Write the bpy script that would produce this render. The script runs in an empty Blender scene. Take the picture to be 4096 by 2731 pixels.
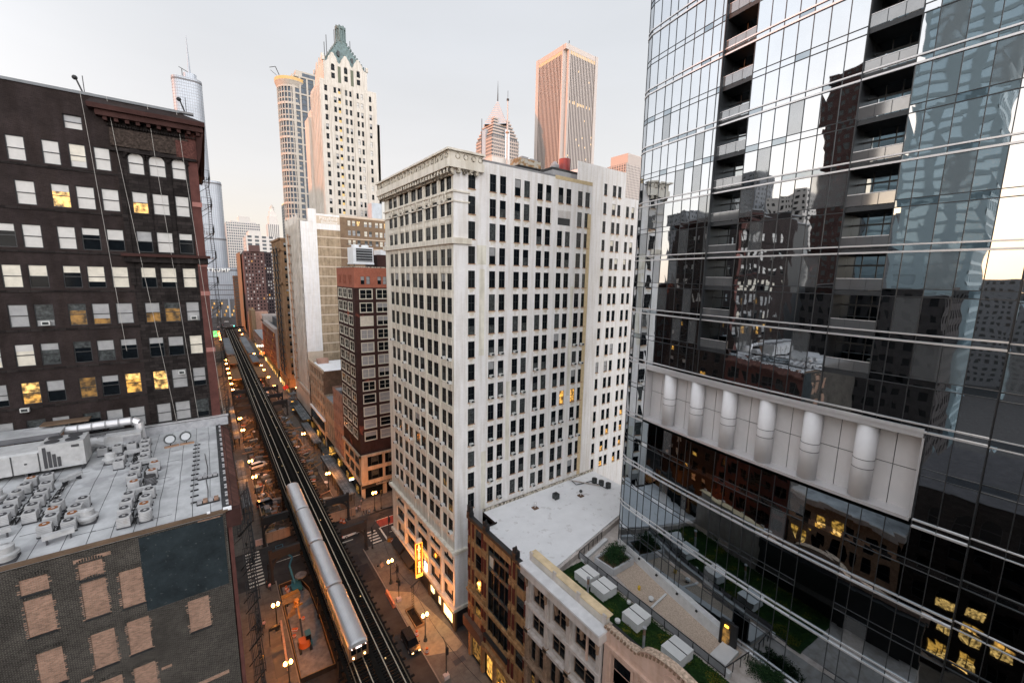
import bpy, math, random
from mathutils import Vector, Matrix
PI = math.pi
rnd = random.Random(11)
SC = bpy.context.scene
COL = SC.collection
CAM = Vector((0, 0, 63.5))

# ------------------------------------------------------------------ materials
MATS = {}
def _ramp(nt, fac, stops):
    r = nt.nodes.new('ShaderNodeValToRGB')
    e = r.color_ramp.elements
    while len(e) < len(stops): e.new(0.5)
    for i, (p, c) in enumerate(stops):
        e[i].position = p; e[i].color = (c[0], c[1], c[2], 1)
    nt.links.new(fac, r.inputs[0])
    return r.outputs[0]
def _mul(nt, a, b):
    m = nt.nodes.new('ShaderNodeMix'); m.data_type = 'RGBA'; m.blend_type = 'MULTIPLY'; m.inputs[0].default_value = 1
    nt.links.new(a, m.inputs[6]); nt.links.new(b, m.inputs[7]); return m.outputs[2]
def _mix(nt, f, a, b):
    m = nt.nodes.new('ShaderNodeMix'); m.data_type = 'RGBA'
    for s, i in ((f, 0), (a, 6), (b, 7)):
        if hasattr(s, 'links'): nt.links.new(s, m.inputs[i])
        elif i == 0: m.inputs[0].default_value = s
        else: m.inputs[i].default_value = (s[0], s[1], s[2], 1)
    return m.outputs[2]
def mat(name, col=(.5, .5, .5), rough=.8, metal=0, var=.15, vs=.6, streak=0, brick=None, tile=None, emis=None, es=0,
        bump=0, bs=3., spot=None, spec=None, wave=None, lines=None):
    if name in MATS: return MATS[name]
    m = bpy.data.materials.new(name); m.use_nodes = True; MATS[name] = m
    nt = m.node_tree; N = nt.nodes; Lk = nt.links
    b = N['Principled BSDF']
    b.inputs['Roughness'].default_value = rough; b.inputs['Metallic'].default_value = metal
    if spec is None and rough >= .75 and not metal: spec = .12
    if spec is not None: b.inputs['Specular IOR Level'].default_value = spec
    geo = N.new('ShaderNodeNewGeometry'); pos = geo.outputs['Position']
    base = N.new('ShaderNodeRGB'); base.outputs[0].default_value = (*col, 1); c = base.outputs[0]
    hsrc = None
    if brick or tile:
        uv = N.new('ShaderNodeTexCoord').outputs['UV']
        bt = N.new('ShaderNodeTexBrick')
        w, h, ms, mc, cv = brick or tile
        bt.offset = 0.5 if brick else 0
        bt.inputs['Scale'].default_value = 1
        bt.inputs['Brick Width'].default_value = w; bt.inputs['Row Height'].default_value = h
        bt.inputs['Mortar Size'].default_value = ms; bt.inputs['Mortar Smooth'].default_value = .2
        bt.inputs['Color1'].default_value = (*[x * (1 - cv) for x in col], 1)
        bt.inputs['Color2'].default_value = (*[min(1, x * (1 + cv)) for x in col], 1)
        bt.inputs['Mortar'].default_value = (*mc, 1)
        Lk.new(uv, bt.inputs['Vector']); c = bt.outputs['Color']
    if var:
        n = N.new('ShaderNodeTexNoise'); n.inputs['Scale'].default_value = vs; n.inputs['Detail'].default_value = 6
        n.inputs['Roughness'].default_value = .65; Lk.new(pos, n.inputs['Vector'])
        c = _mul(nt, c, _ramp(nt, n.outputs[0], [(.3, (1 - var,) * 3), (.7, (1 + var,) * 3)]))
    if streak:
        mp = N.new('ShaderNodeMapping'); mp.inputs['Scale'].default_value = (1.1, 1.1, .09); Lk.new(pos, mp.inputs['Vector'])
        n = N.new('ShaderNodeTexNoise'); n.inputs['Scale'].default_value = 1.3; n.inputs['Detail'].default_value = 5; Lk.new(mp.outputs[0], n.inputs['Vector'])
        s = 1 - streak
        c = _mul(nt, c, _ramp(nt, n.outputs[0], [(.42, (1, 1, 1)), (.66, (s, s * .97, s * .92))]))
    if spot:
        sc_, th, c2 = spot
        n = N.new('ShaderNodeTexNoise'); n.inputs['Scale'].default_value = sc_; n.inputs['Detail'].default_value = 5; Lk.new(pos, n.inputs['Vector'])
        f = _ramp(nt, n.outputs[0], [(th, (0, 0, 0)), (th + .06, (1, 1, 1))])
        c = _mix(nt, f, c, c2)
    if lines:   # fine ribs: (axis, period, dark)
        ax, per, dk = lines
        sp = N.new('ShaderNodeSeparateXYZ'); Lk.new(pos, sp.inputs[0])
        a = N.new('ShaderNodeMath'); a.operation = 'DIVIDE'; a.inputs[1].default_value = per; Lk.new(sp.outputs[ax], a.inputs[0])
        a2 = N.new('ShaderNodeMath'); a2.operation = 'FRACT'; Lk.new(a.outputs[0], a2.inputs[0])
        c = _mul(nt, c, _ramp(nt, a2.outputs[0], [(.12, (dk,) * 3), (.25, (1, 1, 1))]))
    Lk.new(c, b.inputs['Base Color'])
    if wave:
        sc_, st = wave
        n = N.new('ShaderNodeTexNoise'); n.inputs['Scale'].default_value = sc_; n.inputs['Detail'].default_value = 1; Lk.new(pos, n.inputs['Vector'])
        bp = N.new('ShaderNodeBump'); bp.inputs['Strength'].default_value = st; bp.inputs['Distance'].default_value = 1; Lk.new(n.outputs[0], bp.inputs['Height']); Lk.new(bp.outputs[0], b.inputs['Normal'])
    elif bump:
        n = N.new('ShaderNodeTexNoise'); n.inputs['Scale'].default_value = bs; n.inputs['Detail'].default_value = 6; Lk.new(pos, n.inputs['Vector'])
        bp = N.new('ShaderNodeBump'); bp.inputs['Strength'].default_value = bump; bp.inputs['Distance'].default_value = .1; Lk.new(n.outputs[0], bp.inputs['Height']); Lk.new(bp.outputs[0], b.inputs['Normal'])
    if emis:
        b.inputs['Emission Color'].default_value = (*emis, 1); b.inputs['Emission Strength'].default_value = es
    return m
def lit(name, col, st, scale=1.2):
    """a lit room behind glass: warm light broken into furniture-dark and lamp-bright patches"""
    if name in MATS: return MATS[name]
    m = mat(name, (.05, .04, .03), .2, var=0, emis=col, es=st)
    nt = m.node_tree; g = nt.nodes.new('ShaderNodeNewGeometry'); n = nt.nodes.new('ShaderNodeTexNoise')
    n.inputs['Scale'].default_value = scale; n.inputs['Detail'].default_value = 3; nt.links.new(g.outputs['Position'], n.inputs['Vector'])
    c = _ramp(nt, n.outputs[0], [(.38, tuple(x * .08 for x in col)), (.5, tuple(x * .5 for x in col)), (.64, col)])
    nt.links.new(c, nt.nodes['Principled BSDF'].inputs['Emission Color']); return m

# ------------------------------------------------------------------ mesh builder
BOXF = [(0, 3, 2, 1), (4, 5, 6, 7), (0, 1, 5, 4), (1, 2, 6, 5), (2, 3, 7, 6), (3, 0, 4, 7)]
class MB:
    def __init__(s): s.v = []; s.f = []; s.m = []; s.mats = []
    def mi(s, m):
        if m not in s.mats: s.mats.append(m)
        return s.mats.index(m)
    def face(s, pts, m):
        i = len(s.v); s.v.extend(tuple(p) for p in pts); s.f.append(tuple(range(i, i + len(pts)))); s.m.append(s.mi(m))
    def hexa(s, p, m):
        i = len(s.v); s.v.extend(tuple(q) for q in p); k = s.mi(m)
        for f in BOXF: s.f.append(tuple(i + j for j in f)); s.m.append(k)
    def box(s, x0, x1, y0, y1, z0, z1, m, T=None):
        if x0 > x1: x0, x1 = x1, x0
        if y0 > y1: y0, y1 = y1, y0
        if z0 > z1: z0, z1 = z1, z0
        p = [(x0, y0, z0), (x1, y0, z0), (x1, y1, z0), (x0, y1, z0), (x0, y0, z1), (x1, y0, z1), (x1, y1, z1), (x0, y1, z1)]
        if T: p = [T(*q) for q in p]
        s.hexa(p, m)
    def rbox(s, c, L, W, Hh, ang, m, tilt=0):
        """box centred on c, turned about z by ang and raised along its length by tilt"""
        Rm = Matrix.Rotation(ang, 4, 'Z') @ Matrix.Rotation(-tilt, 4, 'Y')
        p = [Vector(c) + Rm @ Vector((a * L / 2, b * W / 2, d * Hh / 2)) for d in (-1, 1) for a, b in ((-1, -1), (1, -1), (1, 1), (-1, 1))]
        s.hexa(p, m)
    def beam(s, a, b, w, h, m):
        a, b = Vector(a), Vector(b); d = (b - a)
        if d.length < 1e-6: return
        d.normalize(); up = Vector((0, 0, 1)) if abs(d.z) < .98 else Vector((0, 1, 0))
        r = d.cross(up).normalized(); u = r.cross(d)
        p = []
        for q in (a, b): p += [q - r * w / 2 - u * h / 2, q + r * w / 2 - u * h / 2, q + r * w / 2 + u * h / 2, q - r * w / 2 + u * h / 2]
        s.hexa(p, m)
    def cyl(s, x, y, z0, z1, r, m, n=12, r2=None, T=None, cap=True):
        r2 = r if r2 is None else r2; i = len(s.v); k = s.mi(m)
        for z, q in ((z0, r), (z1, r2)):
            for j in range(n):
                a = 2 * PI * j / n; p = (x + q * math.cos(a), y + q * math.sin(a), z); s.v.append(tuple(T(*p)) if T else p)
        for j in range(n): s.f.append((i + j, i + (j + 1) % n, i + n + (j + 1) % n, i + n + j)); s.m.append(k)
        if cap:
            s.f.append(tuple(i + j for j in range(n))[::-1]); s.m.append(k); s.f.append(tuple(i + n + j for j in range(n))); s.m.append(k)
    def lathe(s, x, y, prof, m, n=12):
        for (z0, r0), (z1, r1) in zip(prof, prof[1:]): s.cyl(x, y, z0, z1, max(r0, 1e-3), m, n, max(r1, 1e-3), cap=False)
        s.cyl(x, y, prof[-1][0] - .001, prof[-1][0], max(prof[-1][1], 1e-3), m, n)
    def ball(s, c, r, m, n=10, k=6, sz=1):
        pr = [(c[2] - r * sz * math.cos(PI * i / k), r * math.sin(PI * i / k)) for i in range(k + 1)]
        for (z0, r0), (z1, r1) in zip(pr, pr[1:]): s.cyl(c[0], c[1], z0, z1, max(r0, 1e-4), m, n, max(r1, 1e-4), cap=False)
    def tube(s, pts, r, m, n=6):
        for a, b in zip(pts, pts[1:]):
            a, b = Vector(a), Vector(b); d = b - a; L = d.length
            if L < 1e-6: continue
            q = d.to_track_quat('Z', 'Y').to_matrix().to_4x4(); q.translation = a
            s.cyl(0, 0, 0, L, r, m, n, T=lambda x, y, z: q @ Vector((x, y, z)))
    def prism(s, poly, z0, z1, m, top=True, mt=None):
        n = len(poly); i = len(s.v); k = s.mi(m)
        s.v += [(p[0], p[1], z0) for p in poly] + [(p[0], p[1], z1) for p in poly]
        for j in range(n): s.f.append((i + j, i + (j + 1) % n, i + n + (j + 1) % n, i + n + j)); s.m.append(k)
        if top: s.f.append(tuple(i + n + j for j in range(n))); s.m.append(s.mi(mt or m)); s.f.append(tuple(i + j for j in range(n))[::-1]); s.m.append(k)
    def build(s, name, parent=None, smooth=False):
        off = parent_loc(parent)
        me = bpy.data.meshes.new(name)
        me.from_pydata([(a - off[0], b - off[1], c - off[2]) for a, b, c in s.v], [], s.f)
        for m in s.mats: me.materials.append(m)
        me.polygons.foreach_set('material_index', s.m)
        uvl = me.uv_layers.new(name='UVMap'); uvs = []
        V = s.v
        for p in me.polygons:
            nx, ny, nz = map(abs, p.normal)
            for vi in p.vertices:
                x, y, z = V[vi]
                if nz >= nx and nz >= ny: uvs += (x, y)
                elif nx > ny: uvs += (y, z)
                else: uvs += (x, z)
        uvl.data.foreach_set('uv', uvs)
        if smooth: me.polygons.foreach_set('use_smooth', [True] * len(me.polygons))
        me.update()
        o = bpy.data.objects.new(name, me); COL.objects.link(o)
        if parent is not None: o.parent = parent
        return o
WLOC = {}
def parent_loc(p):
    o = Vector((0, 0, 0))
    while p is not None: o = o + p.location; p = p.parent
    return o
def tag(o, label=None, cat=None, group=None, kind=None):
    if label: o['label'] = label
    if cat: o['category'] = cat
    if group: o['group'] = group
    if kind: o['kind'] = kind
    return o
def thing(name, label, cat, loc=(0, 0, 0), group=None, rz=0):
    o = bpy.data.objects.new(name, None); o.empty_display_size = .5; COL.objects.link(o); o.location = loc; o.rotation_euler.z = rz
    return tag(o, label, cat, group)
KIDS = {}
def dup(root, loc, rz=0, label=None, group=None, sc=None):
    if root.name not in KIDS:
        KIDS[root.name] = [(c, [g for g in bpy.data.objects if g.parent == c]) for c in bpy.data.objects if c.parent == root]
    r = root.copy(); COL.objects.link(r); r.location = loc; r.rotation_euler = (0, 0, rz)
    if sc: r.scale = sc
    if label: r['label'] = label
    if group: r['group'] = group
    for c, gs in KIDS[root.name]:
        k = c.copy(); COL.objects.link(k); k.parent = r
        for g in gs: q = g.copy(); COL.objects.link(q); q.parent = k
    return r
def struct(mb, name): return tag(mb.build(name), kind='structure')
def text(s, name, parent, loc, rot, size, m, ext=.05, sx=1, al='CENTER', body_sp=1):
    cu = bpy.data.curves.new(name, 'FONT'); cu.body = s; cu.size = size; cu.extrude = ext; cu.align_x = al; cu.materials.append(m); cu.space_character = body_sp; cu.space_line = .95
    cu.resolution_u = 2; cu.offset = size * .022
    tmp = bpy.data.objects.new('tmp', cu); me = bpy.data.meshes.new_from_object(tmp); bpy.data.objects.remove(tmp)
    if not me.materials: me.materials.append(m)
    o = bpy.data.objects.new(name, me); COL.objects.link(o); off = parent_loc(parent)
    o.parent = parent; o.location = Vector(loc) - off; o.rotation_euler = rot; o.scale = (sx, 1, 1); return o

# ------------------------------------------------------------------ walls and windows
def W_(ax, pl):
    """(u, z, d) -> world, d inwards from the wall face"""
    if ax == 'S': return lambda u, z, d: (u, pl + d, z)
    if ax == 'W': return lambda u, z, d: (pl + d, u, z)
    if ax == 'E': return lambda u, z, d: (pl - d, u, z)
    if ax == 'N': return lambda u, z, d: (u, pl - d, z)
def wall(mb, ax, pl, u0, u1, z0, z1, rects, m, depth=.3, rm=None):
    P = W_(ax, pl); rm = rm or m
    us = sorted({round(x, 3) for x in [u0, u1] + [a for r in rects for a in r[:2]] if u0 <= x <= u1})
    zs = sorted({round(x, 3) for x in [z0, z1] + [a for r in rects for a in r[2:4]] if z0 <= x <= z1})
    for za, zb in zip(zs, zs[1:]):
        zc = (za + zb) / 2; row = [r for r in rects if r[2] < zc < r[3]]; start = None
        for i, (a, b) in enumerate(zip(us, us[1:])):
            c = (a + b) / 2; hole = any(r[0] < c < r[1] for r in row)
            if not hole and start is None: start = a
            if start is not None and (hole or i == len(us) - 2):
                e = a if hole else b
                mb.face([P(start, za, 0), P(e, za, 0), P(e, zb, 0), P(start, zb, 0)], m); start = None
    for r in rects:
        a, b, c, d = r[:4]
        for q in (((a, c), (b, c)), ((b, c), (b, d)), ((b, d), (a, d)), ((a, d), (a, c))):
            (p0, q0), (p1, q1) = q
            mb.face([P(p0, q0, 0), P(p1, q1, 0), P(p1, q1, depth), P(p0, q0, depth)], rm)
def emit_window(mb, T, w, h, st):
    """double-hung or fixed window; st = (kind, frame, upper, lower)"""
    kind, fm, um, lm = st[:4]; f = .07 if w < 1.6 else .09
    if fm is F_WHITE:
        for q in ((-.16, .02, -.16, h + .16), (w - .02, w + .16, -.16, h + .16), (0, w, -.16, .02), (0, w, h - .02, h + .16)): mb.box(q[0], q[1], -(st[6] if len(st) > 6 else .16), .0, q[2], q[3], fm, T)
    if kind == 'flat':
        mb.face([T(0, 0, 0), T(w, 0, 0), T(w, 0, h), T(0, 0, h)], um); return
    def b(x0, x1, z0, z1, o=.07): mb.box(x0, x1, -o, .02, z0, z1, fm, T)
    b(0, f, 0, h); b(w - f, w, 0, h); b(f, w - f, 0, f); b(f, w - f, h - f, h)
    hm = h * (.5 if kind != 'tall' else .62)
    def g(x0, x1, z0, z1, y, m): mb.face([T(x0, y, z0), T(x1, y, z0), T(x1, y, z1), T(x0, y, z1)], m)
    if kind in ('dh', 'tall', 'grid'):
        b(f, w - f, hm - .04, hm + .04, .05)
        g(f, w - f, f, hm, 0, lm); g(f, w - f, hm, h - f, -.03, um)
        if kind == 'grid':
            b(w / 2 - .02, w / 2 + .02, f, h - f, .045)
    elif kind in ('b3', 'b7'):     # roller blind drawn part of the way
        zb = h * (.68 if kind == 'b3' else .28)
        b(f, w - f, hm - .04, hm + .04, .06)
        g(f, w - f, f, zb, 0, lm); g(f, w - f, zb, h - f, -.03, um)
    elif kind == 'pair':       # two double-hung sashes side by side
        b(w / 2 - .07, w / 2 + .07, f, h - f)
        for x0, x1 in ((f, w / 2 - .07), (w / 2 + .07, w - f)):
            g(x0, x1, f, hm, 0, lm); g(x0, x1, hm, h - f, -.03, um); b(x0, x1, hm - .03, hm + .03, .05)
    elif kind == 'trip':
        for t in (.27, .73): b(w * t - .06, w * t + .06, f, h - f)
        g(f, w - f, f, h - f, 0, lm); g(w * .27, w * .73, h * .35, h - f, -.02, um)
    elif kind == 'arch':
        n = 10; r = w / 2; zc = h - r
        b(f, w - f, hm - .05, hm + .05, .05)
        g(f, w - f, f, hm, 0, lm)
        arc = [T(r + (r - f) * math.cos(PI * i / n), -.03, zc + (r - f) * math.sin(PI * i / n)) for i in range(n + 1)]
        mb.face([T(f, -.03, hm), T(w - f, -.03, hm)] + arc, um)
        sp = st[4]
        for i in range(n):      # wall corners above the arch
            a0, a1 = PI * i / n, PI * (i + 1) / n
            x0, z0, x1, z1 = r + r * math.cos(a0), zc + r * math.sin(a0), r + r * math.cos(a1), zc + r * math.sin(a1)
            mb.face([T(x0, -.16, z0), T(x1, -.16, z1), T(x1, -.16, h), T(x0, -.16, h)], sp)
    if len(st) > 4 and kind != 'arch' and st[4]:
        mb.box(-.08, w + .08, -st[5] - .07, .02, -.13, 0, st[4], T)
WCACHE = {}
ROT = {'S': 0, 'W': -PI / 2, 'E': PI / 2, 'N': PI}
def place_windows(root, wins, cap=100, name='window'):
    """wins: (ax, plane, depth, u0, u1, z0, z1, style). The nearest are parts of their own."""
    def orig(w):
        ax, pl, d, u0, u1, z0, z1, st = w
        return {'S': (u0, pl + d, z0), 'W': (pl + d, u1, z0), 'E': (pl - d, u0, z0), 'N': (u1, pl - d, z0)}[ax]
    def key(w): o = orig(w); r = Vector(o) - CAM; return r.length
    wins = sorted(wins, key=key); off = parent_loc(root); made = []
    for w in wins[:cap]:
        ax, pl, d, u0, u1, z0, z1, st = w
        k = (round(u1 - u0, 2), round(z1 - z0, 2), st)
        if k not in WCACHE:
            mb = MB(); emit_window(mb, lambda x, y, z: (x, y, z), u1 - u0, z1 - z0, st); o = mb.build(name); WCACHE[k] = o.data
            bpy.data.objects.remove(o)
        o = bpy.data.objects.new(name, WCACHE[k]); COL.objects.link(o); o.parent = root
        o.location = Vector(orig(w)) - off; o.rotation_euler.z = ROT[ax]; made.append(o)
    if len(wins) > cap:
        mb = MB()
        for w in wins[cap:]:
            ax, pl, d, u0, u1, z0, z1, st = w; o = orig(w); c, s = math.cos(ROT[ax]), math.sin(ROT[ax])
            emit_window(mb, lambda x, y, z, o=o, c=c, s=s: (o[0] + x * c - y * s, o[1] + x * s + y * c, o[2] + z), u1 - u0, z1 - z0, st)
        q = mb.build(name, root); q['kind'] = 'stuff'
    return made

# ------------------------------------------------------------------ shared materials
G_DARK = mat('dark_glass', (.006, .008, .010), .10, var=.3, vs=2, spec=.10)
G_BLUE = mat('blue_glass', (.03, .045, .06), .08, var=.2, spec=.9)
G_GREY = mat('grey_glass', (.055, .06, .06), .2, var=.7, vs=3, spec=.15)
BLIND = mat('pale_blind', (.52, .505, .48), .45, var=.08, vs=1.5)
BLIND2 = mat('grey_blind', (.30, .30, .30), .4, var=.15, vs=1.5)
BLIND3 = mat('cream_blind', (.62, .575, .48), .45, var=.15, vs=1.5)
LIT_Y = lit('lit_room_yellow', (1., .50, .09), 1.5, 1.6)
LIT_W = lit('lit_room_warm', (1., .58, .17), 2.0, 2.2)
LIT_D = lit('lit_room_dim', (.9, .45, .09), .40, 1.8)
LIT_S = mat('shop_glow', (.3, .2, .1), .4, var=.3, vs=2, emis=(1., .70, .30), es=3.2)
F_BLACK = mat('black_frame', (.018, .02, .022), .45, var=.1)
F_WHITE = mat('cream_frame', (.62, .58, .48), .6, var=.1)
STEEL_B = mat('black_iron', (.012, .012, .013), .55, var=.2, vs=3)
# ------------------------------------------------------------------ camera, sun, sky
def setup():
    yaw, pitch, roll = 0.636574, -0.153138, 0.0179844
    cy, sy, cp, sp, cr, sr = math.cos(yaw), math.sin(yaw), math.cos(pitch), math.sin(pitch), math.cos(roll), math.sin(roll)
    fwd = Vector((sy * cp, cy * cp, sp)); right = Vector((cy, -sy, 0)); up = right.cross(fwd)
    r2 = right * cr + up * sr; u2 = up * cr - right * sr
    c = bpy.data.cameras.new('camera'); o = bpy.data.objects.new('camera', c); COL.objects.link(o)
    o.matrix_world = Matrix(((r2.x, u2.x, -fwd.x, 0), (r2.y, u2.y, -fwd.y, 0), (r2.z, u2.z, -fwd.z, 63.5), (0, 0, 0, 1)))
    c.sensor_width = 36; c.lens = 36 * 1655 / 4096; c.clip_start = .3; c.clip_end = 6000
    SC.camera = o
    az, el = math.radians(284), math.radians(4.5)      # where the sun stands: low in the west-southwest
    L = bpy.data.lights.new('sun', 'SUN'); L.energy = 3.4; L.angle = math.radians(1.0); L.color = (1., .30, .09)
    s = bpy.data.objects.new('sun', L); COL.objects.link(s)
    d = Vector((math.sin(az) * math.cos(el), math.cos(az) * math.cos(el), math.sin(el)))
    s.rotation_euler = d.to_track_quat('Z', 'Y').to_euler()
    w = bpy.data.worlds.new('World'); SC.world = w; w.use_nodes = True; nt = w.node_tree; N = nt.nodes; Lk = nt.links
    bg = N['Background']
    sky = N.new('ShaderNodeTexSky'); sky.sky_type = 'NISHITA'; sky.sun_disc = False; sky.sun_elevation = el; sky.sun_rotation = az
    sky.air_density = 1; sky.dust_density = 1.5
    bg.inputs['Strength'].default_value = .05; Lk.new(sky.outputs[0], bg.inputs['Color'])
    tc = N.new('ShaderNodeTexCoord'); sx = N.new('ShaderNodeSeparateXYZ'); Lk.new(tc.outputs['Generated'], sx.inputs[0])
    # a pale dusk gradient by elevation, with brightness added west and south to light walls and glass
    colr = _ramp(nt, sx.outputs[2], [(0, (.90, .775, .655)), (.07, (.865, .79, .73)), (.2, (.815, .79, .79)), (.45, (.715, .728, .76)), (1., (.58, .61, .66))])
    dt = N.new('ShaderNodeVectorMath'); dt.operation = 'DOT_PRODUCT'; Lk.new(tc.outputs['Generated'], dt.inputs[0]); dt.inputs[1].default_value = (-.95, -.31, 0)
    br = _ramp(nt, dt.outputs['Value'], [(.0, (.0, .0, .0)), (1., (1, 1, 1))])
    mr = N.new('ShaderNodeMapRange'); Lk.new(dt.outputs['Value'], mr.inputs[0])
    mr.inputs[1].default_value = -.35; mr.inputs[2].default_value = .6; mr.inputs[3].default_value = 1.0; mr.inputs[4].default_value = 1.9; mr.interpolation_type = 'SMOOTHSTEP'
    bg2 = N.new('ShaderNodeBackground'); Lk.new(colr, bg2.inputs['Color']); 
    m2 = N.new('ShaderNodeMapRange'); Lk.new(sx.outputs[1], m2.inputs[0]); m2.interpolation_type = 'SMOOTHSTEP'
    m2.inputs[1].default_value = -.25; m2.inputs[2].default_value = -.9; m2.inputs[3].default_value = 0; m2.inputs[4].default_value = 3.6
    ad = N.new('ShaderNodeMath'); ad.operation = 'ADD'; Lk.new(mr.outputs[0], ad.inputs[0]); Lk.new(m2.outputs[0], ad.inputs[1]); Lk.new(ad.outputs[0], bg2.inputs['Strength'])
    cn = N.new('ShaderNodeTexNoise'); cn.inputs['Scale'].default_value = 2.2; cn.inputs['Detail'].default_value = 4; mp = N.new('ShaderNodeMapping'); mp.inputs['Scale'].default_value = (1, 1, 4); Lk.new(tc.outputs['Generated'], mp.inputs[0]); Lk.new(mp.outputs[0], cn.inputs['Vector'])
    c2 = _mul(nt, colr, _ramp(nt, cn.outputs[0], [(.35, (.99, .985, .98)), (.65, (1.035, 1.03, 1.03))])); Lk.new(c2, bg2.inputs['Color'])
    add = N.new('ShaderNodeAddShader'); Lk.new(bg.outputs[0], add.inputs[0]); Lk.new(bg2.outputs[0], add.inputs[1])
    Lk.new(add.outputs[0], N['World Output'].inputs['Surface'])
    vs = SC.view_settings; vs.view_transform = 'Standard'; vs.look = 'None'; vs.gamma = 1; vs.exposure = 0.0; vs.use_curve_mapping = False
    SC.render.engine = 'CYCLES'; cc = SC.cycles
    cc.use_denoising = True; cc.max_bounces = 6; cc.diffuse_bounces = 3; cc.glossy_bounces = 4; cc.transmission_bounces = 2
    cc.caustics_reflective = False; cc.caustics_refractive = False; cc.sample_clamp_indirect = 4; cc.use_light_tree = True
    cc.adaptive_threshold = .02
setup()

# ------------------------------------------------------------------ the white corner building
WHITE = mat('white_glazed_brick', (.84, .82, .81), .7, var=.05, vs=.25, streak=.15, brick=(.42, .15, .012, (.66, .64, .62), .03), bump=.15, bs=6)
CREAM = mat('cream_terracotta', (.74, .69, .60), .6, var=.07, vs=.5, streak=.22, bump=.2, bs=4)
CREAM_D = mat('soot_stained_terracotta', (.50, .45, .37), .75, var=.4, vs=1.6, spot=(2.2, .52, (.10, .085, .07)))
RUST = mat('rusty_sill', (.42, .26, .17), .85, var=.3, vs=3)
ROOF_G = mat('grey_roofing', (.26, .26, .265), .85, var=.25, vs=.8)
TAN_P = mat('tan_painted_patch', (.62, .49, .30), .8, var=.15, vs=1.5)
def white_building():
    t = thing('office_building', 'tall white corner office building with ornate cream cornice and rows of dark sash windows', 'building', (31.7, 58.7, 0))
    w = MB()
    kS = [77.25 - 3.866 * k for k in range(19)]
    colS = [(34.35, 35.65)]
    for c in (40., 45.05, 50., 55., 60.): colS += [(c - 1.62, c - .38), (c + .38, c + 1.62)]
    rects = []; wins = []
    def style(k, r):
        x = rnd.random()
        if k > 9 and x < .018: um = lm = LIT_Y
        elif x < .05: um, lm = BLIND2, G_DARK
        elif x < .17: um, lm = G_GREY, G_GREY
        elif x < .30: um, lm = G_DARK, G_GREY
        elif x < .27: um, lm = BLIND3, BLIND2
        else: um, lm = G_DARK, G_DARK
        return ('grid' if x > .3 else 'dh', F_BLACK, um, lm, RUST, .14)
    for ci, (a, b) in enumerate(colS):
        for k, z in enumerate(kS):
            if ci > 0 and k > 15: continue
            if k == 18: continue
            if ci in (7, 8) and k == 1:
                if ci == 7: rects.append((53.4, 56.6, z - .1, z + 2.5))
                continue
            rects.append((a, b, z - .05, z + 2.7)); wins.append(('S', 58.7, .12, a, b, z - .05, z + 2.7, style(k, ci)))
    w1 = w
    wall(w1, 'S', 58.7, 31.7, 62.2, 4.4, 81.6, rects, WHITE, .15)
    # wing, set back
    wr = []
    for (a, b) in ((70.4, 71.35), (73.2, 74.3), (74.95, 76.0), (78.0, 79.0), (79.9, 80.9), (83., 83.9)):
        for k in range(-1, 16):
            z = 77.4 - 3.9 * k
            if k == -1 and a > 77: continue
            wr.append((a, b, z, z + 2.4)); x = rnd.random()
            up = LIT_W if x < .02 and k < 3 else (BLIND3 if x < .35 and k < 4 else G_DARK)
            lou = x > .9 and 3 < k < 10
            wins.append(('S', 63.0, .12, a, b, z, z + 2.4, ('dh', F_BLACK, BLIND2 if lou else up, BLIND2 if lou else (LIT_Y if (k > 11 and x < .3) else G_DARK), RUST, .14)))
    wall(w1, 'S', 63.0, 62.2, 77.4, 4, 86.9, [r for r in wr if r[0] < 77], WHITE, .15)
    wall(w1, 'S', 63.003, 77.4, 86, 4, 81.6, [r for r in wr if r[0] > 77], WHITE, .15)
    w1.box(66.6, 77.4, 63.25, 80, 81.5, 86.88, WHITE); w1.box(62.2, 86, 63.35, 93, 4, 81.4, WHITE)
    w1.face([(62.2, 58.7, 4), (62.2, 63.0, 4), (62.2, 63.0, 81.6), (62.2, 58.7, 81.6)], WHITE)
    # west front
    bays = [(59.15, 63.35), (63.95, 69.05), (69.65, 75.15), (75.75, 80.85), (81.6, 86.6)]
    wrc = []
    for (a, b) in bays:
        mid = (a + b) / 2
        for k in range(16):
            z = 76.8 - 3.866 * k
            for (p, q) in ((a + .18, mid - .2), (mid + .2, b - .18)):
                wrc.append((p, q, z, z + 2.62)); x = rnd.random()
                st = ('pair', F_BLACK, G_GREY if x < .12 else (BLIND2 if x < .14 else G_DARK), LIT_D if (k > 8 and x > .965) else (G_GREY if x > .86 else G_DARK), None, 0)
                wins.append(('W', 31.7, .2, p, q, z, z + 2.62, st))
        for z in (12.5, 8.75, 5.0):
            wrc.append((a + .15, b - .15, z, z + 2.75)); x = rnd.random()
            wins.append(('W', 31.7, .4, a + .15, b - .15, z, z + 2.75, ('trip', F_BLACK, BLIND3 if x < .35 else BLIND2 if x < .6 else G_DARK, G_DARK, None, 0)))
    wall(w1, 'W', 31.7, 58.7, 88.9, 4.4, 79.6, wrc, CREAM, .4)
    w1.face([(31.7, 88.9, 4.4), (62, 88.9, 4.4), (62, 88.9, 81), (31.7, 88.9, 81)], WHITE)
    w1.build('wall', t)
    # inner core stops light leaking through and carries the roof
    r = MB(); r.box(32.6, 61.9, 59.5, 88.5, 80.0, 80.5, ROOF_G); r.box(32.4, 62.1, 58.9, 59.3, 80.5, 81.75, WHITE)
    r.box(36.6, 52.5, 58.72, 59.1, 81.62, 81.95, ROOF_G); r.box(52.5, 62.2, 58.66, 59.1, 81.3, 81.95, TAN_P); r.build('roof', t)
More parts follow.
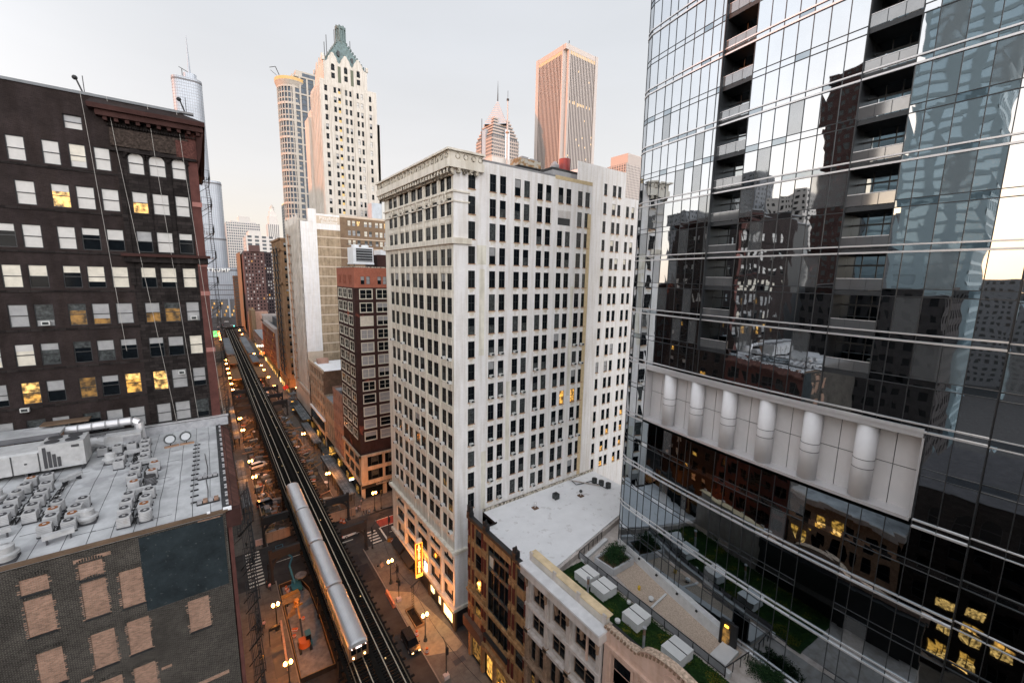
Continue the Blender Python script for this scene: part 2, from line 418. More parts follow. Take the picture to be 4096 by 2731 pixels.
    k = MB(); k.box(32.5, 61.6, 59.6, 88.3, 0, 79.9, F_BLACK); k.box(62.5, 85.6, 63.5, 92, 0, 81.3, F_BLACK); k.build('core', t)
    p = MB()                           # piers and spandrel relief of the west front
    for y in (63.65, 69.35, 75.45, 81.2): p.box(31.52, 31.7, y - .3, y + .3, 4.4, 79.5, CREAM)
    for (a, b) in bays:
        m = (a + b) / 2; p.box(31.6, 31.7, m - .1, m + .1, 16.2, 79.3, CREAM)
        for kk in range(17):
            z = 76.8 - 3.866 * kk; p.box(31.58, 31.72, a, b, z - .16, z - .02, CREAM)
            p.box(31.62, 31.7, a + .3, m - .3, z - 1.05, z - .35, CREAM); p.box(31.62, 31.7, m + .3, b - .3, z - 1.05, z - .35, CREAM)
    p.build('pier', t)
    c = MB()                           # cornice with pierced parapet and brackets
    y0, y1, x0, x1 = 57.9, 90.4, 30.4, 37.2
    ys = lambda a, b, xa, xb, za, zb, m: (c.box(xa, x1, a, b, za, zb, m))
    c.box(30.5, 31.9, 58.0, 90.2, 79.75, 80.9, CREAM); c.box(31.9, 36.9, 58.0, 58.9, 79.75, 80.9, CREAM)
    c.box(30.7, 31.9, 58.2, 90.0, 80.9, 82.1, CREAM); c.box(31.9, 36.7, 58.2, 58.9, 80.9, 82.1, CREAM)
    c.box(30.35, 32, 57.85, 90.4, 82.1, 82.4, CREAM); c.box(32, 37, 57.85, 59, 82.1, 82.4, CREAM)
    n = 20
    for i in range(n):
        y = 58.9 + i * (89.4 - 58.9) / (n - 1)
        c.box(30.64, 30.71, y - .55, y - .47, 80.95, 82.05, CREAM_D); c.box(30.64, 30.71, y + .47, y + .55, 80.95, 82.05, CREAM_D)
        for q in range(8):
            a0, a1 = PI * q / 4, PI * (q + 1) / 4
            c.beam((30.66, y + .33 * math.cos(a0), 81.5 + .42 * math.sin(a0)), (30.66, y + .33 * math.cos(a1), 81.5 + .42 * math.sin(a1)), .1, .1, CREAM_D)
    for x in (32.2, 33.6, 35.0, 36.2):
        for q in range(8):
            a0, a1 = PI * q / 4, PI * (q + 1) / 4
            c.beam((x + .38 * math.cos(a0), 58.16, 81.5 + .42 * math.sin(a0)), (x + .38 * math.cos(a1), 58.16, 81.5 + .42 * math.sin(a1)), .1, .1, CREAM_D)
    c.build('cornice', t)
    d = MB()
    for i in range(30):
        y = 58.6 + i * (89.6 - 58.6) / 29; d.box(30.65, 31.7, y - .24, y + .24, 79.1, 79.76, CREAM_D); d.box(30.6, 30.75, y - .15, y + .15, 79.0, 79.5, CREAM)
    for x in (32.4, 33.5, 34.6, 35.6): d.box(x - .24, x + .24, 58.05, 58.7, 79.1, 79.76, CREAM_D)
    d.box(31.3, 31.7, 58.3, 89.6, 78.75, 79.1, CREAM_D); d.build('bracket_row', t)
    for (za, zb, pr) in ((76.35, 76.6, .25), (74.9, 75.1, .18), (68.6, 69.5, .45), (15.4, 15.95, .7), (4.1, 4.7, .45)):
        l = MB(); l.box(31.7 - pr, 31.75, 58.7 - pr * .7, 89.2, za, zb, CREAM)
        if za > 60: l.box(31.7, 34.6 if pr < .4 else 34.9, 58.7 - pr * .7, 58.75, za, zb, CREAM)
        elif za > 10: l.box(31.7, 34.2, 58.7 - pr * .7, 58.75, za, zb, CREAM)
        else: l.box(31.7, 37, 58.7 - pr * .7, 58.75, za, zb, CREAM)
        l.build('ledge', t)
    for (a, b) in bays:                # oval medallions between the top rows
        m = (a + b) / 2; o = MB()
        for q in range(10):
            a0, a1 = PI * q / 5, PI * (q + 1) / 5
            o.beam((31.45, m + .42 * math.cos(a0), 75.75 + .72 * math.sin(a0)), (31.45, m + .42 * math.cos(a1), 75.75 + .72 * math.sin(a1)), .18, .2, CREAM)
        o.box(31.4, 31.6, m - .9, m - .4, 75.15, 75.4, CREAM_D); o.box(31.4, 31.6, m + .4, m + .9, 75.15, 75.4, CREAM_D); o.build('medallion', t)
    st = MB(); SM = mat('sill_stain_wash', (.72, .67, .58), .8, var=.2, streak=.25); ST2 = mat('sill_rust_wash', (.64, .52, .38), .8, var=.3)
    for w_ in wins:
        if w_[0] == 'S' and rnd.random() < .8:
            y = w_[1] - .003; x0 = w_[3] + rnd.uniform(-.1, .2); x1 = w_[4] + rnd.uniform(-.3, .1); z = w_[5] - .13
            st.face([(x0, y, z), (x1, y, z), (x1 - rnd.uniform(0, .3), y, z - rnd.uniform(.15, .6)), (x0 + rnd.uniform(0, .3), y, z - rnd.uniform(.15, .7))], SM)
            if rnd.random() < .7: st.face([(w_[3] - .05, y - .002, z), (w_[4] + .05, y - .002, z), (w_[4], y - .002, z - rnd.uniform(.06, .16)), (w_[3], y - .002, z - rnd.uniform(.06, .16))], ST2)
    q = st.build('sill_stain', t); q['kind'] = 'stuff'
    place_windows(t, wins)
    s = MB(); s.box(53.42, 56.58, 58.8, 58.95, 74.6, 76, WHITE)      # roller shutter over a wide vent
    for i in range(12): s.box(53.4, 56.6, 58.72, 58.8, 74.6 + i * .12, 74.66 + i * .12, WHITE)
    s.box(53.42, 56.58, 58.9, 59, 73.2, 74.6, F_BLACK); s.build('roller_shutter', t)
    pt = MB(); [pt.box(xa, xb, 58.692, 58.7, za, zb, mat('cream_patched_paint', (.74, .71, .62), .75, var=.12, streak=.2)) for xa, xb, za, zb in ((36.5, 37.5, 50.3, 64.8), (36.0, 37.8, 65.5, 68.6), (42.2, 43.1, 30, 45), (37, 38, 22, 33), (57.3, 58.1, 40, 62))]; pt.build('paint_patch', t); pt = MB(); pt.box(61.2, 62.15, 58.69, 58.7, 20, 76, TAN_P); pt.box(62.21, 62.24, 58.72, 60, 20, 78, TAN_P); pt.build('tan_joint_strip', t)
    # window air conditioners
    acm = MB(); AC = mat('air_conditioner_case', (.60, .60, .58), .5, var=.1); acm.box(-.33, .33, -.55, .1, 0, .42, AC); acm.box(-.28, .28, -.57, -.55, .05, .37, G_GREY)
    a0 = acm.build('air_conditioner'); me = a0.data; bpy.data.objects.remove(a0)
    off = parent_loc(t); cand = [w for w in wins if w[5] < 72 and w[7][0] != 'trip' and w[1] != 63.0]; rnd.shuffle(cand)
    cand.sort(key=lambda w: (w[5] > 52) * rnd.random())
    for w_ in cand[:70]:
        ax, pl, dd, u0, u1, z0, z1, st = w_; o = bpy.data.objects.new('air_conditioner', me); COL.objects.link(o); o.parent = t
        u = (u0 + u1) / 2 + (rnd.choice((-.4, .4)) if ax == 'W' else 0)
        o.location = Vector((u, pl, z0 + .02) if ax == 'S' else (pl, u, z0 + .02)) - off; o.rotation_euler.z = ROT[ax]
    # rooftop plant
    q = MB(); TIN = mat('grey_sheet_metal', (.33, .33, .34), .6, var=.2)
    q.box(56.5, 63.8, 64, 70, 80.5, 84.5, TIN); q.box(63.8, 66.6, 66, 74, 80.5, 85.4, TIN); q.box(42, 53, 61, 66, 80.5, 82.6, TIN); q.build('rooftop_house', t)
    q = MB(); RT = mat('rusty_casing', (.34, .22, .12), .8, var=.5, vs=1.5, spot=(1.2, .5, (.45, .42, .36)))
    for dx, dy in ((0, 0), (5, 0), (0, 2.4), (5, 2.4)): q.box(49.2 + dx, 49.35 + dx, 65.4 + dy, 65.55 + dy, 82.6, 84.2, STEEL_B)
    q.box(48.8, 54.6, 65, 68.2, 84.2, 84.35, STEEL_B); q.box(49, 54.4, 65.2, 68, 84.35, 85.7, RT); q.box(50, 51.6, 65.6, 67.4, 85.7, 86.2, TIN); q.box(52.2, 53.8, 65.6, 67.4, 85.7, 86.1, TIN); q.build('cooling_unit', t)
    q = MB(); q.cyl(61.4, 66, 85.1, 87.6, 1.15, mat('red_tank', (.30, .045, .04), .5, var=.15), 20); q.build('red_flue', t)
    q = MB(); q.box(56.6, 63.9, 64.4, 68, 84.6, 85.1, STEEL_B); q.lathe(58.7, 66, [(85.1, .6), (85.5, .9), (86, .9), (86.4, .5), (86.7, .3)], TIN, 14); q.build('vent_cowl', t)
    q = MB(); q.cyl(37.9, 60.5, 80.5, 88.6, .05, STEEL_B, 6); q.build('antenna', t)
    # ground floor
    g = MB(); DK = mat('dark_granite', (.02, .02, .023), .35, var=.2)
    g.box(31.9, 62, 58.9, 88.6, .15, 4.4, DK)
    for y in (59.0, 63.6, 69.3, 75.4, 81.2, 86.8): g.box(31.6, 32, y - .45, y + .45, .15, 4.1, mat('bronze_pier', (.10, .06, .03), .5, var=.3))
    g.box(31.55, 32, 58.8, 75, 3.2, 4.1, mat('bronze_fascia', (.14, .085, .04), .5, var=.3)); g.build('ground_floor', t)
    for y0, y1, z0, z1 in ((59.6, 61.0, 1.0, 3.1), (61.3, 63.0, .9, 3.1), (64.3, 65.1, 1.4, 3.1), (67.4, 68.6, 1.6, 3.1)):
        g = MB(); g.box(31.7, 31.95, y0, y1, z0, z1, LIT_S); g.build('shop_window', t)
    g = MB()                            # awnings by the corner
    for y0, y1 in ((75.8, 80.8), (81.6, 86.5)):
        g.face([(31.7, y0, 3.9), (31.7, y1, 3.9), (30.2, y1, 2.6), (30.2, y0, 2.6)], STEEL_B); g.face([(30.2, y0, 2.6), (30.2, y1, 2.6), (30.2, y1, 2.2), (30.2, y0, 2.2)], STEEL_B)
        g.face([(31.7, y0, 3.9), (30.2, y0, 2.6), (30.2, y0, 2.2), (31.7, y0, 2.2)], STEEL_B)
    g.build('awning', t)
    g = MB(); g.box(31.5, 31.62, 69.9, 72.2 - 1.0, 4.9, 6.6, mat('blue_screen', (.1, .1, .1), .3, var=0, emis=(.55, .78, 1.), es=2.6)); g.build('lit_screen', t)
    # blade sign
    s = thing('blade_sign', 'tall glowing orange vertical sign of stacked letters on the white building', 'sign', (31.6, 71.9, 3))
    OR = mat('sign_tube', (.3, .08, .01), .4, var=0, emis=(1., .30, .02), es=5); BR = mat('sign_face', (.09, .022, .006), .5, var=.1, emis=(1., .16, .01), es=.35)
    b = MB(); b.box(29.9, 31.4, 71.7, 72.1, 3.0, 10.6, BR); b.box(30.05, 31.25, 71.6, 72.2, 10.6, 11.3, CREAM); b.box(29.9, 31.4, 71.69, 71.74, 3.0, 3.75, mat('sign_foot', (.3, .2, .02), .4, var=0, emis=(1., .6, .08), es=1.8)); b.build('sign_box', s)
    b = MB()
    for x in (29.93, 31.33): b.box(x - .04, x + .04, 71.62, 71.69, 3.8, 10.5, OR)
    b.box(29.9, 31.36, 71.62, 71.69, 10.44, 10.52, OR); b.build('neon_border', s)
    b = MB(); b.box(31.4, 31.7, 71.8, 72.0, 5, 5.2, STEEL_B); b.box(31.4, 31.7, 71.8, 72.0, 9, 9.2, STEEL_B); b.build('bracket', s)
    LT = mat('sign_letters', (.5, .4, .1), .4, var=0, emis=(1., .66, .14), es=6)
    for i, ch in enumerate('JEWELERS CENTER'):
        if ch != ' ': text(ch, 'letter', s, (30.65, 71.66, 9.95 - i * .42), (PI / 2, 0, 0), .44, LT, .02, 1.7)
    L = bpy.data.lights.new('sign_glow', 'POINT'); L.energy = 420; L.color = (1., .32, .04); L.shadow_soft_size = .5; lo = bpy.data.objects.new('sign_glow', L); COL.objects.link(lo); lo.parent = s; lo.location = (-1.0, -1.0, 4)
white_building()
# ------------------------------------------------------------------ buildings north along the east side of the street
def block(mb, x0, x1, y0, y1, z0, z1, m, mt=None):
    mb.box(x0, x1, y0, y1, z0, z1, m)
    if mt: mb.face([(x0, y0, z1 + .01), (x1, y0, z1 + .01), (x1, y1, z1 + .01), (x0, y1, z1 + .01)], mt)
RED = mat('red_brick', (.36, .11, .065), .85, var=.15, brick=(.22, .075, .008, (.30, .16, .12), .15), bump=.2)
DBR = mat('soot_dark_brick', (.042, .020, .018), .85, var=.3, vs=.35, brick=(.22, .075, .008, (.06, .035, .03), .2), spot=(.18, .66, (.28, .08, .05)), bump=.2)
STONE = mat('tan_limestone', (.46, .37, .28), .8, var=.15, streak=.25, bump=.3)
WR = mat('white_membrane', (.80, .80, .81), .7, var=.06, vs=.4, spot=(.9, .60, (.66, .65, .65)))
def red_building():
    t = thing('office_building', 'narrow dark brown brick building with bright red top storey and cream framed windows', 'building', (31.7, 113.3, 0))
    w = MB(); wins = []; rs = []; rw = []
    fl = [(57.15, 59.6)] + [(57.15 - 3.62 * k, 59.6 - 3.62 * k) for k in range(1, 12)]
    for i, (za, zb) in enumerate(fl):
        for a in (33.05, 37.55, 42.05, 46.5):
            rs.append((a, a + 3.25, za, zb)); x = rnd.random()
            um = BLIND3 if (x < .3 and i < 3) else BLIND2 if x < .55 else G_DARK; lm = um if x < .4 else G_DARK
            wins.append(('S', 113.3, .1, a, a + 3.25, za, zb, ('pair' if i < 8 else 'dh', F_WHITE, um, lm, None, 0)))
        for a in (115.7, 121., 126.):
            rw.append((a, a + 3.9, za, zb)); wins.append(('W', 31.7, .1, a, a + 3.9, za, zb, ('pair', F_WHITE, G_GREY if rnd.random() < .3 else G_DARK, G_DARK, None, 0)))
    for a in (33.4, 34.9, 37.9, 39.4, 42.6, 44.1): rs.append((a, a + 1, 61.0, 63.1)); wins.append(('S', 113.3, .2, a, a + 1, 61., 63.1, ('dh', F_BLACK, BLIND2, BLIND2 if rnd.random() < .5 else G_DARK, None, 0)))
    for a in (115.9, 117.6, 121.4, 122.9, 126.7, 128.1): rw.append((a, a + .9, 61.0, 63.4)); wins.append(('W', 31.7, .2, a, a + .9, 61., 63.4, ('flat', F_BLACK, G_DARK, G_DARK, None, 0)))
    wall(w, 'S', 113.3, 31.7, 52, 13.2, 60.1, [r for r in rs if r[2] < 60], DBR, .22)
    wall(w, 'W', 31.7, 113.3, 131, 13.2, 60.1, [r for r in rw if r[2] < 60], DBR, .22)
    wall(w, 'S', 113.3, 31.7, 52, 60.1, 65.5, [r for r in rs if r[2] > 60], RED, .22)
    wall(w, 'W', 31.7, 113.3, 131, 60.1, 65.5, [r for r in rw if r[2] > 60], RED, .22)
    w.face([(31.7, 131, 13), (52, 131, 13), (52, 131, 65.5), (31.7, 131, 65.5)], DBR); w.build('wall', t)
    c = MB(); c.box(32.3, 51.5, 114, 130.6, 0, 64.6, F_BLACK); c.box(31.8, 52, 113.4, 131, 64.7, 65.0, ROOF_G); c.build('roof', t)
    c = MB(); c.box(31.6, 52, 113.2, 113.35, 65.4, 65.65, CREAM_D); c.box(31.6, 31.8, 113.2, 131, 65.4, 65.65, CREAM_D); c.build('coping', t)
    s = MB(); r1, r2 = [], []
    for a in (33.4, 38.4, 43.4):
        for z in (5.4, 9.5): r1.append((a, a + 4.3, z, z + 3.0)); wins.append(('S', 113.1, .3, a, a + 4.3, z, z + 3., ('trip', F_BLACK, G_GREY, G_DARK, None, 0)))
    for a in (114.6, 120., 125.3):
        for z in (5.4, 9.5): r2.append((a, a + 4.6, z, z + 3.0)); wins.append(('W', 31.5, .3, a, a + 4.6, z, z + 3., ('trip', F_BLACK, G_GREY, G_DARK, None, 0)))
    wall(s, 'S', 113.1, 31.5, 52, 4.6, 13.3, r1, STONE, .35); wall(s, 'W', 31.5, 113.1, 131, 4.6, 13.3, r2, STONE, .35)
    s.box(31.0, 52, 112.6, 113.1, 12.7, 13.4, STONE); s.box(31.0, 31.5, 112.6, 131, 12.7, 13.4, STONE); s.box(31.3, 52, 112.9, 113.1, 4.3, 4.9, STONE); s.box(31.3, 31.5, 112.9, 131, 4.3, 4.9, STONE); s.build('stone_base', t)
    g = MB(); g.box(32, 52, 113.8, 131, 0.1, 4.4, G_DARK); g.box(31.5, 52, 113.1, 113.4, 3.2, 4.4, STEEL_B)
    for x, y in ((31.9, 113.5), (38.1, 113.4), (43.2, 113.4)): g.box(x - .45, x + .6, y - .3, y + .3, .1, 4.2, STONE)
    g.build('shop_front', t)
    text('CHICAGO LANDMARK', 'lettering', t, (39.4, 112.98, 3.55), (PI / 2, 0, 0), .75, F_WHITE, .03)
    q = MB(); TW = mat('cooling_tower_white', (.72, .73, .74), .5, var=.08)
    for x in (33.3, 38.3):
        for y in (118.3, 123.4): q.box(x - .1, x + .1, y - .1, y + .1, 65, 66.4, STEEL_B)
    q.box(33, 38.7, 118, 123.7, 66.4, 66.8, TW); q.box(33.1, 38.6, 118.2, 123.6, 66.8, 71.0, TW); q.box(33.9, 38.3, 118.1, 118.2, 67.1, 70.6, F_BLACK)
    for i in range(5): q.box(33.9, 38.3, 118.02, 118.1, 67.3 + i * .7, 67.38 + i * .7, TW)
    for x in (34.5, 37.2): q.cyl(x, 121, 71, 71.7, 1.0, TW, 14)
    q.tube([(33, 118, 71.9), (38.7, 118, 71.9), (38.7, 123.7, 71.9), (33, 123.7, 71.9), (33, 118, 71.9)], .05, STEEL_B, 4); q.build('cooling_tower', t)
    q = MB(); q.box(40, 52, 119, 130, 65, 69.2, DBR); q.box(43, 48.6, 118.95, 119, 65.6, 67.4, F_BLACK); q.box(42, 52, 122, 128, 69.2, 70.8, TW); q.build('penthouse', t)
    place_windows(t, wins)
    s = thing('shop_sign', 'small glowing red white and blue projecting shop sign on the dark storefront', 'sign', (31, 121, 3.4))
    b = MB(); b.box(30.2, 31.5, 120.9, 121.1, 3.0, 3.5, mat('sign_white', (.3, .3, .3), .4, var=0, emis=(.9, .95, 1), es=4)); b.box(30.2, 31.5, 120.88, 121.12, 3.5, 3.8, OR_()); b.build('lit_panel', s)
def OR_(): return mat('sign_tube', (.3, .08, .01), .4, var=0, emis=(1., .30, .02), es=5)
red_building()

def simple_front(t, x, y0, y1, z0, z1, cols, rows, wm, st, gap=.35, hh=.6, depth=.3, sill=None, side=None, xb=52, sidemat=None, styl=None):
    w = MB(); rr = []; wins = []
    p = (y1 - y0) / cols; f = (z1 - z0) / rows
    for c in range(cols):
        for r in range(rows):
            a = y0 + p * (c + gap / 2); b = y0 + p * (c + 1 - gap / 2); za = z0 + f * (r + .2); zb = za + f * hh
            rr.append((a, b, za, zb)); wins.append(('W', x, depth, a, b, za, zb, styl(c, r) if styl else st))
    wall(w, 'W', x, y0, y1, z0, z1, rr, wm, depth + .03)
    sm = sidemat or wm
    w.face([(x, y0, z0), (xb, y0, z0), (xb, y0, z1), (x, y0, z1)], sm); w.face([(x, y1, z0), (xb, y1, z0), (xb, y1, z1), (x, y1, z1)], sm)
    w.build('wall', t)
    c = MB(); c.box(x + .6, xb, y0 + .3, y1 - .3, 0, z1 - .8, F_BLACK); c.build('core', t)
    place_windows(t, wins)
PINK = mat('pinkish_brick', (.42, .24, .18), .85, var=.2, brick=(.22, .075, .008, (.4, .28, .22), .12))
BRN = mat('dark_side_brick', (.14, .085, .055), .9, var=.3, brick=(.22, .075, .008, (.17, .12, .09), .2))
def mid_rows():
    t = thing('brick_building', 'five storey pinkish brick building wedged between dark brick tower and stone building', 'building', (31.7, 131, 0))
    simple_front(t, 31.7, 131.1, 143.2, 5.5, 26.6, 5, 5, PINK, ('dh', F_BLACK, G_GREY, G_DARK, RUST, 0), .5, .55)
    r = MB(); block(r, 32, 52, 131.2, 143, 25.5, 25.9, ROOF_G); r.box(32, 35, 135, 137, 25.9, 27, ROOF_G); r.build('roof', t)
    g = MB(); g.box(31.75, 33, 131.1, 143.2, .1, 5.5, G_DARK); g.box(31.2, 31.7, 131.1, 143.2, 4.6, 5.4, STONE); g.build('shop_front', t)
    t = thing('stone_building', 'low stone front with narrow arched windows beside the pinkish brick building', 'building', (31.7, 143.2, 0))
    simple_front(t, 31.7, 143.3, 156.3, 5, 20.5, 5, 2, STONE, ('arch', F_BLACK, G_DARK, G_DARK, STONE), .45, .7)
    r = MB(); block(r, 32, 52, 143.3, 156.3, 19.4, 19.8, ROOF_G); r.cyl(34, 149, 19.8, 21.4, .8, G_GREY); r.box(36, 38, 150, 153, 19.8, 21.5, WR); r.build('roof', t)
    g = MB(); g.box(31.75, 33, 143.3, 156.3, .1, 5, G_DARK); g.build('shop_front', t)
    t = thing('stone_building', 'cream stone building with pillared windows, white ledge and white roof beside dark brick', 'building', (31.7, 156.4, 0))
    simple_front(t, 31.7, 156.6, 181, 11, 28.2, 6, 4, STONE, ('dh', F_BLACK, G_DARK, G_DARK, None, 0), .34, .72, .5, xb=54, sidemat=BRN)
    r = MB(); r.box(32.3, 54, 156.9, 181, 27.4, 28.0, WR); r.box(31.4, 32, 156.5, 181, 28.2, 29.4, STONE); r.box(32, 54, 156.5, 157, 28.2, 28.9, BRN); r.box(34, 38, 176, 179, 28, 29.8, PINK); r.build('roof', t)
    g = MB(); g.box(31.0, 31.7, 156.5, 181, 10.3, 10.9, WR); g.build('ledge', t)
    g = MB(); g.box(31.8, 33, 156.6, 181, .1, 10.3, G_DARK); g.box(31.6, 32, 156.6, 158, .1, 10.3, STONE); g.box(31.55, 31.8, 156.6, 181, 4.2, 5.2, STONE); g.build('shop_front', t)
    g = MB(); g.box(47.3, 49, 156.45, 156.6, 24.5, 26.4, BLIND2); g.build('side_window', t)
mid_rows()

PW = mat('pale_terracotta', (.56, .52, .465), .65, var=.05, streak=.2)
PWH = mat('white_painted_wall', (.74, .725, .715), .7, var=.07, streak=.08, tile=(9., 8., .06, (.66, .64, .62), .01))
TANB = mat('tan_common_brick', (.37, .285, .195), .9, var=.25, vs=.5, streak=.3, spot=(3, .62, (.45, .36, .26)))
TANC = mat('pale_band', (.56, .46, .36), .85, var=.12)
BRB = mat('brown_window_brick', (.19, .13, .085), .9, var=.2)
def pitt():
    t = thing('office_tower', 'pale stone skyscraper with steep green gabled roof rising from a tan and white slab base', 'building', (31.7, 183.2, 0))
    w = MB(); wins = []; rs = []
    w.box(31.7, 37.6, 183.2, 184, 32, 83.9, PWH); w.box(31.7, 37.6, 183.19, 184, 22, 32, TANC)
    w.box(34.7, 37.6, 183.1, 185.5, 83.9, 88.9, PWH)
    w.box(37.6, 46.5, 183.3, 184, 22, 87.2, TANB); w.box(37.6, 46.5, 183.22, 184, 81.2, 83.5, PWH); w.box(37.6, 46.5, 183.24, 184, 86.5, 87.3, PWH); w.box(37.6, 46.5, 183.26, 184, 83.5, 86.5, TANC)
    for k in range(15): w.box(37.6, 47 if k < 3 else 46.5, 183.24, 183.4, 78.1 - 3.93 * k, 78.55 - 3.93 * k, TANC)
    for a, b in ((49.6, 50.8), (51.45, 52.65), (53.3, 54.6), (56.3, 57.6), (58.3, 59.5), (61., 62.3), (62.9, 64.2), (64.8, 66)):
        for k in range(6):
            z = 83.5 - 3.93 * k; rs.append((a, b, z, z + 2.2)); x = rnd.random()
            um = LIT_W if x < .08 else BLIND3 if x < .6 else BLIND2 if x < .8 else G_GREY; wins.append(('S', 183.2, .2, a, b, z, z + 2.2, ('grid', F_BLACK, um, um if x < .5 else BLIND2, None, 0)))
    wall(w, 'S', 183.2, 46.5, 67, 50, 87.4, rs, BRB, .3); w.box(46.6, 67, 183.15, 183.3, 86.7, 87.5, TANC)
    for k in range(3): w.box(46.6, 67, 183.16, 183.25, 78.1 - 3.93 * k, 78.45 - 3.93 * k, TANC)
    w.box(47.5, 67, 184, 190, 20, 87, BRN)
    # west front, tall piers
    rw = []
    ycols = [184.2, 186.2] + [188.4 + i * 3.3 for i in range(9)]
    for y in ycols:
        for k in range(18):
            z = 79.2 - 3.93 * k; a, b = y, y + 1.1; rw.append((a, b, z, z + 2.3)); wins.append(('W', 31.7, .25, a, b, z, z + 2.3, ('flat', F_BLACK, G_DARK if rnd.random() < .8 else G_GREY, G_DARK, None, 0)))
            if y > 188 and y < 214: rw.append((a + 1.4, b + 1.4, z, z + 2.3)); wins.append(('W', 31.7, .25, a + 1.4, b + 1.4, z, z + 2.3, ('flat', F_BLACK, G_DARK, G_DARK, None, 0)))
    wall(w, 'W', 31.7, 183.2, 217.5, 4.5, 84, rw, PW, .3)
    for i in range(10): w.box(31.3, 31.7, 187.7 + i * 3.3, 188.25 + i * 3.3, 16, 86.5 + (i % 2), PW)
    w.box(31.2, 31.7, 183.2, 217.7, 14, 15.2, PW); w.build('wall', t)
    c = MB(); c.box(32.4, 66, 184.2, 217, 0, 83.2, F_BLACK); c.box(32, 67, 184, 217.4, 83.2, 83.6, ROOF_G); c.box(62, 66.5, 190, 196, 83.6, 95, mat('zinc_box', (.42, .46, .50), .5, var=.15)); c.build('roof', t)
    for y in (206.3,):
        for k in range(17):
            b = MB(); z = 79.3 - 3.93 * k; b.box(30.4, 31.7, y - 1.8, y + 1.8, z, z + .12, RUST); b.box(30.4, 30.48, y - 1.8, y + 1.8, z, z + .9, RUST)
            b.beam((30.6, y + 1.4, z), (30.6, y - 1.2, z - 3.9), .5, .08, RUST); b.build('escape_balcony', t)
    g = MB(); g.box(31.65, 33, 183.4, 217, .1, 4.5, G_DARK); g.build('shop_front', t)
    SG = mat('painted_sign_white', (.74, .70, .64), .8, var=.1)
    for s, z, x in (('Pittsfield', 85.0, 42.1), ('Building', 83.65, 42.4)): text(s, 'painted_lettering', t, (x, 183.2, z), (PI / 2, 0, 0), 1.75, SG, .02, 1.15)
    place_windows(t, wins, 90)
    # tower shaft
    w = MB(); rs = []; wins = []
    X = [(46.9, 48.1), (50.6, 51.7), (52.4, 53.5), (55.3, 56.3), (57.1, 58.1), (60.2, 61.2), (62., 63.), (65.6, 66.7)]
    for i, (a, b) in enumerate(X):
        for k in range(15):
            z = 140.2 - 3.84 * k; x = rnd.random()
            if i == 2: um, lm = G_DARK, LIT_C()
            elif i == 3: um, lm = G_GREY, G_GREY
            elif x < .2: um, lm = BLIND2, G_DARK
            elif i > 4 and x < .5: um, lm = BLIND, BLIND
            else: um, lm = G_DARK, G_DARK
            rs.append((a, b, z, z + 2.3)); wins.append(('S', 200, .25, a, b, z, z + 2.3, ('dh', F_BLACK, um, lm, None, 0)))
    wall(w, 'S', 200, 45.2, 69, 83.5, 144.7, rs, PW, .3)
    for a in (49.2, 54.0, 58.7, 63.8): w.box(a, a + 1.0, 199.7, 200, 83.5, 143.4, PW)
    w.box(69, 70.5, 201, 222, 83.5, 131.7, PW); w.box(67.5, 70.4, 201, 225, 83.5, 131.7, PW)
    rw = []
    for y in (202, 204.6, 207.4, 210.2, 213, 215.4):
        for k in range(15): z = 140.2 - 3.84 * k; rw.append((y, y + .9, z, z + 2.3)); wins.append(('W', 45.2, .25, y, y + .9, z, z + 2.3, ('flat', F_BLACK, G_DARK, G_DARK, None, 0)))
    wall(w, 'W', 45.2, 200, 218, 83.5, 144.7, rw, PW, .3)
    for y in (200.6, 203.4, 206.2, 209.1, 212, 214.6, 217): w.box(44.9, 45.2, y, y + .7, 83.5, 143.5, PW)
    w.box(43.6, 45.2, 218, 226, 83.5, 134, PW); w.box(45.3, 69, 218, 226, 83.5, 138, PW); w.box(46, 68.5, 200.5, 218, 143.2, 143.6, ROOF_G)
    # crown block with gables
    def gable(ax, pl, c, hw, zt):
        P = W_(ax, pl); n = []
        for s_ in (-1, 1):
            pass
        prof = [(-hw, 152.5), (-hw * .75, 153.3), (-hw * .62, 154.6), (-hw * .3, 155.6), (-hw * .16, zt), (hw * .16, zt), (hw * .3, 155.6), (hw * .62, 154.6), (hw * .75, 153.3), (hw, 152.5)]
        f = [P(c + u, z, 0) for u, z in prof]; b = [P(c + u, z, .8) for u, z in prof]
        w.face(f, PW); w.face(b[::-1], PW)
        for q in range(len(f) - 1): w.face([f[q], f[q + 1], b[q + 1], b[q]], PW)
    cr = []
    for c_ in (50.9, 56.2, 61.5):
        cr += [(c_ - .75, c_ + .75, 149.3, 152.0), (c_ - .75, c_ + .75, 146.2, 148.4)]
        wins += [('S', 200.8, .25, c_ - .75, c_ + .75, 149.3, 152.0, ('arch', F_BLACK, G_DARK, G_DARK, PW)), ('S', 200.8, .25, c_ - .75, c_ + .75, 146.2, 148.4, ('dh', F_BLACK, G_DARK, G_DARK, None, 0))]
    wall(w, 'S', 200.8, 47.2, 65.3, 143.4, 152.5, cr, PW, .3); w.box(47.2, 65.3, 201.15, 217, 143.4, 152.5, PW)
    for c_ in (50.9, 56.2, 61.5): gable('S', 200.8, c_, 2.6, 156.4)
    for c_ in (203.8, 208.8, 213.8): gable('W', 47.2, c_, 2.4, 156.2)
    for x, y in ((47.2, 200.8), (65.3, 200.8), (47.2, 217), (65.3, 217)): w.box(x - .5, x + .5, y - .3, y + .7, 152.5, 154.2, PW)
    for c_ in (53.5, 58.8): w.box(c_ - .6, c_ + .6, 200.7, 200.85, 145, 151.5, mat('green_bronze_panel', (.10, .11, .07), .6, var=.2))
    w.build('tower_shaft', t)
    place_windows(t, wins, 10, 'tower_window')
    CU = mat('green_copper', (.13, .18, .18), .7, var=.3, vs=1.2, streak=.35)
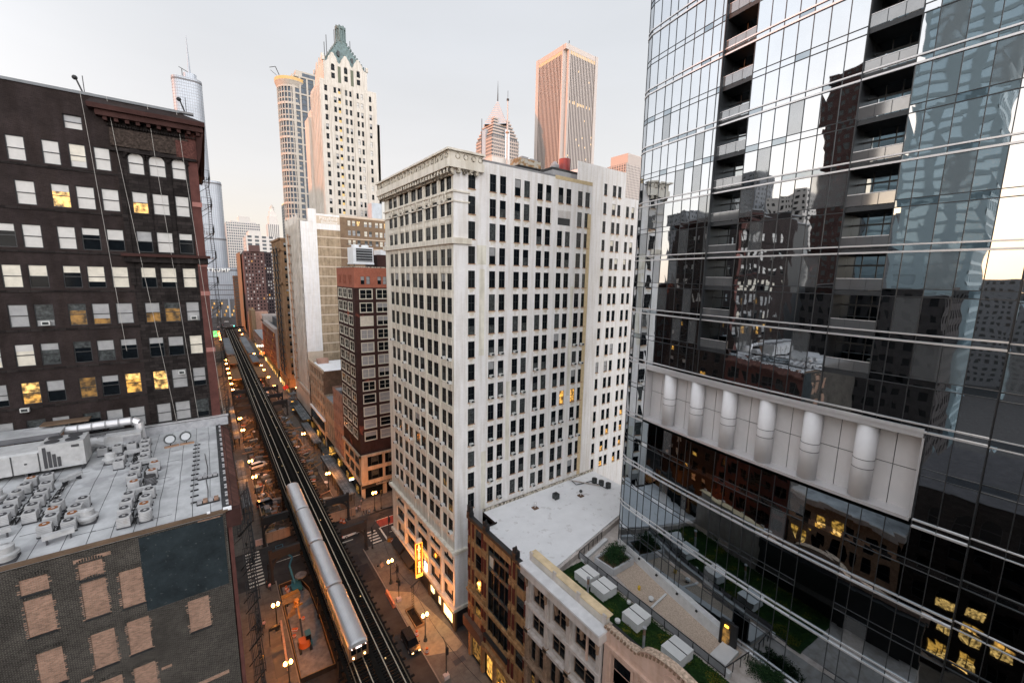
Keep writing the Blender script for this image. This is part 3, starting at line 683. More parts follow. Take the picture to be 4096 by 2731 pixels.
    r = MB(); a, b, c_, d = (47.6, 201.2), (64.9, 201.2), (64.9, 216.6), (47.6, 216.6); cx, cy = 56.8, 209
    for (p, q) in ((a, b), (b, c_), (c_, d), (d, a)):
        r.face([(p[0], p[1], 152.4), (q[0], q[1], 152.4), (cx + (q[0] - cx) * .16, cy + (q[1] - cy) * .16, 165), (cx + (p[0] - cx) * .16, cy + (p[1] - cy) * .16, 165)], CU)
    for p in (a, b, d):
        for i in range(10): f = i / 10; r.rbox((p[0] + (cx - p[0]) * .84 * f, p[1] + (cy - p[1]) * .84 * f, 152.9 + 12.6 * f), .5, .5, .9, .7, CU)
    r.cyl(cx, cy, 163, 170, 2.1, CU, 8, 1.9); r.cyl(cx, cy, 170, 171, 2.3, CU, 8)
    for i in range(8): aa = PI * i / 4 + .39; r.beam((cx + 2.0 * math.cos(aa), cy + 2 * math.sin(aa), 165), (cx + 2.0 * math.cos(aa), cy + 2 * math.sin(aa), 171.4), .45, .45, CU)
    for x, y, z in ((53.6, 207, 168.6), (60.2, 207, 166), (50, 206, 165), (48.6, 204, 161)): r.beam((x, y, 155), (x, y, z), .22, .22, STEEL_B)
    for x, z in ((54, 158), (59.6, 156.6)): r.box(x - .45, x + .45, 202.6, 206, z - 1.4, z + .6, F_BLACK)
    r.build('copper_roof', t)
def LIT_C(): return mat('ceiling_light_strip', (.08, .05, .02), .3, var=.6, vs=1.1, emis=(1., .62, .16), es=.9)
pitt()

def brown():
    t = thing('brick_tower', 'slender tan brown brick tower with fire escapes on its street front past the cross street', 'building', (31.7, 239, 0))
    BT = mat('tan_brown_brick', (.27, .17, .10), .9, var=.15, streak=.3)
    w = MB(); wins = []; rs = []; rw = []
    for k in range(18):
        z = 76.5 - 3.85 * k
        rs.append((33.2, 34.7, z, z + 2.2)); wins.append(('S', 239, .3, 33.2, 34.7, z, z + 2.2, ('dh', F_BLACK, G_GREY if k % 3 else BLIND2, LIT_D if k in (15, 6) else G_DARK, None, 0)))
        for y in (241, 245, 249, 253, 257, 261, 265, 268.5): rw.append((y, y + 1.6, z, z + 2.3)); wins.append(('W', 31.7, .3, y, y + 1.6, z, z + 2.3, ('flat', F_BLACK, G_DARK, G_DARK, None, 0)))
    wall(w, 'S', 239, 31.7, 52, 4, 81, rs, BT, .35); wall(w, 'W', 31.7, 239, 271, 4, 81, rw, BT, .35)
    for z in (80, 74.6, 58, 8): w.box(31.2, 31.7, 238.6, 271, z, z + 1, BT); w.box(31.2, 52, 238.6, 239, z, z + 1, BT)
    w.build('wall', t); c = MB(); c.box(32.3, 51, 239.5, 270.5, 0, 80.2, F_BLACK); c.build('core', t)
    e = MB()
    for k in range(17):
        z = 76 - 3.85 * k
        for y in (246, 256): e.box(30.5, 31.6, y - 2, y + 2, z, z + .1, STEEL_B); e.box(30.5, 30.56, y - 2, y + 2, z, z + 1, STEEL_B); e.beam((30.9, y + 1.6, z), (30.9, y - 1.6, z - 3.85), .6, .1, STEEL_B)
    e.build('fire_escape', t); place_windows(t, wins, 60)
    # low stone block further on
    t = thing('stone_building', 'five storey dark red front of glowing light strips and steep grey mansard roof', 'building', (31.7, 282, 0))
    SK = mat("grey_stone", (.30, .27, .25), .85, var=.15)
    DR = mat('dark_red_front', (.16, .07, .05), .8, var=.3)
    simple_front(t, 31.7, 282, 353.8, 6, 28, 12, 5, DR, ('flat', F_BLACK, G_DARK, G_DARK, None, 0), .4, .62, xb=56, sidemat=SK, styl=lambda c, r: ('flat', F_BLACK, LIT_Y if (r + c) % 5 == 0 else G_DARK, G_DARK, None, 0))
    r = MB(); r.box(31.3, 33.5, 281.7, 353.9, 28, 30.5, SK); r.box(33, 56, 282, 353, 28, 29, mat('dark_slate', (.035, .04, .045), .6, var=.2)); r.prism([(36, 300), (54, 300), (54, 330), (36, 330)], 29, 34, mat('dark_slate')); r.box(31.3, 56, 340, 353.9, 29, 33.8, SK); r.build('roof', t)
    t = thing('stone_building', 'low pink and grey flat roofed block with park lettering near the far crossing', 'building', (31.7, 356, 0))
    simple_front(t, 31.7, 356, 431, 4, 13.5, 8, 2, PINK, ('flat', F_BLACK, G_DARK, G_DARK, None, 0), xb=56, sidemat=PINK)
    r = MB(); r.box(32, 56, 356.3, 430.7, 13.2, 13.6, ROOF_G); r.build('roof', t)
    text('PARK', 'lettering', t, (30.6, 356, 9), (PI / 2, 0, 0), 2.6, mat('park_letters', (.5, .5, .5), .5, var=0, emis=(1, .9, .8), es=2), .1)
    t = thing('street_sign_board', 'glowing red orange marquee sign over the sidewalk before the low pink block', 'sign', (29, 350, 0))
    b = MB(); b.box(28.5, 31.6, 349.8, 350.2, 4.5, 6.0, mat('marquee_red', (.3, .05, .01), .5, var=0, emis=(1., .16, .03), es=2.5)); b.build('panel', t)
    # tall dark brown hotel slab
    t = thing('brick_tower', 'broad dark purple brown brick slab scattered with pale window blinds', 'building', (31.7, 482, 0))
    PB = mat('purple_brown_brick', (.115, .07, .065), .9, var=.15); PB2 = mat('tan_flank', (.22, .15, .095), .9, var=.15, streak=.2)
    w = MB(); rs = []; wins = []
    for i, x in enumerate([33, 35.6, 38.2, 41, 43.6, 46.4, 49, 51.4, 53.6]):
        for k in range(22):
            z = 80.5 - 3.3 * k; q = rnd.random(); rs.append((x, x + 1.1, z, z + 1.6))
            wins.append(('S', 482, .2, x, x + 1.1, z, z + 1.6, ('flat', F_BLACK, LIT_Y if q > .985 else BLIND if q > .85 else BLIND2 if q > .65 else G_DARK, G_DARK, None, 0)))
    wall(w, 'S', 482, 31.7, 49.5, 3, 84.5, [r for r in rs if r[0] < 49], PB, .25); wall(w, 'S', 484, 49.5, 56, 3, 84, [], mat('black_brown_brick', (.05, .038, .04), .9, var=.2), .25)
    wall(w, 'W', 31.7, 482, 500, 3, 81, [], PB, .3); wall(w, 'W', 30.4, 500, 560, 3, 84, [], PB2, .3); w.box(37, 46, 480, 486, 84, 90, PB); w.build('wall', t)
    c = MB(); c.box(32.2, 56, 484.3, 560, 0, 83, F_BLACK); c.build('core', t)
    wins = [w_ if w_[3] < 49 else ('S', 484, -.05) + w_[3:] for w_ in wins]; place_windows(t, wins, 60)
    t = thing('brick_building', 'thin tall blank pale party wall standing before the purple brown slab', 'building', (31.7, 462, 0))
    b = MB(); b.box(31.7, 35, 440, 470, 0, 30, PB2); b.box(31.7, 48, 470, 481, 0, 26, PINK); b.build('wall', t)
brown()
# ------------------------------------------------------------------ far towers
def ribs(mb, ax, pl, u0, u1, z0, z1, n, w, m, pr=.5, horiz=None):
    P = W_(ax, pl)
    def bx(a, b, c, d, p):
        q0, q1 = P(a, c, -p), P(b, d, .1); mb.box(q0[0], q1[0], q0[1], q1[1], q0[2], q1[2], m)
    for i in range(n + 1):
        u = u0 + (u1 - u0) * i / n; bx(max(u0, u - w / 2), min(u1, u + w / 2), z0, z1, pr)
    if horiz:
        f, h = horiz; z = z0
        while z < z1: bx(u0, u1, z, min(z1, z + h), pr * .8); z += f
def far():
    GR = mat('white_granite', (.44, .385, .355), .6, var=.05)
    t = thing('skyscraper', 'tall white ribbed square skyscraper with row of lights under its flat top', 'skyscraper', (405, 409, 0))
    c = MB(); c.box(382.5, 431.5, 409.95, 464, 0, 344, mat('tower_window_dark', (.035, .03, .03), .5, var=.2, spec=.2)); c.box(377.35, 431.5, 414.6, 464, 0, 344, mat('tower_window_dark', (.035, .03, .03), .5, var=.2, spec=.2)); c.box(376.8, 432, 409.5, 466, 340.8, 346.8, GR); c.build('core', t)
    c = MB(); ribs(c, 'S', 409.6, 381.7, 428.5, 0, 341, 17, 1.35, GR, .1); c.box(428.4, 433, 408.7, 411, 0, 346.8, GR); c.build('south_piers', t)
    c = MB(); ribs(c, 'W', 377, 414.4, 460.7, 0, 341, 17, 1.25, GR, .1); c.box(376.2, 379, 460.6, 466, 0, 346.8, GR); c.build('west_piers', t)
    c = MB(); c.box(381.6, 383, 409, 412, 0, 346.8, GR); c.box(376.2, 379, 414.2, 415.8, 0, 346.8, GR); c.box(378, 382, 414, 414.3, 0, 346.8, GR); c.box(382, 382.4, 409.2, 414, 0, 346.8, GR); c.build('corner_notch', t)
    LG = mat('crown_lights', (.3, .2, .1), .5, var=0, emis=(1., .60, .16), es=.7)
    c = MB()
    for i in range(17): u = 381.7 + 46.8 * (i + .5) / 17; c.box(u - .6, u + .6, 409.7, 410.2, 337, 341.5, LG); v = 414.4 + 46.3 * (i + .5) / 17; c.box(377.0, 377.4, v - .6, v + .6, 337, 341.5, LG)
    for i in (0, 1, 3, 4, 6, 7, 8, 9, 10, 12, 14): u = 381.7 + 46.8 * (i + .5) / 17; c.box(u - .55, u + .55, 409.7, 410, 281, 284, LG)
    for q in range(14): i = rnd.randrange(17); z = rnd.uniform(215, 330); u = 381.7 + 46.8 * (i + .5) / 17; c.box(u - .55, u + .55, 409.7, 410, z, z + 2, LG)
    c.build('lit_windows', t)
    c = MB(); c.cyl(410, 440, 346, 372, .5, STEEL_B, 6); c.cyl(410, 440, 357, 368, 1.0, GR, 6); c.build('antenna', t)
    # peaked granite tower
    t = thing('skyscraper', 'peaked skyscraper with chevron stepped crown, pyramid top and thin spire', 'skyscraper', (325, 480, 0))
    PK = mat('pink_grey_granite', (.42, .35, .31), .6, var=.08); PG = mat('silver_glass', (.42, .45, .48), .25, metal=.5, var=.1); DG = mat('slate_window', (.07, .08, .09), .3, var=.15)
    x0, x1, y0, y1, cx, cy = 304, 346.5, 461, 500, 325.2, 480.5
    c = MB(); c.box(x0 + .5, x1 - .5, y0 + .5, y1 - .5, 0, 239.5, DG)
    for k in range(19): c.box(x0, x1, y0, y1, 160 + k * 4.2, 161.7 + k * 4.2, PK)
    for i in range(15): u = x0 + (x1 - x0) * i / 14; (c.box(u - .45, u + .45, y0 - .02, y1 + .02, 150, 240, PK) if 0 < i < 14 else None); v = y0 + (y1 - y0) * i / 14; (c.box(x0 - .02, x1 + .02, v - .45, v + .45, 150, 240, PK) if 0 < i < 14 else None)
    c.build('shaft', t)
    c = MB(); c.box(cx - 4.5 + 3, cx + 5.5, y0 - .5, y1 + .5, 150, 250, PG); c.box(x0 - .5, x1 + .5, cy - 5, cy + 5, 150, 250, PG); c.build('glass_spine', t)
    c = MB()
    for i in range(6):
        s = i * 1.5; z = 240 + i * 4.2; c.box(x0 + 2 + s, x1 - 2 - s, y0 + 2 + s, y1 - 2 - s, z, z + 2.4, DG); c.box(x0 + 1.4 + s, x1 - 1.4 - s, y0 + 1.4 + s, y1 - 1.4 - s, z + 2.4, z + 4.2, PK)
    z0 = 257; r = 20.5
    base = [(cx + r, cy), (cx, cy + r), (cx - r, cy), (cx, cy - r)]
    n = 12
    for i in range(n):
        f0, f1, f2 = 1 - i / n, 1 - (i + .55) / n, 1 - (i + 1) / n; za, zb, zc = z0 + 34 * i / n, z0 + 34 * (i + .55) / n, z0 + 34 * (i + 1) / n
        for j in range(4):
            p, q = base[j], base[(j + 1) % 4]; L = lambda a, f, z: (cx + (a[0] - cx) * f, cy + (a[1] - cy) * f, z)
            c.face([L(p, f0, za), L(q, f0, za), L(q, f1, zb), L(p, f1, zb)], PG); c.face([L(p, f1, zb), L(q, f1, zb), L(q, f2, zc), L(p, f2, zc)], PK)
    c.build('pyramid_crown', t)
    c = MB(); c.cyl(cx, cy, 288, 314, .9, STEEL_B, 6, .12); c.build('spire', t)
    t = thing('antenna_mast', 'slender white broadcast mast rising behind the white building roof', 'mast', (304, 428, 180))
    c = MB(); c.cyl(304, 428, 150, 234, 1.5, GR, 8, 1.1); c.cyl(304, 428, 234, 270, 1.1, GR, 8, .6); c.cyl(304, 428, 233, 234.5, 2.2, RUST, 8); c.cyl(304, 428, 269, 271, 1.5, STEEL_B, 8); c.cyl(304, 428, 271, 280, .25, STEEL_B, 5); c.build('mast', t)
    c = MB(); c.box(285, 330, 432, 452, 0, 205, mat('limestone_slab', (.5, .47, .44), .7, var=.1)); c.build('building_below', t)
    t = thing('skyscraper', 'pale gridded slab tower at the edge of the curved glass tower', 'skyscraper', (575, 450, 0))
    c = MB(); c.box(552, 600, 451, 490, 0, 246, DG); ribs(c, 'S', 451, 551.5, 602, 0, 246.5, 14, 2.0, GR, .5, (4.0, 1.2)); ribs(c, 'W', 552, 451, 490, 0, 246.5, 8, 2.0, GR, .5, (4., 1.2)); c.build('shaft', t)
    c = MB(); c.box(560, 600, 455, 490, 246, 263, GR); ribs(c, 'S', 455, 560, 600, 247, 262, 20, .5, GR, .3); c.build('penthouse', t)
    # tower behind the green roof
    t = thing('skyscraper', 'grey glass tower with rounded golden capped corner behind the green roofed one', 'skyscraper', (57.5, 330, 0))
    LC = mat('warm_concrete', (.42, .38, .33), .7, var=.08); LG2 = mat('soft_blue_window', (.06, .08, .105), .2, var=.5, vs=.3, spec=.3)
    c = MB(); c.box(57.6, 84, 330.3, 352, 0, 194, LG2)
    for z in range(0, 18): c.box(57.2, 84, 329.8, 352, 195 - z * 10.8 - .9, 195 - z * 10.8, LC)
    for x in (57.7, 61.9, 66.4, 71, 75.5): c.box(x - .55, x + .55, 329.7, 330.5, 0, 195, LC)
    for z in range(54):
        if z % 3: c.box(58, 84, 330.1, 330.3, 195 - z * 3.6, 196.0 - z * 3.6, mat('dark_spandrel', (.05, .06, .07), .4, var=.1))
    for y in (334, 338, 342): c.box(57.1, 57.6, y - .3, y + .3, 0, 195, LC)
    c.box(60, 84, 332, 350, 195, 199, LC); c.box(64, 80, 331.9, 332.1, 195.6, 198, LG2); c.build('shaft', t)
    c = MB(); cx, cy, r = 58.5, 339, 9.0; c.cyl(cx, cy, 0, 187, r - .4, LG2, 40)
    for i in range(14): a = PI * .5 + PI * i / 13; c.box(cx + r * math.cos(a) - .26, cx + r * math.cos(a) + .26, cy + r * math.sin(a) - .26, cy + r * math.sin(a) + .26, 0, 188, LC)
    for k in range(53): c.cyl(cx, cy, 187 - 3.6 * k, 187.8 - 3.6 * k + (.7 if k % 3 == 0 else 0), r - .1 + (.35 if k % 3 == 0 else 0), LC, 40, cap=False)
    c.build('rounded_corner', t)
    c = MB(); c.cyl(cx, cy, 187.5, 191, r, LC, 40, r + 1.5); c.cyl(cx, cy, 191, 193, r + 1.5, mat('gold_soffit', (.50, .32, .12), .5, var=.1, emis=(1., .5, .1), es=.1), 40); c.build('crown_ring', t)
    c = MB(); c.beam((52, 338, 193), (49, 338, 200), .4, .4, STEEL_B); c.beam((49, 338, 200), (45.5, 338, 198.5), .3, .3, STEEL_B); c.beam((52, 338, 193), (46, 338, 197), .2, .2, STEEL_B); c.build('davit_crane', t)
    # silver stepped tower
    t = thing('skyscraper', 'silver glass skyscraper with rounded stepped setbacks and a tall needle spire', 'skyscraper', (5, 720, 0))
    TG = mat('silver_curtain_wall', (.33, .365, .41), .38, metal=.15, var=.12, vs=.03, lines=(0, 2.4, .62)); TD = mat('louvre_band', (.12, .12, .13), .6, var=.1)
    def rnd_poly(xa, xb, ya, yb, r, n=6):
        p = []
        for (cx, cy, a0) in ((xb - r, ya + r, -PI / 2), (xb - r, yb - r, 0), (xa + r, yb - r, PI / 2), (xa + r, ya + r, PI)):
            for i in range(n + 1): a = a0 + PI / 2 * i / n; p.append((cx + r * math.cos(a), cy + r * math.sin(a)))
        return p
    for nm, (xa, xb, ya, yb, r, z0, z1) in (('upper_shaft', (-15, 17, 722, 750, 9, 186, 313)), ('middle_shaft', (-26, 29, 720, 755, 9, 112, 187)), ('lower_shaft', (-40, 29.5, 719.5, 758, 9, 60, 112.5)), ('podium', (-40, 40, 718, 760, 4, 26, 70))):
        c = MB(); P = rnd_poly(xa, xb, ya, yb, r); c.prism(P, z0, z1, TG)
        z = z0 + 3.6
        while z < z1: c.prism(rnd_poly(xa - .15, xb + .15, ya - .15, yb + .15, r), z, z + .5, mat('floor_line', (.30, .31, .335), .5, var=.1), top=False); z += 3.6
        c.prism(rnd_poly(xa - .3, xb + .3, ya - .3, yb + .3, r), z1 - 4.5, z1 - 2.5, TD, top=False)
        if nm == 'podium':
            for k in range(6): c.prism(rnd_poly(xa - .6, xb + .6, ya - .6, yb + .6, r), 28 + k * 3.4, 29.2 + k * 3.4, TD if k % 2 else TG, top=False)
        c.build(nm, t)
    c = MB(); c.prism(rnd_poly(-2, 12, 726, 745, 5), 313, 320, TG); c.beam((-3, 730, 313), (-3, 730, 324), .8, .8, STEEL_B); c.beam((-6, 730, 326), (3, 730, 322), .6, .6, STEEL_B); c.cyl(4.8, 735, 318, 345, 1.6, TG, 8, 1.0); c.cyl(4.8, 735, 345, 368, .8, TG, 8, .25); c.build('spire', t)
    c = MB(); c.prism(rnd_poly(-40, 40, 719, 758, 3), 0, 26, TD)
    for i in range(34):
        x = -34 + (i * 2.2) % 72; c.box(x, x + 1.7, 717.2, 718.9, 2 + 5.5 * (i % 4), 5 + 5.5 * (i % 4), LIT_W if i % 3 else LIT_Y)
    for i in range(7): c.box(-30 + i * 11, -28 + i * 11, 716, 719, 0, 26, TG)
    c.build('arcade', t)
    text('TRUMP', 'lettering', t, (17.0, 716.9, 64.2), (PI / 2, 0, 0), 6.9, mat('steel_letters', (.85, .84, .80), .35, var=0), .6, 1.0, body_sp=1.3)
    # lesser distant buildings
    def dist(name, label, x0, x1, y0, y1, z1, m, g, nx, f, extra=None, cat='building'):
        t = thing(name, label, cat, ((x0 + x1) / 2, y0, 0)); c = MB(); c.box(x0, x1, y0, y1, 0, z1, g)
        ribs(c, 'S', y0, x0, x1, 0, z1, nx, (x1 - x0) / nx * .42, m, .3, (f, f * .42)); ribs(c, 'W', x0, y0, y1, 0, z1, max(4, nx // 2), (x1 - x0) / nx * .42, m, .3, (f, f * .42)); c.build('shaft', t)
        if extra: c = MB(); extra(c); c.build('rooftop', t)
        return t
    CW = mat('pale_concrete', (.60, .56, .52), .7, var=.08)
    dist('apartment_tower', 'distant pale apartment slab with stepped rooftop block glowing warm on its west edge', 37.6, 89, 900, 950, 151, CW, LG2, 16, 4.6, lambda c: (c.box(57, 75, 905, 935, 151, 163, CW), c.box(45, 84, 904, 940, 151, 154, CW)))
    dist('office_building', 'low distant white office block with long dark window bands', 41, 69, 560, 598, 105, CW, DG, 4, 4.2, lambda c: c.box(44, 56, 562, 590, 105, 110, CW))
    dist('office_building', 'slim black glass tower edge showing beside the grey rounded corner tower', 101, 112, 700, 720, 163, DG, DG, 4, 4, lambda c: (c.cyl(105.4, 705, 163, 196, .5, GR, 6), c.box(101, 112, 700, 720, 162, 164.5, LIT_W)))
    dist('office_building', 'narrow grey green block at the far end of the street beside the brown slab', 27.5, 31.5, 575, 600, 60, BRN, DG, 3, 3.4)
    t = thing('skyscraper', 'slender distant white tower with small domed crown lantern', 'skyscraper', (80, 650, 0)); c = MB(); c.box(73.3, 86.6, 650, 664, 0, 128, DG); ribs(c, 'S', 650, 73.3, 86.6, 0, 128, 6, 1.3, CW, .4); ribs(c, 'W', 73.3, 650, 664, 0, 128, 6, 1.3, CW, .4)
    c.box(75, 85, 651.5, 663, 128, 139, CW); c.box(76.5, 84, 653, 661, 139, 145, CW); c.cyl(80.3, 657, 145, 150, 2.6, CW, 8); c.cyl(80.3, 657, 150, 154, 2.8, LC, 8, .4); c.build('shaft', t)
far()
# ------------------------------------------------------------------ curved glass tower
MG = mat('mirror_glass', (.57, .60, .63), .015, metal=.99, var=.05, vs=.15, wave=(.42, .008))
MG2 = mat('mirror_glass_with_blind', (.36, .38, .395), .03, metal=.82, var=.05, wave=(.5, .010))
MGD = mat('mirror_glass_deep', (.30, .345, .38), .015, metal=1, var=.08, vs=.3, wave=(.42, .010))
ALU = mat('silver_aluminium', (.74, .73, .74), .32, metal=.55, var=.05)
RAILG = mat('railing_glass', (.30, .31, .32), .06, metal=.7, var=.1)
MUL = mat('dark_mullion', (.03, .033, .037), .4, var=.1)
LOU = mat('perforated_panel', (.66, .64, .64), .6, metal=0, var=.05, lines=(2, .09, .72))
COLM = mat('column_paint', (.72, .71, .72), .5, metal=0, var=.05)
def gx(y): return 46.9 + (y - 4) ** 2 / 340 if y > 4 else 46.9
def glass_tower():
    t = thing('glass_tower', 'curved mirror glass high rise with recessed balconies and a pale storey of round columns', 'skyscraper', (60, 20, 0))
    Y1 = [2.5, 4.3, 5.8, 7.45, 9.1, 10.1]; YB2 = [10.1, 13.5]; Y2 = [13.5, 15., 16.5, 17.9, 19.2, 20.55, 21.9, 23.3]; YB1 = [23.3, 26.7]; Y3 = [26.7, 27.4, 28.5, 29.7, 31., 32.35, 33.8, 35., 36.5, 37.9]
    path = [(gx(y), y) for y in Y1 + Y2[0:] + Y3]
    path = sorted({(round(a, 3), b) for a, b in path}, key=lambda p: p[1])
    corner = [(50.9, 38.9), (52.0, 39.6), (53.4, 40.0)]
    south = [(47.35, 2.46), (47.3, .6), (47.25, -1.4), (47.2, -3.6), (47.1, -6)]
    # floors: level k has its slab line at z
    F = 3.67; zref = 80.85      # a silver band
    levels = [zref + F * k for k in range(-17, 13)]
    silver = lambda k: k % 2 == 0
    for k in range(-17, 13):
        zf = lambda k: zref + F * k - (.9 if k <= -10 else 0); z = zf(k); zt = zf(k + 1); G = {}
        recess = (-9 <= k <= -8 + 0)  # handled below
        def pane(a, b, z0, z1, m, G=G):
            ymid = (a[1] + b[1]) / 2; g = G.setdefault(0 if ymid < 10.1 else 1 if ymid < 23.3 else 2, MB())
            a, b = Vector((a[0], a[1], 0)), Vector((b[0], b[1], 0)); n = Vector((-(b - a).y, (b - a).x, 0)).normalized(); j = [rnd.uniform(-.006, .006) for _ in range(4)]
            p = [Vector((a.x, a.y, z0)) + n * j[0], Vector((b.x, b.y, z0)) + n * j[1], Vector((b.x, b.y, z1)) + n * j[2], Vector((a.x, a.y, z1)) + n * j[3]]
            g.face(p, m)
        segs = list(zip(path, path[1:])) + list(zip([path[-1]] + corner, corner)) + list(zip(south[1:], south))
        for (a, b) in segs:
            ym = (a[1] + b[1]) / 2; isb = (10.1 < ym < 13.5) or (23.3 < ym < 26.7)
            if isb and k >= -7 and k != 99: continue
            inrec = 6 < ym < 35 and -10 <= k <= -9 
            if inrec: continue
            x = rnd.random(); m = MG
            if -7 <= k <= 0 and x < .22: m = MG2
            if k < -10: m = MGD if x > .06 else MG2
            if isb: # plain glass in place of balconies below
                pass
            pane(a, b, z + .62, zt - .02, m); pane(a, b, z - .02, z + .62, MG if x < .7 else MGD)
        for g in G.values(): g.build('glazing', t)
        LL = {}; inr = -10 <= k <= -9
        def K(y): return (9 if y < 2.6 else 0 if y < 6 else 2) if inr else (9 if y < 2.4 else 5 if silver(k) else 0 if y < 10.2 else 1 if y < 23.4 else 2)
        def strip(pts, z0, z1, pr, m):
            for a, b in zip(pts, pts[1:]):
                l = LL.setdefault(K((a[1] + b[1]) / 2), MB())
                d = Vector((b[0] - a[0], b[1] - a[1], 0)); n = Vector((-d.y, d.x, 0)).normalized()
                if n.x > 0: n = -n
                A, B = Vector((a[0], a[1], 0)), Vector((b[0], b[1], 0)); p = [A - n * .03, B - n * .03, B + n * pr, A + n * pr]
                l.hexa([(q.x, q.y, z0) for q in p] + [(q.x, q.y, z1) for q in p], m)
        full = path + corner
        parts = [full] if not inr else [[p for p in full if p[1] <= 5.9], [p for p in full if p[1] >= 35]]
        for pts in parts:
            if silver(k): strip(pts, z - .06, z + .10, .14, ALU); strip(pts, z + .55, z + .68, .12, ALU)
            else:
                for q in ([p for p in pts if p[1] <= 10.2], [p for p in pts if 13.4 < p[1] < 23.4], [p for p in pts if p[1] > 26.6]):
                    if len(q) > 1: strip(q, z - .03, z + .04, .05, MUL); strip(q, z + .60, z + .66, .05, MUL)
        s2 = south[::-1]
        strip(s2, z - .20, z - .12, .08, ALU if silver(k) else MUL); strip(s2, z + .45, z + .55, .08, ALU if silver(k) else MUL)
        for p in full + south:
            if inr and 6 < p[1] < 34.9: continue
            LL.setdefault(K(p[1]), MB()).box(p[0] - .05, p[0] + .03, p[1] - .03, p[1] + .03, z, zt, MUL)
        for l in LL.values(): l.build('silver_band' if silver(k) else 'mullion_frame', t)
        # balconies
        if k >= -7:
            for (ya, yb) in ((10.1, 13.5), (23.3, 26.7)):
                b = MB(); xa, xb = gx(ya), gx(yb); x0 = min(xa, xb); D = 2.6
                b.hexa([(xa + .02, ya, z - .02), (x0 + D, ya, z - .02), (x0 + D, yb, z - .02), (xb + .02, yb, z - .02), (xa + .02, ya, z + .40), (x0 + D, ya, z + .40), (x0 + D, yb, z + .40), (xb + .02, yb, z + .40)], MUL)
                b.box(x0, x0 + D, ya - .08, ya, z, zt, MUL); b.box(x0, x0 + D, yb, yb + .08, z, zt, MUL)
                b.face([(x0 + D, ya, z + .4), (x0 + D, yb, z + .4), (x0 + D, yb, zt), (x0 + D, ya, zt)], MGD)
                for q in (.33, .66): yy = ya + (yb - ya) * q; b.box(x0 + D - .06, x0 + D, yy - .04, yy + .04, z, zt, MUL)
                b.box(x0 + D - .07, x0 + D, ya, yb, z + 2.6, z + 2.75, MUL)
                if rnd.random() < .45: b.box(x0 + .9, x0 + 1.5, ya + .5, ya + 1.1, z + .4, z + 1.2, rnd.choice((ALU, RUST, CREAM)))
                o = b.build('balcony', t)
                r = MB()
                r.hexa([(xa - .02, ya, z + .45), (xa, ya, z + .45), (xb, yb, z + .45), (xb - .02, yb, z + .45), (xa - .02, ya, z + 1.4), (xa, ya, z + 1.4), (xb, yb, z + 1.4), (xb - .02, yb, z + 1.4)], RAILG)
                r.beam((xa, ya, z + 1.45), (xb, yb, z + 1.45), .06, .06, ALU)
                for q in (0, .33, .66, 1): r.beam((xa + (xb - xa) * q, ya + (yb - ya) * q, z + .3), (xa + (xb - xa) * q, ya + (yb - ya) * q, z + 1.45), .05, .05, MUL)
                q = r.build('railing', o)
    # recessed storey with round columns
    zb, ztp = 43.9, 51.0
    for i, yc in enumerate((9.7, 14.0, 18.3, 22.55, 26.8, 31.05)):
        c = MB(); x = gx(yc) + .78; c.cyl(x, yc, zb, ztp, .80, COLM, 28); c.cyl(x, yc, zb + 2.9, zb + 2.95, .815, MUL, 28); c.cyl(x, yc, zb + 3.75, zb + 3.8, .815, MUL, 28)
        o = c.build('column', t, smooth=False)
        for p in o.data.polygons: p.use_smooth = len(p.vertices) == 4
    edges = [6.0, 7.8, 9.7, 11.85, 14.0, 16.1, 18.3, 20.4, 22.55, 24.7, 26.8, 28.9, 31.05, 33.0, 34.9]
    for i, (a, b) in enumerate(zip(edges, edges[1:])):
        c = MB()
        for (z0, z1) in ((zb, zb + 3.7), (zb + 3.78, ztp)):
            xa, xb = gx(a) + 1.5, gx(b) + 1.5; c.hexa([(xa, a + .03, z0), (xa + .1, a + .03, z0), (xb + .1, b - .03, z0), (xb, b - .03, z0), (xa, a + .03, z1), (xa + .1, a + .03, z1), (xb + .1, b - .03, z1), (xb, b - .03, z1)], LOU)
        c.build('wall_panel', t)
    c = MB()
    for a, b in zip(edges, edges[1:]):
        for z0, z1 in ((zb - .3, zb), (ztp, ztp + .75)): c.hexa([(gx(a) - .1, a, z0), (gx(a) + 1.7, a, z0), (gx(b) + 1.7, b, z0), (gx(b) - .1, b, z0), (gx(a) - .1, a, z1), (gx(a) + 1.7, a, z1), (gx(b) + 1.7, b, z1), (gx(b) - .1, b, z1)], ALU)
    c.box(46.85, 48.6, 5.9, 6.05, zb, ztp, ALU); c.box(gx(35), gx(35) + 1.6, 34.9, 35.05, zb, ztp, ALU)
    [c.hexa([(gx(a) + 1.62, a, zb), (gx(a) + 1.8, a, zb), (gx(b) + 1.8, b, zb), (gx(b) + 1.62, b, zb), (gx(a) + 1.62, a, ztp), (gx(a) + 1.8, a, ztp), (gx(b) + 1.8, b, ztp), (gx(b) + 1.62, b, ztp)], MUL) for a, b in zip(edges, edges[1:])]; c.build('recess_frame', t)
    # dark body behind the glass
    c = MB(); body = [(p[0] + 2.9, p[1]) for p in path] + [(55, 39.9), (75, 39.9), (75, -6), (50, -6)]
    c.prism(body, 0, 125, F_BLACK); c.prism([(52.2, 39), (75, 39.5), (75, 39.95), (53, 39.95)], 0, 125, F_BLACK); c.build('core', t)
glass_tower()
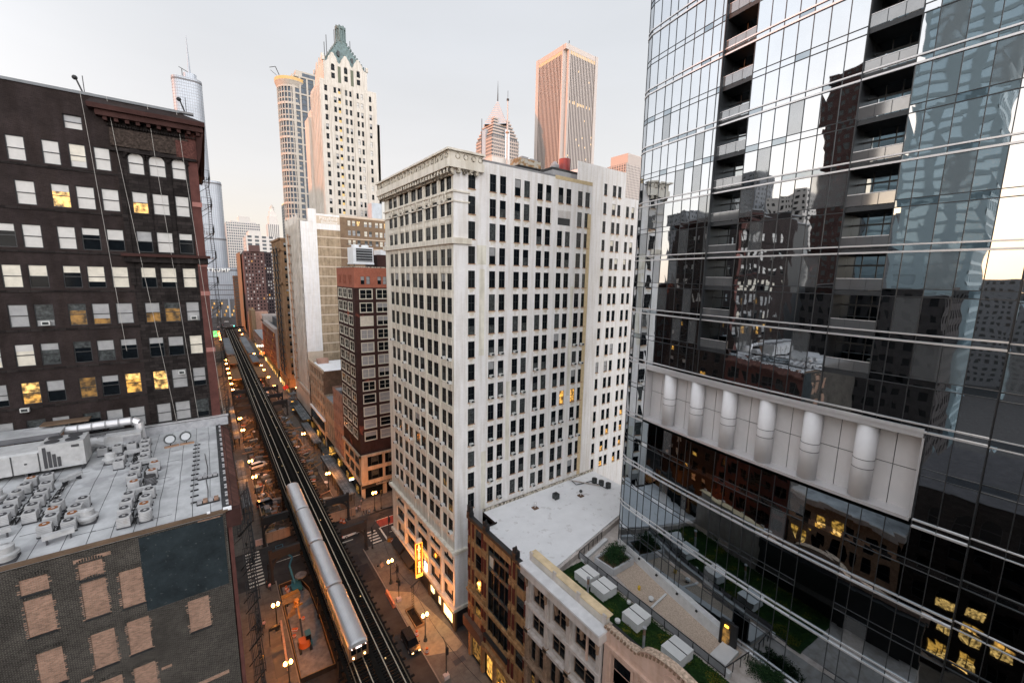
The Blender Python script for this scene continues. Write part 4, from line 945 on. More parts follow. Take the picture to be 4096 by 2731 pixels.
# ------------------------------------------------------------------ dark brick building on the left
DBK = mat('sooty_brown_brick', (.024, .018, .018), .9, var=.35, vs=.4, streak=.2, brick=(.22, .075, .01, (.045, .034, .031), .2), bump=.25)
DST = mat('rough_dark_stone', (.022, .018, .017), .9, var=.4, vs=1.1, brick=(.8, .35, .02, (.01, .009, .009), .35), bump=.5)
RDS = mat('red_sandstone', (.048, .023, .020), .85, var=.25, vs=.7, bump=.3)
def dark_building():
    t = thing('brick_building', 'sooty dark brown brick building with lit office windows and heavy carved cornice, at left', 'building', (0.2, 60, 0))
    w = MB(); wins = []; rs = []
    cols = [(-21.3, -20.), (-17.45, -16.15), (-15.3, -14.0), (-13.6, -12.3), (-11.3, -10.0), (-9.6, -8.25), (-7.78, -6.45), (-5.48, -4.2), (-3.85, -2.45), (-1.95, -.72)]
    tops = [75.65, 71.7, 67.7, 63.9, 60.1, 56.25, 52.45, 48.65]
    for r, zt in enumerate(tops):
        for c, (a, b) in enumerate(cols):
            h = 2.2
            if r == 0 and c in (1, 2): a, b = (-17.9, -16.7) if c == 1 else (-13.75, -12.55)
            if r == 0 and c == 3: a, b = -11.5, -10.3
            if r == 0 and c == 4: a, b = -9.7, -8.5
            if r == 0 and c == 5: a, b = -7.95, -6.75
            if r == 0 and c == 6: continue
            if r == 1 and c == 2: continue
            x = rnd.random()
            if r < 2: um, lm = (BLIND, BLIND) if x < .6 else (BLIND, G_GREY) if x < .75 else (BLIND3, BLIND) if x < .9 else (BLIND2, BLIND2)
            elif r == 2: um, lm = (BLIND, BLIND) if x < .35 else (BLIND2, G_DARK) if x < .5 else (BLIND, BLIND2) if x < .6 else (BLIND, G_DARK) if x < .8 else (BLIND2, BLIND2)
            elif r == 3: um, lm = (BLIND3, BLIND3) if x < .5 else (BLIND3, G_DARK)
            elif r == 4: um, lm = (G_GREY, BLIND2) if x < .2 else (BLIND2, BLIND2) if x < .6 else (BLIND2, LIT_D) if x < .75 else (G_GREY, LIT_D)
            elif r == 5: um, lm = (BLIND, BLIND3) if x < .25 else (BLIND3, BLIND3) if x < .5 else (G_GREY, G_DARK) if x < .65  else (BLIND2, G_GREY) if x < .85 else (BLIND2, G_DARK)
            elif r == 6: um, lm = (LIT_W, LIT_Y) if c in (6, 2) else (BLIND2, G_DARK) if x < .5 else (LIT_D, LIT_D) if x < .8 else (BLIND2, BLIND2)
            else: um, lm = (BLIND2, BLIND2) if x < .7 else (G_GREY, G_DARK)
            if (r, c) in ((1, 4), (1, 7)): um, lm = (BLIND, LIT_W)
            if (r, c) == (1, 1): um = lm = G_GREY
            if (r, c) == (6, 7): um = lm = LIT_W
            arch = r == 0 and c > 6
            rs.append((a, b, zt - h, zt)); wins.append(('S', 60, .15, a, b, zt - h, zt, ('arch', F_BLACK, um, lm, DST) if arch else (rnd.choice(('dh', 'b3', 'b7')) if um is not lm or x > .93 else 'dh', F_BLACK, um, lm if um is not lm or x <= .93 else G_DARK, DST, .02)))
    rs.append((-9.8, -8.5, 77.0, 78.3)); wins.append(('S', 60, .25, -9.8, -8.5, 77., 78.3, ('dh', F_BLACK, BLIND2, BLIND, DST, .02)))
    left = [r for r in rs if r[0] < -6.2]; right = [r for r in rs if r[0] >= -6.2]
    wall(w, 'S', 60, -30, -6.1, 40, 80.4, left, DBK, .18); wall(w, 'S', 59.98, -6.1, -.5, 40, 80.4, right, DST, .18); wall(w, 'S', 59.96, -.5, .35, 40, 79, [], mat('red_corner_stone', (.10, .042, .036), .85, var=.3, vs=.7, bump=.3), .3)
    er = []
    for r in range(18):
        for c in range(8): y = 61.5 + c * 3.7; z = 73.4 - 3.83 * r; er.append((y, y + 1.5, z, z + 2.2)); q = rnd.random(); wins.append(('E', .35, .15, y, y + 1.5, z, z + 2.2, ('dh', F_BLACK, BLIND if q < .3 else BLIND2 if q < .5 else G_DARK, LIT_Y if q > .93 else BLIND if q < .2 else G_DARK, DST, .02)))
    wall(w, 'E', .35, 59.96, 92, 0, 79, er, DBK, .18)
    for i, (a, b, z0) in enumerate(((-6.3, -5.9, 62), (-4.1, -3.95, 62), (-2.35, -2.05, 62))): w.box(a, b, 59.86, 59.98, z0, 74, DST)
    for z in (75.9, 71.9, 67.9, 64.1, 60.3, 56.45, 52.65): w.box(-30, -6.1, 59.93, 60, z - 2.85, z - 2.62, DST)
    for i in range(12): z = 41 + i * 3.3; w.box(-.45, .42, 59.9, 59.97, z, z + .5, mat('pale_red_stone', (.30, .14, .12), .85, var=.2)) if i in (4, 6, 7, 9) else None
    w.build('wall', t)
    c = MB(); c.box(-40, -.1, 60.5, 91, 0, 79.6, F_BLACK); c.box(-40, .3, 60.05, 92, 79.7, 80.1, ROOF_G); c.build('roof', t)
    c = MB(); c.box(-30, -.8, 59.9, 60.3, 80.35, 80.6, mat('lead_coping', (.16, .17, .18), .6, var=.2)); c.build('coping', t)
    c = MB()                            # cornice over the eastern bays and round the corner
    for (x0, x1, y0, y1) in ((-7.9, 1.3, 58.9, 60), (.35, 1.3, 58.9, 92)):
        k = .0 if y1 == 60 else .002
        c.box(x0, x1 - k, y0 + k, y1, 79.1, 79.55, RDS); c.box(x0 + .5, x1 - .2 - k, y0 + .25 + k, y1, 78.55, 79.1, RDS)
    c.face([(-7.9, 58.9, 79.55), (1.3, 58.9, 79.55), (-.6, 60, 80.3), (-7.6, 60, 80.3)], DBK)
    for i in range(10): x = -6.9 + i * .82; c.box(x, x + .32, 59.3, 60, 78.2, 78.55, RDS)
    for i in range(34): x = -6.7 + i * .21; c.box(x, x + .1, 59.7, 60, 77.85, 78.05, DST)
    for i in range(38): c.box(.35, .95, 60.4 + i * .82, 60.7 + i * .82, 78.15, 78.55, RDS)
    c.face([(.35, 60, 74.5), (.35, 60, 78.5), (1.1, 59.2, 78.5), (.7, 59.6, 76)], RDS); c.build('cornice', t)
    c = MB(); ORN = mat('carved_frieze', (.048, .036, .03), .9, var=.7, vs=5, bump=.9, bs=5); c.box(-6.6, -.3, 59.85, 59.97, 76.0, 77.7, ORN); c.box(-1.4, .2, 59.8, 59.86, 75.7, 77.5, mat('carved_red_panel', (.09, .038, .032), .9, var=.6, vs=5, bump=.9, bs=5)); c.box(-6.8, .3, 59.7, 59.98, 75.5, 75.75, DST)
    c.box(-6.8, .75, 59.4, 59.97, 65.0, 65.3, RDS); c.box(-6.6, .5, 59.6, 59.97, 64.4, 65.0, DST); c.build('frieze', t)
    for a, b in ((-5.48, -4.2), (-3.85, -2.45), (-1.95, -.72)):
        c = MB(); m_, r_ = (a + b) / 2, (b - a) / 2 + .22
        for q in range(9):
            a0, a1 = PI * q / 9, PI * (q + 1) / 9; c.beam((m_ + r_ * math.cos(a0), 59.93, 75 + r_ * math.sin(a0)), (m_ + r_ * math.cos(a1), 59.93, 75 + r_ * math.sin(a1)), .16, .3, DST)
        c.build('arch_moulding', t)
    for xa, xb, nm in ((-8.3, -6.3, 0), (-6.45, -3.8, 1), (-3.4, -1.8, 2), (-1.05, .65, 3)):
        c = MB(); z1 = 46.2 if nm else 55; c.tube([(xa, 59.6, 80.5), (xa + (xb - xa) * .1, 59.55, 76), (xb if nm else xa + 1, 59.62, z1)], .018, mat('pale_rope', (.45, .43, .40), .8, var=0), 4); c.build('hanging_rope', t)
    for x in (-8.2, -.3):
        c = MB(); c.box(x - .7, x + .7, 60.2, 60.8, 80.5, 80.7, ROOF_G); c.beam((x, 60.5, 80.6), (x - .4, 60.4, 81.9), .12, .12, STEEL_B); c.beam((x + .1, 60.5, 80.6), (x + .1, 60.4, 82.2), .06, .06, STEEL_B); c.ball((x - .45, 60.4, 81.9), .22, STEEL_B); c.build('roof_davit', t)
    place_windows(t, wins)
    acm = [(-12.9, 60.1 - 2.05), (-1.3, 60.1 - 2.0), (-2.9, 51.9), (-19.5, 54.1), (-15.2, 49.6)]
    for x, z in acm: c = MB(); c.box(x - .3, x + .3, 59.6, 60.1, z, z + .38, mat('air_conditioner_case')); c.box(x - .22, x + .22, 59.58, 59.6, z + .06, z + .32, G_GREY); c.build('air_conditioner', t)
dark_building()
def fire_escape(x0, x1, y0, y1, zs, label):
    t = thing('fire_escape', label, 'fire escape', (x0, y0, zs[-1])); m = STEEL_B
    for i, z in enumerate(zs):
        b = MB(); [b.box(x0 + (x1 - x0) * q / 6, x0 + (x1 - x0) * q / 6 + .05, y0, y1, z, z + .05, m) for q in range(7)]
        for x in (x0, x1):
            for h in (.5, 1.0): b.beam((x, y0, z + h), (x, y1, z + h), .045, .045, m)
        for y in (y0, y1): b.beam((x0, y, z + 1), (x1, y, z + 1), .045, .045, m)
        n = int((y1 - y0) / .8)
        for k in range(n + 1): yy = y0 + (y1 - y0) * k / n; b.beam((x1, yy, z), (x1, yy, z + 1), .03, .03, m)
        b.beam((x0 - .3, y0 + .3, z - 1.2), (x1, y0 + .3, z), .07, .07, m); b.beam((x0 - .3, y1 - .3, z - 1.2), (x1, y1 - .3, z), .07, .07, m); b.build('platform', t)
        if i + 1 < len(zs):
            b = MB(); z2 = zs[i + 1]; a, c = (y0 + .8, y1 - .8) if i % 2 else (y1 - .8, y0 + .8)
            xm = x0 + (x1 - x0) * .6
            for x in (xm, x1 - .08): b.beam((x, a, z), (x, c, z2 + .05), .06, .16, m); b.beam((x, a, z + .9), (x, c, z2 + .95), .035, .035, m)
            k = 12
            for j in range(k): f = (j + .5) / k; b.box(xm, x1 - .08, a + (c - a) * f - .12, a + (c - a) * f + .12, z + (z2 - z) * f, z + (z2 - z) * f + .03, m)
            b.build('stair', t)
    return t
fire_escape(.55, 1.75, 78, 86, [77.2 - 3.86 * k for k in range(16)], 'black iron fire escape down the street side of the sooty dark brown building')
fire_escape(1.05, 1.9, 41, 48.5, [41.5 - 3.86 * k for k in range(10)], 'black iron fire escape down the street side of the low flat roofed brick building')

# ------------------------------------------------------------------ low brick building with the busy roof
RUB = mat('old_common_brick', (.030, .026, .023), .95, var=.35, vs=.5, brick=(.23, .085, .014, (.125, .115, .10), .6), bump=.5, bs=8)
INF = mat('pink_infill_brick', (.29, .165, .115), .9, var=.2, vs=1.2, brick=(.21, .078, .012, (.30, .23, .18), .3), bump=.4, bs=8)
MEM = mat('weathered_white_membrane', (.45, .455, .46), .8, var=.32, vs=.35, streak=0, spot=(.5, .58, (.36, .36, .37)), bump=.3, bs=1)
def low_left():
    t = thing('brick_building', 'low brick building with bricked up windows under a weathered pale flat roof, bottom left', 'building', (0, 36.9, 0))
    R_ = 45.3
    w = MB()
    holes = [(-10.83, -9.6, 43.1, 44.15), (-10.8, -9.56, 40.1, 42.7), (-8.23, -7.06, 43.0, 44.15), (-8.23, -7.03, 40.05, 42.75), (-6.37, -5.2, 39.95, 42.75), (-2.9, -1.62, 36.1, 38.75), (-8.15, -6.96, 36.1, 38.8), (-6.32, -5.13, 36.15, 38.8), (-10.68, -9.5, 36.2, 38.8), (-6.3, -5.1, 32.4, 35.0), (-8.1, -6.9, 32.4, 35.0), (-10.6, -9.4, 32.4, 35.), (-14.1, -12.9, 36.2, 38.8), (-14.1, -12.9, 40.1, 42.7)]
    wall(w, 'S', 36.9, -30, -.05, 0, R_ - .25, holes, RUB, .1); w.box(-.05, .02, 36.93, 59.9, 0, R_ - 1.3, F_BLACK)
    er = []; ew = []
    for r in range(10):
        for c in range(6): y = 38.2 + c * 3.7; z = 40.3 - 3.86 * r; er.append((y, y + 2.3, z, z + 2.5)); q = rnd.random(); ew.append(('E', .28, .2, y, y + 2.3, z, z + 2.5, ('pair', F_BLACK, G_DARK, LIT_Y if q > .88 else G_GREY if q < .2 else G_DARK, None, 0)))
    wall(w, 'E', .28, 36.93, 59.9, 0, R_ - 1.3, er, mat('red_corner_stone'), .24); w.face([(-.05, 36.93, 0), (.28, 36.93, 0), (.28, 36.93, R_ - 1.3), (-.05, 36.93, R_ - 1.3)], mat('red_corner_stone')); place_windows(t, ew); w.build('wall', t)
    for (a, b, z0, z1) in holes:
        c = MB(); c.box(a, b, 36.94, 37.2, z0, z1, INF)
        for k in range(int((z1 - z0) / .156)):
            for x, s in ((a, -1), (b, 1)):
                if rnd.random() < .6: d = rnd.uniform(.06, .16); c.box(min(x, x + s * d), max(x, x + s * d), 36.885, 36.95, z0 + k * .156, z0 + k * .156 + .07, INF)
        c.build('bricked_up_window', t)
        c = MB(); n = 9
        for k in range(n + 1):     # rowlock arch
            f = k / n; x = a + (b - a) * f; z = z1 + .14 + .16 * math.sin(PI * f); c.rbox((x, 36.88, z), .09, .05, .24, 0, RUB)
        c.build('brick_arch', t)
        c = MB(); c.box(a - .05, b + .05, 36.8, 37, z0 - .1, z0 - .02, F_BLACK); c.build('sill', t)
    c = MB(); c.box(-5.15, -.25, 36.86, 36.92, 39.15, 44.9, mat('tarred_brick', (.022, .030, .034), .75, var=.4, vs=.8, spot=(5, .66, (.08, .09, .09)), bump=.4, bs=6)); c.build('tarred_panel', t)
    c = MB()
    for (a, b, z0, z1) in ((-8.4, -6.6, 44.3, 44.55), (-1.8, -.4, 44.85, 45.0), (-8.9, -8.3, 35.6, 35.8), (-4.8, -4.2, 34.0, 34.2), (-3, -.8, 31.3, 31.6)): c.box(a, b, 36.87, 36.95, z0, z1, INF)
    c.build('brick_patch', t)
    c = MB(); c.box(-30, -.25, 36.85, 60, R_ - .2, R_, MEM); c.build('roof', t)
    c = MB()
    for x in [-.95, -2.1, -3.1, -4.2, -5.4, -6.6, -7.8, -9.0, -10.4, -11.8, -13.4, -15, -17]: c.tube([(x + rnd.uniform(-.04, .04), 36.9 + q * 2.3, R_ + .008) for q in range(11)], .016, STEEL_B, 4)
    for i in range(24): x = rnd.uniform(-16, -1); y = rnd.uniform(38, 58); c.rbox((x, y, R_ + .01), rnd.uniform(.7, 1.3), .03, .012, rnd.choice((0, 0, .1)), STEEL_B)
    c.build('roof_seams', t)
    c = MB(); c.box(-30, .1, 36.7, 36.95, R_ - .1, R_ + .14, mat('rust_brown_edge', (.14, .095, .065), .8, var=.3)); c.build('parapet', t)
    c = MB(); SL = mat('slate_cornice_top', (.05, .05, .052), .8, var=.4, vs=2); TI = mat('clay_tile_slope', (.13, .062, .05), .85, var=.35, vs=1.5, tile=(1, .6, .03, (.05, .03, .03), .25))
    c.box(-.25, .15, 36.9, 59.9, R_ - .1, R_ + .06, SL); c.hexa([(.15, 36.8, R_ - .3), (1.0, 36.8, R_ - 1.2), (1.0, 59.9, R_ - 1.2), (.15, 59.9, R_ - .3), (.15, 36.8, R_ + .02), (1.0, 36.8, R_ - .9), (1.0, 59.9, R_ - .9), (.15, 59.9, R_ + .02)], TI)
    for k in range(44): y = 37.2 + k * .52; c.box(.02, .2, y, y + .22, R_ + .02, R_ + .12, ALU if k % 3 else SL)
    c.box(-.05, .9, 36.7, 37.3, R_ - 1.4, R_ + .0, RDS); c.build('cornice', t)
    c = MB(); c.box(-1.2, -1.0, 36.75, 37.05, R_ + .02, R_ + .2, WR); c.box(-.2, .35, 36.75, 37.15, R_ + .02, R_ + .16, WR)
    c.build('corner_cap', t)
    c = MB(); LDC = mat('grey_flashing', (.30, .30, .31), .6, var=.3, vs=1.5); c.hexa([(-30, 59.2, R_), (1.0, 59.2, R_), (1.0, 59.9, R_), (-30, 59.9, R_), (-30, 59.5, R_ + .9), (1.0, 59.5, R_ + .9), (1.0, 59.9, R_ + 1.0), (-30, 59.9, R_ + 1.0)], LDC); c.box(-30, 1.1, 59.45, 59.95, R_ + 1.0, R_ + 1.08, ALU); c.build('parapet_flashing', t)
    # penthouse at the back left
    p = MB(); p.box(-30, -12.6, 57.3, 59.1, R_, R_ + 2.5, mat('sooty_red_brick', (.06, .03, .024), .9, var=.4)); p.box(-30, -12.3, 55.9, 59.2, R_ + 2.5, R_ + 2.75, MEM); p.box(-30, -12.3, 55.8, 55.95, R_ + 2.35, R_ + 2.8, mat('grey_trim', (.14, .14, .15), .7)); p.box(-16.9, -15.6, 57.2, 57.3, R_ + .6, R_ + 2.1, INF); p.box(-12.9, -12.3, 56.0, 57.4, R_, R_ + 2.5, INF); p.box(-14, -10.6, 58, 59.3, R_ + 3.0, R_ + 3.15, mat('rust_brown_edge')); p.build('penthouse', t)
    # ducts and air handler are things standing on the roof
    WM = mat('white_painted_metal', (.44, .44, .44), .5, var=.18, vs=1.5, spot=(2.5, .64, (.38, .36, .34)))
    DKG = mat('fan_grille', (.05, .05, .055), .6, var=.2)
    u = thing('air_handler', 'long white rooftop air handling unit with round fans on its raised end', 'air handler', (-14, 52.5, R_))
    b = MB(); b.box(-24, -12.9, 52.4, 54.6, R_ + .5, R_ + 2.2, WM); b.hexa([(-24, 52.4, R_ + 2.2), (-12.9, 52.4, R_ + 2.2), (-12.9, 54.6, R_ + 2.2), (-24, 54.6, R_ + 2.2), (-24, 52.6, R_ + 2.35), (-12.9, 52.6, R_ + 2.35), (-12.9, 54.6, R_ + 2.6), (-24, 54.6, R_ + 2.6)], WM)
    for x in (-13.0, -14.6, -16.1, -17.8, -19.5, -21.2): b.box(x - .03, x + .03, 52.34, 52.4, R_ + .5, R_ + 2.2, DKG)
    for x in (-13.8, -15.4, -17, -18.6): b.box(x - .08, x + .08, 52.35, 52.4, R_ + 1.3, R_ + 1.42, DKG)
    b.build('casing', u)
    b = MB(); b.box(-12.9, -10.1, 52.3, 54.8, R_ + .5, R_ + 2.8, WM)
    for i, h in enumerate((1.9, 1.5, 1.2, .9)): b.box(-12.7 + i * .28, -12.5 + i * .28, 52.24, 52.3, R_ + .7, R_ + .7 + h, DKG)
    b.box(-10.9, -10.4, 52.24, 52.3, R_ + 2.3, R_ + 2.5, DKG); b.build('fan_section', u)
    for x, y in ((-12.2, 53.0), (-10.9, 53.0), (-12.2, 54.2), (-10.9, 54.2)): b = MB(); b.cyl(x, y, R_ + 2.8, R_ + 2.9, .48, DKG, 16); b.build('fan', u)
    b = MB(); [b.box(x, x + .2, 52.5, 54.5, R_, R_ + .5, DKG) for x in (-23, -20, -17, -14, -12.6, -10.5)]; b.build('feet', u)
    u = thing('duct', 'silver rooftop duct bending down beside the sooty brown wall', 'duct', (-10, 58.4, R_)); b = MB()
    b.tube([(-13, 58.2, R_ + 2.3), (-7.4, 58.4, R_ + 2.3)], .42, ALU, 12); b.tube([(-7.4, 58.4, R_ + 2.3), (-6.9, 58.3, R_ + 2.0), (-6.8, 58.1, R_ + .2)], .42, ALU, 12)
    for i in range(6): b.tube([(-12.5 + i, 58.22, R_ + 2.3), (-12.4 + i, 58.22, R_ + 2.3)], .45, LDC, 12)
    b.build('pipe', u); b = MB(); b.tube([(-12.5, 57.3, R_ + .9), (-10, 57.2, R_ + .9), (-8.6, 56.6, R_ + .5), (-7.6, 56.6, R_ + .6)], .5, WM, 10); b.build('elbow', u)
    u = thing('ventilation_unit', 'boxy white ventilation unit beside the silver duct', 'ventilation unit', (-7.5, 56.6, R_)); b = MB(); b.box(-9.4, -6.6, 56.2, 57.6, R_ + .3, R_ + 1.5, WM); b.box(-8, -6.6, 56.1, 56.2, R_ + .4, R_ + 1.3, LDC); b.build('casing', u); b = MB(); [b.box(x, x + .15, 56.3, 57.4, R_, R_ + .3, DKG) for x in (-9.2, -7)]; b.build('feet', u)
    # condensers
    def cond(name, top, case=WM, round_=False):
        u = thing(name, 'condenser', 'condenser', (0, 0, 0)); b = MB()
        if round_: b.cyl(0, 0, .14, .86, .38, case, 18)
        else: b.box(-.36, .36, -.33, .33, .14, .84, case)
        for i in range(5): b.box(-.37, .37, -.34, .34, .22 + i * .12, .25 + i * .12, LDC) if not round_ else b.cyl(0, 0, .22 + i * .12, .25 + i * .12, .39, LDC, 18)
        b.build('casing', u)
        b = MB(); b.cyl(0, 0, .85, .88, .27, top, 14); b.cyl(0, 0, .88, .9, .1, case, 8); b.build('fan', u)
        b = MB(); b.box(-.4, .4, -.3, -.22, 0, .14, DKG); b.box(-.4, .4, .22, .3, 0, .14, DKG); b.build('feet', u); return u
    kinds = [cond('condenser_unit', DKG), cond('condenser_unit', mat('rust_fan', (.25, .10, .04), .85, var=.4, vs=6)), cond('round_condenser', DKG, WM, True), cond('round_condenser', DKG, mat('black_case', (.03, .03, .032), .6), True)]
    labs = ['white boxy condenser unit with grey fan, one of many rowed on the pale flat roof', 'white boxy condenser unit with rust stained top on the pale flat roof', 'round white condenser unit among the boxy ones on the pale flat roof', 'round black condenser unit among the white ones on the pale flat roof']
    used = [0] * 4
    U = [(-11.5, 42.9), (-11.7, 44.2), (-11.7, 45.5), (-11.7, 46.7), (-11.8, 48.3), (-13.0, 43.4), (-13.0, 44.7), (-13.1, 46.2), (-13.2, 47.6), (-13.1, 48.9), (-13.0, 50.2), (-12.1, 50.3), (-10.2, 40.1), (-10.2, 41.4), (-10.3, 42.6), (-10.3, 43.8), (-9.0, 39.9), (-9.0, 41.0), (-9.0, 42.2), (-8.9, 43.4), (-6.0, 38.4), (-6.1, 39.8), (-6.1, 41.1), (-6.1, 42.4), (-4.8, 38.5), (-5.0, 39.8), (-5.0, 41.1), (-4.9, 42.4), (-6.1, 44.7), (-6.3, 46.2), (-6.3, 47.6), (-6.3, 49.0), (-5.1, 45.2), (-5.0, 46.5), (-5.0, 48.4), (-9.4, 55.2), (-8.3, 55.2), (-7.2, 55.2), (-6.2, 54.9), (-7.7, 50.6), (-7.7, 52.0), (-6.0, 50.6), (-6.0, 52.0), (-6.0, 53.4), (-6.2, 56.0), (-14.4, 42.5), (-14.4, 44), (-14.4, 45.4), (-15.6, 41.5), (-15.7, 43)]
    for i, (x, y) in enumerate(U):
        k = 3 if i == 32 else 2 if i in (24, 26, 8, 15) else 1 if i in (12, 14, 28, 34, 25, 33, 10, 17) else 0
        loc = (x + rnd.uniform(-.06, .06), y, R_); rz = rnd.uniform(-.08, .08); g = 'condenser units in rows on the flat roof'
        if not used[k]: o = kinds[k]; o.location = loc; o.rotation_euler.z = rz; o['label'] = labs[k]; o['group'] = g; used[k] = 1
        else: dup(kinds[k], loc, rz, labs[k], g)
    # mushroom fans, ducts, dishes
    u = thing('exhaust_fan', 'fan', 'exhaust fan', (0, 0, 0)); b = MB(); b.lathe(0, 0, [(0, .45), (.35, .45), (.4, .62), (.55, .62), (.6, .42), (1.0, .42), (1.08, .2)], WM, 20); b.build('cowl', u, True); b = MB(); b.box(-.5, .5, -.5, .5, 0, .12, DKG); b.build('curb', u)
    F = [(-8.2, 40.6, 'round white mushroom exhaust fan beside the middle condenser row, nearest the roof middle'), (-11.4, 37.8, 'round white exhaust fan on the front edge of the pale flat roof'), (-8.5, 52.6, 'round white exhaust fan in front of the boxy ventilation unit'), (-14.5, 48.1, 'round white exhaust fan near the long air handling unit')]
    for i, (x, y, l) in enumerate(F):
        if i: dup(u, (x, y, R_), 0, l, 'exhaust fans on the flat roof')
        else: u.location = (x, y, R_); u['label'] = l; u['group'] = 'exhaust fans on the flat roof'
    u = thing('cable_cover', 'tray', 'cable cover', (0, 0, 0)); b = MB(); b.rbox((0, 0, .5), 1.5, .42, .3, 0, WM); b.build('box', u); b = MB(); [b.box(x, x + .1, -.2, .2, 0, .36, DKG) for x in (-.6, .5)]; b.build('feet', u)
    T = [(-12.8, 41.3, .25), (-9.3, 38.8, .2), (-5.6, 43.4, .15), (-10.6, 49.6, .9), (-5.7, 49.9, .1), (-6.9, 53.5, .1), (-8.4, 56.0, .1)]; tl = ['left of the front condensers', 'at the front of the middle condenser row', 'between the two right condenser rows', 'near the raised fan end of the long air handler', 'at the back of the right condenser rows', 'by the rear exhaust fan', 'in front of the ventilation unit']
    for i, (x, y, a) in enumerate(T):
        l = 'pale metal duct box ' + tl[i]
        if i: dup(u, (x, y, R_), a, l, 'duct boxes between condensers')
        else: u.location = (x, y, R_); u.rotation_euler.z = a; u['label'] = l; u['group'] = 'duct boxes between condensers'
    for i, (x, y, l) in enumerate(((-4.2, 54.4, 'left of two grey satellite dishes on the pale flat roof'), (-2.9, 54.5, 'right of two grey satellite dishes on the pale flat roof'))):
        if i == 0:
            d = thing('satellite_dish', l, 'satellite dish', (x, y, R_), 'satellite dishes on the flat roof'); b = MB(); q = Matrix.Rotation(math.radians(58), 4, 'X')
            TT = lambda a, bb, c, q=q: Vector((-4.2, 54.4, R_ + .8)) + q @ Vector((a, bb, c))
            b.cyl(0, 0, 0, .03, .12, G_GREY, 18, .52, T=TT, cap=False); b.cyl(0, 0, .03, .14, .52, mat('dish_grey', (.42, .43, .44), .5), 18, .54, T=TT, cap=False); b.cyl(0, 0, -.02, .02, .5, mat('dish_grey'), 18, T=TT); b.build('dish', d)
            b = MB(); b.beam((-4.2, 54.5, R_), (-4.2, 54.45, R_ + .8), .08, .08, STEEL_B); b.rbox((-4.1, 54.3, R_ + .06), 1.2, .4, .1, .2, RUST); b.build('mount', d)
        else: dup(d, (x, y, R_), -.2, l)
    # cable runs
    b = MB()
    for (xs, y0, y1) in ((-10.9, 42.5, 49.8), (-12.35, 43, 50), (-9.6, 39.8, 43.8), (-5.5, 38.2, 49.5), (-6.8, 50, 55.5)):
        for j in range(6): b.tube([(xs + rnd.uniform(-.22, .22), y0 + (y1 - y0) * q / 7, R_ + rnd.uniform(.04, .3)) for q in range(8)], .035, STEEL_B, 4)
        for k in range(int((y1 - y0) / 1.5)): b.rbox((xs, y0 + 1 + k * 1.5, R_ + .2), .5, .06, .06, 0, mat('bright_clip', (.7, .7, .7), .4))
    tag(b.build('refrigerant_pipes'), 'tangle of black pipes and cables running between the condenser rows', 'pipes')
    for i, (x, y) in enumerate(((-1.1, 39.0), (-1.1, 44.0))):
        u = thing('ballast_frame', 'steel ballast frame holding grey blocks and a cable, ' + ('nearer the front roof edge' if i == 0 else 'behind the one at the front edge'), 'ballast frame', (x, y, R_), 'ballast frames on the roof')
        b = MB(); b.box(x - .75, x + .75, y - .25, y + .25, R_, R_ + .12, STEEL_B); [b.box(x - .7 + j * .36, x - .4 + j * .36, y - .2, y + .2, R_ + .12, R_ + .35, LDC if i else INF if j % 2 else LDC) for j in range(4)]; b.build('frame', u)
        b = MB(); b.tube([(x, y, R_ + .3), (x, y + 2, R_ + .15), (x - .2, y + 6, R_ + .1)], .03, STEEL_B, 4); b.build('cable', u)
    b = MB(); [b.rbox((-2.0 + rnd.uniform(-.05, .05), 39.5 + i * 1.15, R_ + .06), .55, .1, .1, .1, STEEL_B) for i in range(13)]; b.tube([(-2.15, 39, R_ + .1), (-1.95, 47, R_ + .1), (-1.9, 54, R_ + .1)], .03, LDC, 4)
    tag(b.build('conduit_line'), 'long conduit on small black supports running along the east side of the roof', 'conduit')
low_left()

